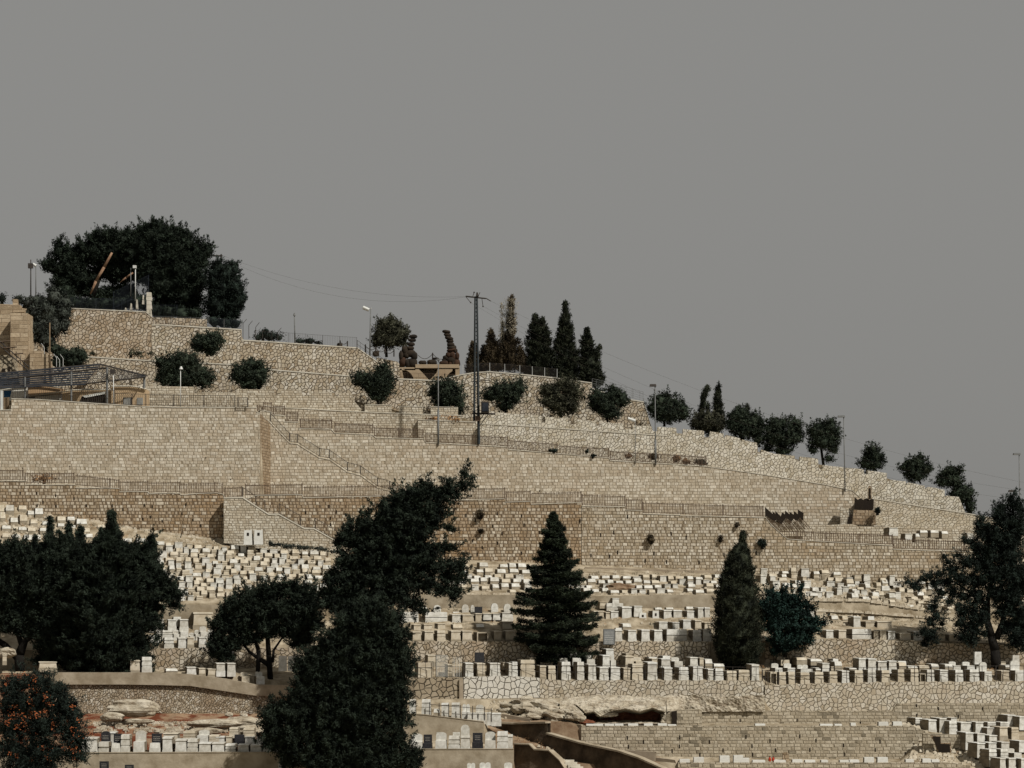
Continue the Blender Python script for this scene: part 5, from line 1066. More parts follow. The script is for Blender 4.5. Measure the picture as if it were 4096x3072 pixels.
tag(leafmesh('dry_twigs', *(lambda cc: (cc, np.tile([0,-.5,.5],(len(cc),1))))(np.array([np.array(P(*T('c', RNG.normal(415,28), RNG.uniform(200,520)), 339.0+RNG.uniform(-.8,.8))) for _ in range(1600)])), .1, 'leaf_wispy', None, aspect=.3, up=1), 'pale dry twigs on the bare top of the wispy cypress', 'twigs')
spire('cypress','low brown bush like cypress between the wispy and twin tipped ones', TL('c',[(520,800),(520,720),(510,640)]), [(0,32.5),(.6,22.5),(1,5)], 338.8, 'leaf_brown', 4000, .15)
spire('cypress','broad dark cypress with two tips, centre of the group', TL('c',[(670,860),(670,700),(655,500),(632,335)]), [(0,65),(.35,68.8),(.6,47.5),(.8,30),(.93,12.5),(1,3.75)], 339.3, 'leaf_cyp', 22000, .15, up=.7)
spire('cypress','right hand tip of the broad twin tipped cypress', TL('c',[(715,700),(710,520),(695,362)]), [(0,42.5),(.5,30),(.8,15),(1,3.75)], 339.0, 'leaf_cyp', 7000, .15, up=.7)
spire('cypress','tallest pointed dark cypress on the hilltop', TL('c',[(895,900),(895,700),(893,450),(893,222)]), [(0,60),(.3,57.5),(.5,47.5),(.72,30),(.87,13.8),(1,1.88)], 339.3, 'leaf_cyp', 24000, .15, up=.7)
spire('cypress','ragged dark cypress at the right end of the group', TL('c',[(1100,930),(1100,800),(1085,600),(1078,455)]), [(0,60),(.3,56.2),(.6,40),(.85,22.5),(1,5)], 339.3, 'leaf_cyp', 18000, .16, up=.6, rough=.35)
spire('cypress','side branch tip of the ragged right hand cypress', TL('c',[(1130,740),(1160,650),(1190,598)]), [(0,17.5),(.6,13.8),(1,3.75)], 339.0, 'leaf_cyp', 2000, .15)
tree('shrub','small pale bush at the wire fence foot right of the cypresses', Bl('c',[(1150,950,30,30),(1185,930,22,35),(880,905,20,15)]), 336.6, 'leaf_grey', cat='shrub', inner=.6)
# big pine group
BP = tree('pine_tree','huge spreading dark pine on the hilltop at upper left', Bl('a',[
  (430,560,70,55),(510,440,45,70),(505,380,18,40),(600,470,70,70),(640,540,110,90),(560,600,110,70),(760,430,90,80),(830,350,80,60),(840,310,40,35),(960,350,110,80),(960,285,30,30),(1090,350,120,85),(820,470,140,90),(1000,450,160,80),(1180,420,150,110),
  (1270,270,80,60),(1360,230,70,50),(1350,330,140,110),(1480,290,90,70),(1560,330,90,80),(1500,420,150,120),(1620,400,70,70),(1700,450,80,80),(1780,440,60,60),(1700,530,100,90),(1400,520,170,120),(1560,620,170,120),(1250,620,120,110),(1680,700,110,90),(1450,740,200,110),(1600,820,150,90),(560,720,110,80),(700,700,130,100),(640,780,130,50),(1380,640,150,120),(860,600,70,60,1.5),(1100,560,110,90,1.0),(1000,600,140,110,1.6),(1060,780,130,60,1.5),(900,800,160,55,1.5),(1400,900,110,90,1.2),(1600,930,130,80,1.2)]),
  349, 'leaf_pine', [[T('a',790,850)+(13,),T('a',850,690)+(10,),T('a',960,450)+(6,)],[T('a',1400,1010)+(9,),T('a',1420,800)+(7,),T('a',1480,500)+(4,)],[T('a',1390,900)+(4,),T('a',1430,820)+(2,)]], dens=.75, leaf=.15, clump=.5, inner=.85, perc=26, sprig=700, spl=1.3, spread=1.03, tuft=40, tw=.2)
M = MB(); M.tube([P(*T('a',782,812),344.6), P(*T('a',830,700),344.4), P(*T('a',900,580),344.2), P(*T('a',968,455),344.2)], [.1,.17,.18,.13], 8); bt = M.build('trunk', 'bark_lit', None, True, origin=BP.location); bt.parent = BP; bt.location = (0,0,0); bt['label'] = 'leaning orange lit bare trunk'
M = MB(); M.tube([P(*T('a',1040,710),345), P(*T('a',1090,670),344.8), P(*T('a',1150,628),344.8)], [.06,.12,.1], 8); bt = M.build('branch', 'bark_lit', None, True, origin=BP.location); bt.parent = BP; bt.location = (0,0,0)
tree('pine_tree','upright bushy conifer just right of the huge pine', Bl('a',[(1880,580,60,70),(1860,680,80,90),(1960,640,90,100),(2020,600,45,60),(1920,780,120,110),(2030,760,75,120),(1880,900,110,110),(2010,900,100,100),(1850,980,60,60),(2060,850,50,60),(1980,980,90,50),(2085,860,30,30)]), 346, 'leaf_dark', [[T('a',1930,1050)+(10,),T('a',1940,700)+(5,)]], dens=.7, leaf=.15, clump=.5, inner=.8, sprig=350)
tree('willow_tree','grey green drooping tree left of the warm rough wall', Bl('a',[(250,880,60,50),(340,880,80,60),(470,850,70,70),(560,900,60,80),(300,980,90,80),(420,960,100,90),(540,980,80,90),(330,1100,90,90),(460,1090,90,90),(290,1180,50,60),(400,1200,90,80),(550,1080,50,70),(160,860,50,40),(450,780,50,40)]), 334, 'leaf_grey', [[T('a',400,1320)+(7,),T('a',400,1100)+(5,),T('a',420,950)+(3,)]], dens=.7, leaf=.14, clump=.5, inner=.8, up=-.6)
tree('shrub','dark dense bush below the grey green drooping tree', Bl('a',[(540,1340,90,70),(650,1320,70,60),(710,1350,55,55),(500,1400,60,50),(620,1400,110,50),(480,1290,50,50)]), 329, 'leaf_round', cat='shrub', dens=.7, inner=.8)
tree('shrub','small dark tree behind the building roof at the left edge', Bl('a',[(20,850,40,40),(-40,860,60,50)]), 345, 'leaf_dark', cat='shrub')
tree('shrub','sparse low bush on the ledge of the warm rough wall', Bl('a',[(1130,1320,35,25),(1200,1320,50,30),(1300,1330,15,12),(800,1328,15,8)]), 336.8, 'leaf_olive', cat='shrub', inner=.4, dens=.5)
tree('hedge','dark low hedge behind the bent posts on the skyline', Bl('b',[(60,520,60,40),(130,530,70,45),(200,540,35,30),(20,540,40,35),(90,480,25,20)]), 344.5, 'leaf_dark', cat='hedge')
tree('hedge','dark low hedge right of the short round headed post', Bl('b',[(380,570,50,25),(460,570,60,28),(530,585,40,18)]), 344.5, 'leaf_dark', cat='hedge')
tree('flower_strip','rust coloured low plants along the short ashlar wall', Bl('b',[(1450,1245,60,12),(1560,1238,90,14),(1690,1245,80,12)]), 329.9, 'leaf_dry', cat='plants', inner=0, trunk=[[T('b',1500,1255)+(1,),T('b',1500,1245)+(1,)]])
tree('shrub','dry tan bush hanging behind the left picket fence', Bl('f',[(380,815,85,35)]), 310.9, 'leaf_dry', cat='shrub', inner=.5)
for (t, x, y, rx, ry, Y, m_, lab) in (('c',790,1515,35,10,322.1,'leaf_dark','dark tuft at the street fence foot below the pole transformer'),('c',1130,1560,25,10,322.1,'leaf_dark','small dark tuft at the street fence foot'),('c',1435,1560,28,14,323,'leaf_dry','brown bush left of the white camera post'),('c',1650,1565,40,20,323,'leaf_brown','dark bush at the foot of the flat headed lamp'),('c',1850,1585,35,22,323,'leaf_dry','rust bush right of the flat headed lamp'),('c',1935,1610,30,18,323,'leaf_dry','second rust bush right of the flat headed lamp'),('c',2060,1620,50,25,323,'leaf_dark','leaning dark bush at the end of the brown bed'),('h',1200,548,24,38,309.7,'leaf_brown','oval caper bush hanging on the stained wall between fir and cypress'),('d',812,1560,30,38,309.7,'leaf_dark','dark caper bush on the wall right of the tall cypress tip'),('h',1800,548,14,20,309.8,'leaf_brown','tiny bush on the wall left of the tall cypress'),('h',1942,425,12,14,309.8,'leaf_brown','tiny bush high on the wall above the tall cypress'),('g',1935,1120,30,35,309.8,'leaf_brown','thin brown bush on the stained wall right of the leaning pine'),('g',1945,1265,18,15,309.8,'leaf_brown','tiny brown tuft on the stained wall right of the leaning pine'),('e',945,955,16,28,319.5,'leaf_dark','dark plant beside the squat stone box'),('l',1790,1105,20,38,268.5,'leaf_brown','single thin dark shrub at the foot of the pale rough wall'),('c',1080,1520,6,4,322.1,'leaf_dark','speck of green on the street fence')):
    tree('wall_shrub', lab, Bl(t, [(x,y,rx,ry),(x+rx*.4,y+ry*.3,rx*.6,ry*.6)]), Y, m_, cat='shrub', inner=.6, leaf=.1, clump=.25, dens=.8)
tree('ground_cover','low grey green scrub along the slope below the lower stairs', Bl('g',[(180,1385,70,14),(300,1400,80,14),(420,1415,80,14),(560,1425,60,14),(700,1450,80,12),(120,1365,14,14)]), 303, 'leaf_grey', cat='scrub', inner=.5, leaf=.1, clump=.3, trunk=[[T('g',300,1412)+(1,),T('g',300,1400)+(1,)]])
# ---- foreground trees
tree('pine_tree','dark spreading pine mass filling the left edge below the stained wall', [
  (20,2210,50,26),(90,2212,60,34),(150,2200,40,30),(210,2195,35,40),(270,2200,45,34),(330,2205,40,34),(60,2262,90,60),(180,2255,90,60),(300,2262,90,60),(390,2240,60,60),(40,2330,100,80),(160,2320,100,70),(300,2330,100,80),(30,2420,80,60),(130,2440,80,50),(230,2430,80,60),(320,2430,70,60),(20,2490,70,50),(110,2510,60,40),(-80,2300,120,150),(400,2350,60,70),(120,2260,110,70),(240,2290,110,80),(60,2370,110,70),(200,2380,110,60),(340,2280,80,80),(100,2225,60,36),(300,2235,70,44),(350,2400,90,60),(250,2480,80,50),(340,2480,70,60),(60,2460,80,50),(160,2490,60,40),(240,2150,10,30),(140,2165,12,30),(60,2175,12,30),(180,2540,60,60),(250,2590,80,60),(190,2640,50,30),(300,2650,60,40)],
  273, 'leaf_pine', [[(80,2700,22),(78,2620,20),(100,2560,15),(180,2500,9)],[(78,2640,15),(20,2580,13),(-40,2540,10)],[(90,2590,12),(60,2500,8)]], dens=.7, leaf=.13, clump=.42, inner=.72, sprig=900, spl=1.3, spread=1.0, tuft=40, tw=.15, wind=(0,.9))
spire('cypress','tall dark cypress tip rising out of the left pine mass', [(440,2700),(440,2500),(438,2300),(443,2150),(447,2042)], [(0,150),(.15,185),(.3,190),(.45,165),(.6,120),(.72,66),(.8,32),(.9,16),(1,2)], 271.5, 'leaf_pine', 80000, .13, up=.6, rough=.3, inner=.45)
tree('pine_tree','dark branches reaching right from the left cypress towards the hillside graves', [(600,2180,25,35),(585,2240,30,40),(540,2200,35,30),(560,2290,60,50),(500,2240,60,60),(640,2330,55,40),(690,2380,35,30),(700,2420,20,16),(610,2380,50,30),(540,2360,60,60),(560,2460,50,40),(600,2500,30,20),(520,2540,50,40),(560,2570,30,20),(420,2600,90,60),(300,2600,60,60),(300,2540,60,50),(380,2660,90,30),(480,2620,50,50)], 272, 'leaf_pine', [[(440,2700,12),(460,2400,8),(600,2350,3)],[(455,2500,6),(560,2460,2)]], dens=.65, leaf=.13, clump=.4, inner=.6, sprig=500, spl=1.1, spread=.97, tuft=36, tw=.15, wind=(.3,.5))
tree('flowering_tree','dark tree dotted with orange blossoms at the bottom left corner', [(60,2740,70,45),(150,2720,70,40),(220,2760,60,40),(40,2810,80,50),(140,2810,90,60),(250,2820,60,60),(290,2870,45,50),(60,2900,90,70),(180,2910,90,70),(280,2930,50,50),(60,3000,90,70),(190,3010,100,60),(300,3010,45,40),(120,3070,120,60),(330,3030,20,20),(310,2960,40,40)],
  243, 'leaf_dark', [[(120,3180,14),(120,3000,9),(150,2850,5)]], dens=.7, leaf=.11, clump=.36, inner=.55, sprig=600, spl=1.2, spread=.88, tuft=34, tw=.14, wind=(.2,.4), extra=('blossom','blossoms',340,.085))
tree('pine_tree','twin trunked spreading pine between the left cypress and the leaning pine', [
  (1000,2400,60,50),(1080,2370,60,40),(1150,2360,50,35),(1210,2370,50,35),(940,2440,60,50),(1040,2460,80,50),(1140,2440,90,50),(1230,2430,60,50),(890,2500,50,50),(970,2510,60,50),(1080,2520,70,40),(1180,2510,90,50),(1250,2490,40,40),(870,2570,40,50),(900,2620,30,30),(850,2600,25,30),(940,2570,45,35),(1010,2560,40,25),(1200,2560,60,40)],
  271.5, 'leaf_pine', [[(1082,2720,12),(1075,2620,11),(1070,2540,9),(1060,2440,5)],[(1075,2660,10),(1045,2640,9),(1000,2610,6),(960,2560,4)],[(1030,2730,9),(1035,2600,9),(1020,2560,6),(980,2480,3)],[(1090,2650,7),(1095,2600,5),(1150,2520,3)]], dens=.65, leaf=.12, clump=.4, inner=.6, sprig=520, spl=1.1, spread=.94, tuft=38, tw=.13, wind=(.3,.8))
tree('pine_tree','large dark pine leaning right with a pointed windswept top', [
  (1860,1900,14,28),(1845,1945,22,28),(1800,1965,40,28),(1740,1975,50,30),(1690,1940,14,26),(1790,1925,14,20),(1660,1985,50,40),(1600,2000,50,45),(1560,2050,60,50),(1660,2050,90,50),(1735,2035,45,35),(1560,2100,70,50),(1480,2110,80,50),(1620,2120,110,60),(1735,2085,35,22),(1400,2150,50,35),(1370,2160,25,20),(1450,2180,60,40),(1560,2180,110,60),(1690,2185,40,22),(1785,2112,28,12),(1700,2215,60,30),(1785,2195,40,20),(1400,2240,60,40),(1500,2240,90,60),(1620,2260,110,60),(1740,2262,60,34),(1822,2262,40,18),(1800,2310,50,30),(1850,2290,25,22),(1340,2310,60,40),(1440,2310,90,60),(1560,2330,110,60),(1700,2335,60,26),(1320,2380,50,60),(1420,2390,90,60),(1540,2390,90,50),(1650,2415,60,20),(1680,2440,30,15),(1600,2375,40,30),(1770,2360,40,24),(1815,2370,30,22),(1370,2420,60,50),(1350,2175,20,15)],
  262, 'leaf_pine', [[(1430,2780,20),(1450,2500,16),(1530,2250,12),(1650,2100,8),(1850,1920,3)]], dens=.7, leaf=.13, clump=.42, inner=.6, sprig=900, spl=1.5, spread=.86, tuft=48, tw=.17, wind=(.7,.3))
tree('pine_tree','tall shaggy dark pine in the bottom foreground below the leaning pine', [
  (1440,2440,50,35),(1500,2440,50,40),(1400,2490,70,50),(1480,2500,90,60),(1570,2500,50,50),(1350,2560,80,60),(1450,2570,110,60),(1570,2570,60,50),(1620,2540,30,22),(1280,2620,70,50),(1380,2640,110,60),(1500,2640,110,70),(1600,2640,50,50),(1230,2680,60,50),(1340,2710,110,60),(1470,2720,110,70),(1570,2720,60,60),(1620,2680,30,30),(1210,2760,60,50),(1320,2790,110,60),(1450,2800,120,70),(1580,2800,60,60),(1130,2840,60,40),(1090,2880,50,50),(1200,2850,80,60),(1320,2870,110,60),(1460,2880,120,70),(1590,2870,50,50),(1100,2940,50,50),(1090,2980,35,25),(1200,2940,90,60),(1330,2960,110,70),(1470,2970,110,70),(1590,2950,40,50),(1180,3010,60,50),(1300,3040,110,60),(1440,3050,120,60),(1560,3040,60,60),(1640,3030,50,40),(1620,3060,60,40),(1150,3050,30,25),(1080,2860,30,40)],
  246, 'leaf_pine', [[(1400,3250,18),(1400,2900,14),(1470,2500,5)]], dens=.7, leaf=.12, clump=.4, inner=.62, sprig=1100, spl=1.2, spread=.95, tuft=42, tw=.17, wind=(.1,.7))
fir('fir_tree','dark layered fir with drooping branch tips in the centre of the cemetery', TL('h',[(410,1620),(400,1300),(385,1000),(378,750),(362,520),(355,310)]), [(0,90),(.05,140),(.12,185),(.22,180),(.3,165),(.4,178),(.48,150),(.52,120),(.6,112),(.68,84),(.76,72),(.82,50),(.88,46),(.94,24),(1,5)], 275.4, 'leaf_fir', 19, 12)
spire('cypress','broad pointed dark green cypress standing alone right of the fir', TL('h',[(1965,1680),(1960,1500),(1945,1200),(1945,900),(1965,700),(2000,475)]), [(0,44),(.06,62),(.2,104),(.35,116),(.5,102),(.65,74),(.8,52),(.86,38),(.91,13),(1,2)], 274.8, 'leaf_cyp', 80000, .12, up=.9, rough=.1, inner=.72, twig=.45, trunk_r=9)
tree('teal_bush','teal dark bushy tree with spiky shoots right of the tall cypress', Bl('i',[(20,820,40,60),(60,860,70,60),(150,860,50,60),(130,800,20,40),(280,790,20,50),(220,850,50,60),(250,900,60,60),(340,900,30,40),(380,930,25,30),(80,960,110,90),(220,970,110,90),(330,1000,60,60),(410,1040,45,35),(470,1070,35,22),(-40,950,80,100),(60,1080,110,90),(200,1090,120,90),(330,1100,80,70),(400,1120,50,40),(100,1200,110,80),(230,1210,110,80),(340,1200,50,60),(150,1280,90,50),(60,1300,50,40)]), 275.4, 'leaf_teal', [[T('i',150,1360)+(8,),T('i',150,1150)+(5,)]], dens=.7, leaf=.13, clump=.38, inner=.72, sprig=260, spl=1.1, spread=.97, tuft=34, tw=.12, wind=(.1,.8))
tree('pine_tree','big dark pine with twin trunk at the right edge of the picture', Bl('i',[
  (2100,-10,40,50),(2020,60,60,60),(2150,60,90,80),(1980,130,60,60),(1860,160,30,40),(1820,210,50,40),(1900,240,70,60),(2050,200,110,90),(2180,220,80,100),(1840,280,60,50),(1960,330,110,80),(2120,340,110,100),(1740,360,50,35),(1700,350,25,25),(1800,400,70,60),(1920,440,120,80),(2080,480,130,110),(1640,480,40,30),(1520,490,35,25),(1560,540,45,35),(1600,600,60,50),(1720,540,70,60),(1830,560,100,80),(1480,640,50,35),(1400,660,50,35),(1350,690,50,30),(1270,730,45,35),(1200,710,40,25),(1300,760,50,30),(1440,720,60,40),(1550,700,60,50),(1660,680,80,60),(1800,700,110,90),(1960,640,130,110),(2120,640,110,120),(1500,800,50,45),(1600,790,50,50),(1700,830,70,60),(1820,850,80,80),(1980,800,120,90),(2120,820,110,100),(1560,880,40,35),(1450,870,35,30),(1420,930,40,50),(1460,1000,45,50),(1400,1060,45,50),(1340,1140,45,50),(1390,1200,50,45),(1350,1250,40,30),(1430,1160,30,40),(1500,1070,35,35),(1690,960,60,60),(1780,960,50,60),(1660,1060,60,70),(1760,1080,60,60),(1680,1180,50,50),(1760,1200,50,60),(2060,960,90,80),(2160,980,80,90),(1650,900,40,30),(1850,960,50,50),(2090,1090,80,70),(2180,1150,60,90),(2120,1200,50,50),(1830,1060,50,60),(1800,1130,45,60),(2010,960,60,60),(2200,700,90,150),(2200,1020,70,90),(2050,350,120,100),(1900,520,100,80),(2212,1150,80,100),(2150,1240,55,50),(2215,1280,40,50),(1870,1160,40,40),(2040,1120,40,50),(1790,1010,60,60)]),
  275.3, 'leaf_dark', [[T('i',1975,1480)+(22,),T('i',1960,1300)+(19,),T('i',1930,1180)+(17,),T('i',1895,1050)+(13,),T('i',1900,850)+(9,),T('i',1950,600)+(6,)],[T('i',1970,1200)+(15,),T('i',2020,1080)+(12,),T('i',2060,900)+(8,),T('i',2110,600)+(5,)],[T('i',2140,1280)+(6,),T('i',2130,1050)+(5,)],[T('i',1900,900)+(6,),T('i',1600,700)+(3,),T('i',1300,730)+(2,)]], dens=.6, leaf=.12, clump=.36, inner=.62, sprig=1200, spl=.9, spread=.95, tuft=34, tw=.13, wind=(0,.3))
for (t, x, y0, y1, lean, lab) in (('f',1560,1410,1600,-40,'dark thin bare sapling among the hillside graves, left one'),('f',1670,1400,1500,-50,'dark thin bare sapling among the hillside graves, middle one'),('f',1890,1390,1500,-20,'dark thin bare sapling among the hillside graves, right one'),('f',1590,1200,1330,-30,'bare twiggy sapling against the stained wall')):
    p = P(*T(t,x+lean,y1),303); M = MB(); q = P(*T(t,x,y0),303); M.bar(p, q, .05, .01, 4); m_ = p.lerp(q,.5)
    for s in (-1,1): M.bar(m_, m_+Vector((.25*s,0,.45)), .02, .006, 3)
    tag(M.build('sapling', 'wood_bark', None, origin=p), lab, 'sapling')

# dry grass and weeds in tufts on the terraces
def weeds(name, label, regions, n, mat, hgt):
    C = []; Nn = []
    for _ in range(n):
        u0, u1, v0, v1, ya, yb = rs.choice(regions); u = rs.uniform(u0,u1); v = rs.uniform(v0,v1); Y = gY(u, v, ya, yb)
        p = np.array([(u-2048)/F*Y, Y, gz(u, Y)]); m_ = 14
        C.append(p+np.abs(RNG.normal(0,1,(m_,3)))*np.array([0,0,hgt*.6])+RNG.normal(0,1,(m_,3))*np.array([.18,.18,.03])); Nn.append(np.tile([0,-1,.3],(m_,1)))
    o = leafmesh(name, np.concatenate(C), np.concatenate(Nn), .09, mat, None, aspect=.22, up=1)
    tag(o, label, 'weeds', kind='stuff')
weeds('dry_grass', 'dry tan grass growing between the tombs on the slopes', [(380,1220,2858,2930,255.5,262),(600,1420,2170,2400,289,309),(0,560,2060,2160,296,310),(1650,3060,2665,2700,271,276),(3060,4096,2660,2700,271,276),(1640,3800,2440,2560,278,286),(1960,2300,2900,3060,250.5,262)], 700, 'leaf_dry', .22)
weeds('green_weeds', 'dark green weeds sprouting at wall feet and between tombs', [(400,1200,2850,2930,255.5,262),(600,1420,2170,2220,300,309),(60,900,2040,2180,296,310),(1650,3700,2585,2660,272,277),(1640,3800,2420,2500,280,286),(2340,3700,2290,2330,300,309)], 420, 'leaf_olive', .25)

for (u, vt, vb, r, lab) in ((199,2066,2190,17,'narrow pointed conifer tip, leftmost above the left pine mass'),(273,2085,2200,19,'narrow pointed conifer tip, second from left above the left pine mass'),(321,2102,2210,17,'narrow pointed conifer tip, third from left above the left pine mass'),(404,2108,2220,18,'short pointed conifer tip just left of the tall dark cypress tip'),(604,2138,2230,26,'small ragged conifer top right of the tall dark cypress tip')):
    spire('conifer', lab, [(u+6, vb+260), (u+3, vb), (u, vt)], [(0,r*2.2),(.4,r*2.1),(.6,r*1.6),(.8,r*.8),(1,2)], 275.5, 'leaf_pine', 7000, .12, up=.6, rough=.4, inner=.4)
# ------------------------------------------------------------------ tombs
def tmesh(fn, name, mat):
    M = MB(); fn(M); o = M.build(name, mat, None); COL.objects.unlink(o); me = o.data; bpy.data.objects.remove(o)
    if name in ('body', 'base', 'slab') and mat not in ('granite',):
        me.materials.append(MATS['side_shade_tone'])  # both flanks take the darker tone that stands in for shade
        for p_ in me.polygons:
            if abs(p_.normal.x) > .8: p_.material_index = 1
    return me
def arch(M, x0, x1, y0, y1, z0, z1, n=8, f=.3):
    cx = (x0+x1)/2; r = (x1-x0)/2; zr = (z1-z0)*f; pts = [(x0,z0),(x1,z0)]
    for i in range(n+1):
        a = math.pi*i/n; pts.append((cx+r*math.cos(a), z1-zr+zr*math.sin(a)))
    f1 = [(x,y0,z) for x,z in pts]; f2 = [(x,y1,z) for x,z in pts]; M.poly(f1); M.poly(list(reversed(f2))); k = len(pts)
    for i in range(k): M.quad(f1[i], f2[i], f2[(i+1)%k], f1[(i+1)%k])
PARTS = {}   # every kind: list of (part name, mesh, y in metres?) in unit width / height / length
def defkind(k, parts): PARTS[k] = [(nm, tmesh(fn, nm, mt)) for nm, mt, fn in parts]
def rows_(M, x0, x1, z0, z1, y, n, h=.3):
    dz = (z1-z0)/n
    for i in range(n):
        x = x0
        while x < x1-.03:
            wd = random.uniform(.04,.12); M.box(x, min(x+wd, x1), y-.006, y+.004, z0+i*dz, z0+i*dz+dz*h); x += wd+.03
for mt in ('marble', 'limestone'):
    s = '' if mt == 'marble' else '_l'
    defkind('block'+s, [('base', 'dull_base' if s else mt, lambda M: M.box(-.5,.5,0,1,-.5,.12)), ('body', mt, lambda M: M.box(-.475,.475,.01,.99,.122,.87,.035,.015)), ('slab', mt, lambda M: M.hexa([(-.49,-.01,.872),(.49,-.01,.872),(.49,1,.9),(-.49,1,.9)], [(-.48,0,.96),(.48,0,.96),(.48,1,1),(-.48,1,1)]))])
    defkind('step'+s, [('base', mt, lambda M: M.box(-.5,.5,0,1,-.5,.33)), ('body', mt, lambda M: M.box(-.44,.44,.03,.97,.33,.42)), ('slab', mt, lambda M: (M.box(-.49,.49,.01,.99,.42,.68,.02), M.box(-.42,.42,.04,.96,.68,.76), M.box(-.48,.48,.01,.99,.76,1,.03,.03)))])
    defkind('slant'+s, [('base', 'dull_base', lambda M: M.box(-.5,.5,.02,1,-.6,.42)), ('slab', mt, lambda M: M.hexa([(-.5,0,.4),(.5,0,.4),(.5,.98,.4),(-.5,.98,.4)], [(-.46,.12,.93),(.46,.12,.93),(.46,.96,1),(-.46,.96,1)]))])
    defkind('arch'+s, [('body', mt, lambda M: M.box(-.5,.5,0,1,-.4,.5,.03,.02)), ('headstone', mt, lambda M: arch(M,-.45,.45,.7,.84,.5,1)), ('inscription', 'pale_engraving', lambda M: rows_(M,-.3,.3,.62,.88,.7,3))])
    defkind('twin'+s, [('body', mt, lambda M: M.box(-.5,.5,0,1,-.4,.5,.02,.02)), ('headstone', mt, lambda M: (arch(M,-.42,-.003,.7,.84,.5,1), arch(M,.003,.42,.7,.84,.5,1))), ('inscription', 'pale_engraving', lambda M: (rows_(M,-.34,-.08,.6,.88,.7,4), rows_(M,.08,.34,.6,.88,.7,4)))])
    defkind('wide'+s, [('body', mt, lambda M: M.box(-.5,.5,0,1,-.5,.47)), ('joint', 'dark_hole', lambda M: M.box(-.495,.495,.03,.97,.47,.53)), ('slab', mt, lambda M: M.box(-.5,.5,0,1,.53,1,.006,.02))])
defkind('dark', [('body', 'marble', lambda M: (M.box(-.5,.5,0,1,-.4,.26), M.box(-.47,.47,.02,.98,.26,.5,.02,.05))), ('headstone', 'granite', lambda M: M.box(-.45,.45,.7,.8,.5,1)), ('inscription', 'engraving', lambda M: rows_(M,-.3,.3,.62,.9,.7,3,.25))])
defkind('darkarch', [('body', 'marble', lambda M: (M.box(-.5,.5,0,1,-.4,.2), M.box(-.44,.44,.05,.98,.2,.28), M.box(-.5,.5,0,1,.28,.5,.02,.03))), ('headstone', 'granite', lambda M: arch(M,-.45,.45,.7,.82,.5,1)), ('inscription', 'engraving', lambda M: rows_(M,-.3,.3,.62,.85,.7,3,.25))])
defkind('black', [('body', 'granite', lambda M: M.box(-.5,.5,0,1,-.4,.4,.02,.02)), ('headstone', 'granite', lambda M: M.box(-.44,.44,.7,.84,.4,1)), ('inscription', 'engraving', lambda M: rows_(M,-.25,.25,.55,.9,.7,3,.25))])
defkind('plaque', [('frame', 'grey_metal', lambda M: M.box(-.5,.5,.03,.16,0,1)), ('panel', 'grey_plaque', lambda M: M.box(-.46,.46,.01,.03,.04,.96)), ('inscription', 'pale_engraving', lambda M: rows_(M,-.38,.38,.1,.9,.01,7,.3))])
defkind('stele', [('headstone', 'marble', lambda M: M.box(-.5,.5,0,.16,-.2,1,.02)), ('inscription', 'pale_engraving', lambda M: rows_(M,-.3,.3,.3,.8,0,4,.2))])
defkind('stelearch', [('headstone', 'marble', lambda M: arch(M,-.5,.5,0,.16,-.2,1)), ('inscription', 'pale_engraving', lambda M: rows_(M,-.3,.3,.3,.75,0,3,.2))])
defkind('stelebrown', [('headstone', 'granite', lambda M: M.box(-.5,.5,0,.16,-.2,1,.02))])
defkind('niche', [('body', 'marble_bright', lambda M: M.box(-.5,.5,0,1,-.3,1,.06,.02)), ('niche', 'dark_hole', lambda M: M.box(-.12,.12,-.004,.05,.5,.76))])
defkind('cap', [('slab', 'marble_bright', lambda M: M.box(-.5,.5,0,1,-.3,1,.02,.03))])
defkind('hollow', [('body', 'limestone', lambda M: (M.box(-.5,-.4,0,1,-.4,1), M.box(.4,.5,0,1,-.4,1), M.box(-.4,.4,0,1,.86,1), M.box(-.4,.4,.3,1,-.4,.86)))])
DESC = {'block':'white box tomb','block_l':'tan box tomb','step':'stepped white tomb','step_l':'stepped tan tomb','slant':'white slabbed tomb','slant_l':'tan slabbed tomb','arch':'white round-topped tomb','arch_l':'tan round-topped tomb','twin':'white twin-arched tomb','twin_l':'tan twin-arched tomb','wide':'wide white tomb','wide_l':'wide tan tomb','dark':'white tomb with black headstone','darkarch':'white tomb with arched black headstone','black':'black granite tomb','plaque':'grey inscription plaque','stele':'square white headstone','stelearch':'round-topped white headstone','stelebrown':'black headstone','niche':'white tomb with dark niche','cap':'thin white slab','hollow':'tomb with hollow front'}
ORD = ['first','second','third','fourth','fifth','sixth','seventh','eighth','ninth','tenth','eleventh','twelfth','thirteenth','fourteenth','fifteenth','sixteenth','seventeenth','eighteenth','nineteenth','twentieth']
ORD += ['twenty-'+x for x in ORD[:9]]+['thirtieth']+['thirty-'+x for x in ORD[:9]]+['fortieth']+['forty-'+x for x in ORD[:9]]
TB = []   # every tomb: dict
def tomb(u0, u1, v0, v1, Y, kind, row, rz=0, length=1.9, lab=None):
    TB.append(dict(u0=u0, u1=u1, v0=v0, v1=v1, Y=Y, kind=kind, row=row, rz=rz, L=length, lab=lab))
def trow(t, Y, row, lst, rz=0, length=1.9, yf=None):
    for e in lst:
        x0, x1, y0, y1 = e[:4]; kd = e[4] if len(e) > 4 else 'block'
        a = T(t, x0, y0); b = T(t, x1, y1)
        tomb(a[0], b[0], a[1], b[1], (yf(b[1]) if yf else Y)+(e[5] if len(e) > 5 else 0), kd, row, rz, length)
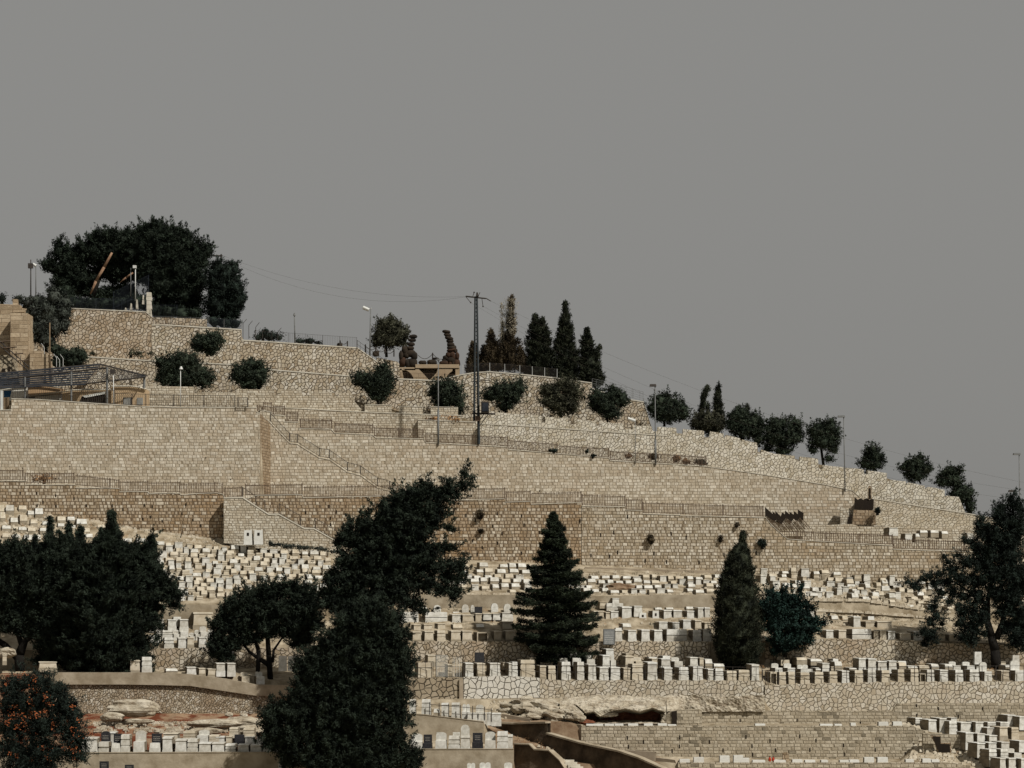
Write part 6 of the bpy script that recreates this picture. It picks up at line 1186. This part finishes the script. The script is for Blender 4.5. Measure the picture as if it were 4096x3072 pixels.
trow('j', 250.75, 'the bottom left row', [(670,735,1400,1525,'block'),(740,845,1395,1525,'block'),(850,940,1345,1525,'darkarch'),(960,1040,1367,1525,'dark'),(1042,1122,1372,1525,'step'),(1150,1250,1340,1525,'arch'),(1290,1386,1365,1525,'dark'),(1402,1490,1390,1520,'block'),(1512,1614,1410,1525,'block'),(1617,1710,1408,1525,'step'),(1716,1825,1440,1525),(1829,1940,1440,1525),(1946,2036,1452,1525,'step'),(2052,2152,1455,1525),(2160,2262,1458,1525)])
trow('k', 250.75, 'the bottom left row', [(55,150,1470,1525),(158,240,1480,1525),(245,330,1485,1525)])
trow('j', 253.6, 'the second row of the bottom left', [(930,1000,1350,1420),(1405,1540,1358,1420,'block_l'),(1580,1690,1342,1420,'step_l'),(1700,1800,1335,1420,'arch'),(1805,1895,1375,1430,'step_l'),(1862,1942,1388,1450),(1950,2005,1385,1450,'block_l'),(2025,2112,1370,1455,'stelebrown'),(2115,2200,1385,1450)])
trow('j', 254.4, 'the third row of the bottom left', [(1980,2060,1310,1370,'step_l'),(2100,2200,1315,1385,'step_l')])
trow('k', 253.6, 'the second row of the bottom left', [(0,60,1390,1450),(80,160,1400,1455,'block_l')])
trow('k', 250.75, 'the bottom row right of the pine', [(1335,1440,1368,1500,'arch'),(1440,1522,1375,1495,'black'),(1548,1648,1355,1495,'arch'),(1662,1762,1385,1495,'step'),(1766,1852,1385,1495),(1865,1962,1360,1495,'black'),(1975,2072,1350,1492,'arch'),(2082,2180,1347,1490,'step')])
trow('l', 250.9, 'the bottom row right of the pine', [(-38,8,1375,1490,'block')])
trow('k', 252.5, 'the back of the bottom row by the pine', [(1770,1845,1285,1380,'stelearch'),(1700,1765,1350,1390,'stele'),(1560,1620,1350,1360,'stele')], length=1)
trow('k', 247.0, 'the lowest row cut by the bottom edge', [(1815,1898,1622,1720,'twin'),(1922,2035,1618,1720,'twin'),(2140,2218,1618,1720,'arch'),(180,240,1618,1720,'arch'),(1090,1170,1600,1720,'arch')])
trow('j', 247.0, 'the lowest row cut by the bottom edge', [(835,925,1608,1720,'black'),(1055,1142,1638,1720,'black')])
trow('k', 258.6, 'the posted row above the concrete wall', [(1325,1380,1068,1180,'block'),(1430,1512,1068,1178,'step'),(1600,1665,1100,1212),(1688,1762,1098,1222),(1776,1852,1110,1238,'twin'),(1895,1970,1115,1240,'arch')])
trow('k', 258.2, 'the lip of the bottom concrete wall', [(1535,1590,1150,1200,'slant'),(1825,1915,1183,1240),(1920,1986,1183,1248),(1990,2030,1180,1254),(2032,2120,1185,1260)], length=1.3)
# terrace above rough wall
trow('k', 270.9, 'the railed row beside the lower pine', [(1395,1528,750,835,'wide_l'),(1655,1700,760,850,'block_l'),(1805,1882,748,850),(1905,1985,750,856,'block_l'),(2015,2118,748,856),(2182,2230,748,860)], rz=.21)
trow('k', 272.6, 'the row behind the white gate', [(1888,1977,660,745,'stelebrown'),(1480,1560,680,750,'block_l'),(2130,2190,745,790,'block_l')], rz=.21)
trow('l', 270.9, 'the railed row below the fir', [(0,52,742,850,'step'),(66,206,725,858,'step_l'),(236,300,770,885,'block_l'),(310,382,775,885,'step_l'),(424,512,742,882,'step'),(560,628,742,882,'step'),(655,732,760,882,'block'),(752,842,785,886),(848,942,785,886),(960,1030,790,886,'block_l'),(1033,1138,758,886,'step_l'),(1166,1262,740,886),(1310,1392,788,888),(1438,1532,788,892,'step'),(1558,1656,778,896),(1690,1745,800,896),(1748,1832,800,896,'step'),(1850,1950,820,905,'step_l'),(1952,2062,812,905,'step_l'),(2066,2142,760,905)], rz=.21)
trow('l', 273.0, 'the second railed row below the fir', [(408,486,670,750,'twin'),(520,602,665,750,'twin'),(644,722,680,760,'twin'),(780,850,682,775),(852,902,684,775,'arch'),(975,1060,690,775,'block_l'),(1065,1155,700,775,'arch_l'),(1205,1262,712,770,'block_l'),(1285,1376,712,785),(1400,1482,702,772,'arch'),(1535,1612,700,776),(1620,1660,705,770,'block_l'),(1668,1736,715,782,'slant'),(1742,1842,755,800,'slant'),(240,360,735,780,'slant_l'),(150,215,705,740,'block_l')], rz=.21)
trow('l', 275.0, 'the rearmost row below the fir', [(808,886,628,695),(980,1040,665,710,'block_l'),(1180,1260,700,725,'cap'),(1300,1370,690,715,'cap')], rz=.21)
trow('m', 270.9, 'the railed row at far right', [(18,80,828,942,'hollow'),(94,160,830,940,'step_l'),(172,240,828,936,'step_l'),(276,366,835,930,'step_l'),(400,486,830,926,'step_l'),(520,606,826,924,'step_l'),(634,708,815,918,'block'),(745,828,815,918,'step_l'),(858,938,810,916,'step'),(978,1058,815,914,'step_l'),(1115,1182,808,912,'step_l'),(1228,1308,806,910,'step_l'),(1312,1366,840,908,'hollow'),(1370,1442,810,908,'step'),(1478,1562,808,908),(1614,1692,812,908,'step'),(1738,1832,808,906,'step'),(1866,1942,745,905,'arch'),(2010,2092,815,900,'block_l'),(2130,2230,730,900,'arch')], rz=.21)
trow('m', 273.0, 'the second railed row at far right', [(58,132,755,832,'arch'),(165,242,755,832,'arch'),(276,395,768,835,'twin'),(412,462,790,825,'slant'),(465,538,750,810),(545,572,780,815,'block_l'),(575,646,735,800,'slant'),(700,775,790,815,'slant'),(780,852,708,805),(860,942,710,805),(944,1036,735,805),(1040,1118,730,805),(1130,1200,745,800,'slant_l'),(1208,1300,775,806,'slant'),(1304,1402,772,806,'slant_l'),(1410,1482,758,806,'slant'),(1528,1602,760,806,'slant'),(1599,1672,740,806,'arch',.6),(1716,1793,742,806,'arch'),(1800,1830,780,806,'block'),(2050,2125,768,800,'slant'),(2110,2178,685,770,'stele',1.0)], rz=.21)
trow('m', 275.0, 'the rearmost railed row at far right', [(108,192,698,752,'arch_l'),(245,345,702,745,'slant_l'),(365,475,716,752,'slant'),(560,610,716,735,'cap'),(1120,1200,735,760,'cap'),(1782,1850,655,745,'stele'),(2010,2060,740,770,'block_l')], rz=.21)
# tier above tan rough wall
trow('k', 277.8, 'the wall lip left of the fir', [(1350,1432,478,562,'block_l'),(1452,1540,472,562,'block_l'),(1562,1642,470,562,'step_l'),(1680,1776,470,560,'block_l'),(1778,1875,470,560,'block_l'),(1905,2012,485,558,'hollow'),(2052,2125,472,560,'block_l'),(2165,2240,470,560,'block_l')], rz=.21)
trow('k', 281.0, 'the row behind the lip left of fir', [(1360,1430,418,475,'block_l'),(1446,1530,415,472,'block_l'),(1566,1642,408,470,'block_l'),(1700,1790,415,470,'slant_l'),(1900,1976,412,462,'slant'),(2122,2230,390,465,'block_l')], rz=.21)
trow('k', 283.0, 'the row below the concrete left of fir', [(1225,1412,310,402,'wide'),(1455,1662,312,402,'wide'),(1690,1775,330,402),(1778,1892,332,400,'block_l'),(1893,1958,320,400,'block_l'),(1960,2040,325,362),(2045,2115,325,362),(2120,2230,315,370,'block')], rz=.21)
trow('k', 285.5, 'the headstones against the concrete left of fir', [(1420,1486,262,335,'stelearch'),(1533,1602,250,335,'stelearch'),(1778,1842,245,335,'stelearch'),(1855,1890,250,335,'stelearch'),(1888,1960,265,335,'stelebrown',-.6),(2030,2096,235,335,'stelearch'),(2140,2206,240,335,'stelearch'),(1700,1760,310,335,'cap')], rz=.21)
trow('l', 277.8, 'the wall lip between fir and cypress', [(888,958,462,560),(998,1082,464,560),(1114,1196,460,560),(1224,1306,464,560),(1328,1520,460,562,'wide'),(1558,1642,466,560,'step'),(1646,1732,458,530),(-60,20,470,562,'block_l')], rz=.21)
trow('l', 276.6, 'the wall edge beside the fir', [(788,888,458,595,'plaque')])
trow('l', 281.0, 'the row behind the fir to cypress lip', [(890,1000,448,470,'cap'),(955,1036,408,460,'slant'),(1265,1352,393,462),(1383,1452,396,462),(1474,1552,375,458,'block'),(1578,1642,378,460,'block_l'),(1660,1730,400,455,'block_l')], rz=.21)
trow('l', 284.0, 'the white cluster right of the fir', [(700,802,300,362,'block_l'),(808,862,310,390,'block_l'),(850,926,300,390),(944,1042,260,392),(1050,1132,256,320),(1094,1168,318,390,'niche'),(1210,1276,300,390,'niche'),(1306,1388,290,390),(1390,1476,292,390),(1508,1580,298,376),(1604,1660,268,374),(1662,1716,268,374)], rz=.21)
trow('l', 286.0, 'the back of the white cluster right of the fir', [(864,932,188,245),(810,970,235,300,'wide'),(972,1036,262,300),(1235,1302,270,302,'slant'),(1330,1400,270,295,'slant'),(1505,1575,262,300,'slant'),(755,830,222,262,'block_l')], rz=.21)
trow('m', 277.9, 'the wall lip right of the teal bush', [(498,572,464,546),(606,682,464,548,'block_l'),(718,905,458,552,'wide'),(912,960,470,556,'block_l'),(962,1030,464,560,'block_l'),(1032,1106,472,562),(1130,1248,490,566,'block_l'),(1250,1345,474,572,'block'),(1460,1540,490,585,'block_l'),(1560,1640,500,590,'block_l')], rz=.21)
trow('m', 282.5, 'the row behind the teal bush lip', [(735,806,345,458),(838,930,392,460,'block_l'),(932,1086,388,462,'block_l'),(1168,1248,458,492,'cap'),(862,922,348,372,'cap'),(500,540,380,430,'block_l'),(1480,1540,440,500,'block_l')], rz=.21)
trow('m', 285.0, 'the small row above the teal bush lip', [(408,512,296,382,'block_l'),(548,612,338,395,'slant'),(640,732,342,400,'slant_l'),(344,405,290,350)], rz=.21)
trow('m', 290.0, 'the three tall white blocks right of the teal bush', [(318,386,132,208),(412,472,130,208),(500,572,132,208)], rz=.21)
# lower right crowd
def yr(v): return 268.0-(v-2860)*.075
for lst, row in (([(1268,1342,1225,1282,'step'),(1380,1466,1238,1342),(1475,1552,1225,1330),(1560,1642,1253,1352,'step'),(1575,1642,1224,1262),(1655,1770,1262,1345),(1786,1872,1258,1350),(1890,1980,1262,1312,'step'),(2000,2092,1262,1305,'step'),(2062,2146,1198,1262),(2165,2250,1212,1292)],'the top of the lower right crowd'),
                 ([(1884,1976,1308,1372),(1994,2082,1302,1392,'block_l'),(2098,2176,1308,1385,'step_l'),(1700,1786,1348,1452),(1800,1886,1358,1442),(1904,1990,1374,1446),(2162,2250,1422,1490)],'the middle of the lower right crowd'),
                 ([(1800,1886,1440,1528),(1898,1986,1438,1502),(2008,2096,1432,1502),(1904,1986,1498,1600,'step'),(2004,2086,1496,1592,'step'),(2120,2202,1494,1565,'arch'),(2000,2062,1572,1660),(2074,2152,1572,1660),(2180,2260,1575,1665)],'the bottom of the lower right crowd')):
    trow('m', 0, row, lst, rz=math.radians(19), yf=yr)
# thin caps on the ashlar walls
trow('l', 262.1, 'the wall top below the cave', [(640,790,1280,1297,'cap'),(800,885,1279,1296,'cap'),(888,964,1278,1296,'cap'),(1002,1092,1277,1296,'cap'),(1140,1218,1277,1296,'cap'),(1260,1340,1276,1296,'cap'),(1345,1422,1284,1296,'cap'),(2100,2190,1278,1296,'cap')], length=1)
trow('m', 262.1, 'the wall top right of the cave', [(450,560,1280,1292,'cap'),(575,640,1280,1290,'cap'),(715,760,1270,1288,'cap'),(955,1042,1262,1290,'cap'),(1080,1160,1260,1288,'cap')], length=1)
trow('l', 255.0, 'the lowest wall top by the ramp', [(1448,1538,1585,1612,'cap'),(1570,1660,1568,1612,'cap'),(1795,1882,1555,1602,'cap'),(1915,2000,1552,1602,'cap'),(1980,2052,1575,1610,'cap'),(2078,2190,1592,1608,'cap')], length=1)
trow('m', 255.0, 'the lowest wall top at the right', [(50,155,1590,1608,'cap'),(210,300,1588,1606,'cap'),(320,410,1592,1606,'cap'),(460,520,1592,1606,'cap'),(620,700,1592,1606,'cap'),(704,790,1590,1606,'cap'),(832,918,1568,1606,'cap'),(946,1038,1568,1606,'cap'),(1190,1262,1586,1604,'cap'),(1335,1410,1580,1604,'cap'),(1415,1482,1588,1604,'cap')], length=1)
# left: rows on the cobbled wall etc.
trow('j', 277.8, 'the lip of the left cobbled wall', [(1285,1378,515,618,'slant'),(1416,1506,532,620,'step'),(1536,1618,530,622),(1616,1680,530,600,'block_l'),(1715,1790,525,600)], rz=.21)
trow('j', 281.0, 'the second row above the cobbled wall', [(1345,1398,445,520,'block'),(1400,1495,470,530,'step'),(1498,1562,465,535,'arch'),(1556,1632,442,520,'arch'),(1640,1700,490,550,'arch'),(1688,1742,465,540,'arch'),(1730,1800,434,530,'arch'),(1800,1870,460,540,'arch')], rz=.21)
trow('j', 284.0, 'the row under the twin headstones', [(1290,1340,380,450,'block'),(1345,1420,372,446),(1448,1528,374,446),(1550,1632,372,448)], rz=.21)
trow('j', 285.8, 'the row before the left concrete wall', [(1295,1360,302,400,'twin'),(1496,1568,305,400,'twin'),(1300,1360,235,290,'stele')], rz=.21)
trow('j', 285.6, 'the right end of the left concrete wall', [(1660,1850,310,440,'block_l'),(1800,1868,378,460,'hollow')], rz=.21)
trow('j', 268.8, 'the shaded row behind the curved parapet', [(1120,1215,725,828,'block_l'),(1222,1318,700,828,'step'),(1610,1700,785,850),(1866,1950,750,830),(1960,2040,750,830),(1430,1540,800,835,'slant'),(1716,1780,795,850,'block_l'),(1790,1920,800,860,'block_l'),(2085,2160,832,905,'arch_l'),(20,60,680,740,'block_l'),(330,500,740,800,'block_l')], rz=.21)
trow('k', 268.8, 'the shaded row behind the curved parapet', [(0,78,828,905,'twin'),(195,270,690,800,'stele'),(275,360,690,800,'stele')], rz=.21)
# twin niches on slope below the stairs
trow('f', 305.5, 'the foot of the lower stairs', [(2105,2180,1262,1360,'niche')]); trow('g', 305.5, 'the foot of the lower stairs', [(-18,62,1262,1358,'niche')])
# top left slope
def ys(y0, y1):
    def f(u, v): return gY(u, v, y0, y1)
    return f
fs = ys(288, 309.5)
for x0,x1,y0,y1 in [(-10,38,1040,1140),(48,122,1040,1130),(160,232,1045,1110),(240,298,1090,1150),(302,376,1068,1160),(0,50,1100,1200),(90,158,1150,1220),(170,240,1125,1220),(262,328,1165,1230),(16,95,1218,1270),(98,158,1228,1275),(160,232,1230,1280),(240,310,1238,1290),(365,430,1178,1240),(345,405,1240,1290),(18,95,1285,1345),(105,180,1295,1350),(205,285,1298,1375),(285,355,1298,1370),(495,570,1140,1205),(582,650,1142,1200),(660,755,1160,1240),(500,560,1200,1250),(580,655,1215,1265),(840,920,1215,1255),(710,780,1240,1300),(728,805,1290,1345),(1065,1142,1330,1385),(1175,1262,1328,1400),(60,130,1350,1400)]:
    a = T('f',x0,y0); b = T('f',x1,y1); tomb(a[0], b[0], a[1], b[1], fs((a[0]+b[0])/2, b[1]), random.choice(['slant','slant','slant_l']), 'the scattered slope graves under the left stained wall', .2+random.uniform(-.1,.1))
RZ = .2
def field(row, u0, u1, top, bot, dv, wmin, wmax, hmin, hmax, gap, kinds, y0=288, y1=309.3, skip=.12, rz=.08):
    n = 0; v = top((u0+u1)/2)
    base = 0
    while True:
        any_ = False; u = u0+random.uniform(-15,15)
        while u < u1:
            wd = random.uniform(wmin,wmax); vb = top(u)+base+random.uniform(-4,4)
            if vb < bot(u):
                any_ = True
                if random.random() > skip:
                    h = random.uniform(hmin,hmax); tomb(u, u+wd, vb-h, vb, gY(u+wd/2, vb, y0, y1), random.choice(kinds), row, RZ+random.uniform(-rz,rz), random.uniform(1.2,1.9))
            u += wd+random.uniform(*gap)
        base += dv*random.uniform(.85,1.15)
        if not any_: break
field('the dense hillside graves left of the leaning pine', 600, 1420, lambda u: 2190+(u-600)*.06, lambda u: 2412-max(0,(u-1000))*.02, 19, 22, 36, 21, 31, (3,15), ['slant','block','slant_l','block','slant_l','block_l','step_l'], skip=.06)
field('the small graves between leaning pine and fir', 1800, 2130, lambda u: 2278, lambda u: 2378, 19, 24, 38, 19, 28, (3,16), ['slant','slant','block','slant_l'], skip=.15)
field('the small graves between fir and tall cypress', 2260, 2870, lambda u: 2322, lambda u: 2380, 17, 24, 38, 17, 24, (3,12), ['slant','slant','block','slant_l'], skip=.1)
field('the jumbled small graves right of the tall cypress', 3050, 3760, lambda u: 2300+max(0,(u-3300))*.12, lambda u: 2402, 15, 20, 36, 15, 32, (2,18), ['slant','slant_l','block','block_l','slant'], skip=.22, rz=.25)
field('the jumbled small graves right of the tall cypress', 3440, 3800, lambda u: 2405, lambda u: 2462, 15, 20, 36, 14, 24, (2,20), ['slant_l','block_l','slant'], skip=.3, rz=.25)
field('the scattered pale blocks under the far right fence', 3560, 3900, lambda u: 2130+(u-3560)*.05, lambda u: 2160, 24, 28, 44, 14, 24, (4,30), ['slant','block'], y0=310.6, y1=317.6, skip=.25)
# sort by size in the picture: the largest 296 stand alone
for d in TB: d['area'] = (d['u1']-d['u0'])*(d['v1']-d['v0'])
TB.sort(key=lambda d: -d['area']*(1000 if d['kind'] in ('plaque','niche','cap') else 1))
solo = TB[:292]; rest = TB[292:]
from collections import defaultdict
byrow = defaultdict(list)
for d in solo: byrow[d['row']].append(d)
def place(d):
    w_ = (d['u1']-d['u0'])/F*d['Y']*(.93 if d['rz'] else 1); h_ = (d['v1']-d['v0'])/F*d['Y']
    p = P((d['u0']+d['u1'])/2, d['v1'], d['Y']); return p, (w_, d['L'], h_)
for row, lst in byrow.items():
    lst.sort(key=lambda d: d['u0']); loose = row.startswith('the dense') or row.startswith('the small graves') or row.startswith('the jumbled') or row.startswith('the scattered')
    cnt = defaultdict(int)
    for d in lst:
        p, s = place(d); k = d['kind']; cnt[k] += 1
        tot = sum(1 for e in lst if e['kind'] == k)
        cat = 'headstone' if k.startswith('stele') else 'plaque' if k == 'plaque' else 'tomb'
        if tot == 1: lab = f"{DESC[k]}, the only one in {row}"
        elif loose: lab = f"{DESC[k]} among {row}"
        else: lab = f"{ORD[cnt[k]-1]} {DESC[k]} from left in {row}"
        words = lab.split()
        if len(words) > 16: lab = lab.replace(' from the left', ''); lab = ' '.join(lab.split()[:16])
        o = empty({'plaque':'plaque','headstone':'headstone'}.get(cat, 'tomb'), lab, cat, p, None, d['rz'])
        o['group'] = 'tombs among '+row if loose else 'tombs in '+row
        o.scale = s
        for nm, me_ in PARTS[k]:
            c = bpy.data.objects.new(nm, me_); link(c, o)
# the remaining small graves as one object
M = MB()
mats = ['marble','limestone','dull_base','side_shade_tone']; sets = {m_: MB() for m_ in mats}
for d in rest:
    p, s = place(d); cr, sr = math.cos(d['rz']), math.sin(d['rz'])
    for nm, me_ in PARTS[d['kind']]:
        mn = me_.materials[0].name; mn = mn if mn in sets else 'dull_base'; B = sets[mn]; n0 = len(B.v)
        for v in me_.vertices:
            x, y, z = v.co.x*s[0], v.co.y*s[1], v.co.z*s[2]; B.v.append((p.x+x*cr-y*sr, p.y+x*sr+y*cr, p.z+z))
        SB = sets['side_shade_tone']; m0 = len(SB.v); SB.v += B.v[n0:]
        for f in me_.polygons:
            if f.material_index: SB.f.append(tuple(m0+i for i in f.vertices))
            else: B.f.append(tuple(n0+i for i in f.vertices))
me = bpy.data.meshes.new('small_tombs'); V = []; Fc = []; mi = []
for i, m_ in enumerate(mats):
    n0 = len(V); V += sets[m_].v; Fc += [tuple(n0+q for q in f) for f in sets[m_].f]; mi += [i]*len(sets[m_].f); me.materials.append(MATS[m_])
me.from_pydata(V, [], Fc); me.polygons.foreach_set('material_index', mi); me.update()
link(tag(bpy.data.objects.new('small_tombs', me), 'mass of small pale hillside tombs too many to single out', 'tombs', kind='stuff'))
print('TOMBS', len(TB))
# small things near the bottom right
for i, (x, lab) in enumerate(((3079,'left one of the pair of dark red glazed jars on the lowest wall'),(3093,'right one of the pair of dark red glazed jars on the lowest wall'))):
    o = empty('jar', lab, 'jar', P(x, 3046, 255.2)); M = MB(); M.tube([(0,0,0),(0,0,.12),(0,0,.3),(0,0,.42)], [.1,.15,.11,.05], 10); M.build('body', 'red_glaze', o, True)
    M = MB(); M.bar((0,0,.42), (0,0,.5), .06, .05, 8); M.build('lid', 'iron', o)
wall('pillar', 'short brown stone pillar standing on the lowest wall right of the red jars', 'pillar', [(3131,3012),(3150,3009),(3156,3016)], 3046, 255.3, 'ashlar_return', th=.5)
solid('signboard', 'small white paper notice on the cobbled wall near the twin trunk pine', TL('j',[(1975,645),(2022,648),(2020,685),(1973,682)]), 276.7, .05, 'white_bars', 'sign')
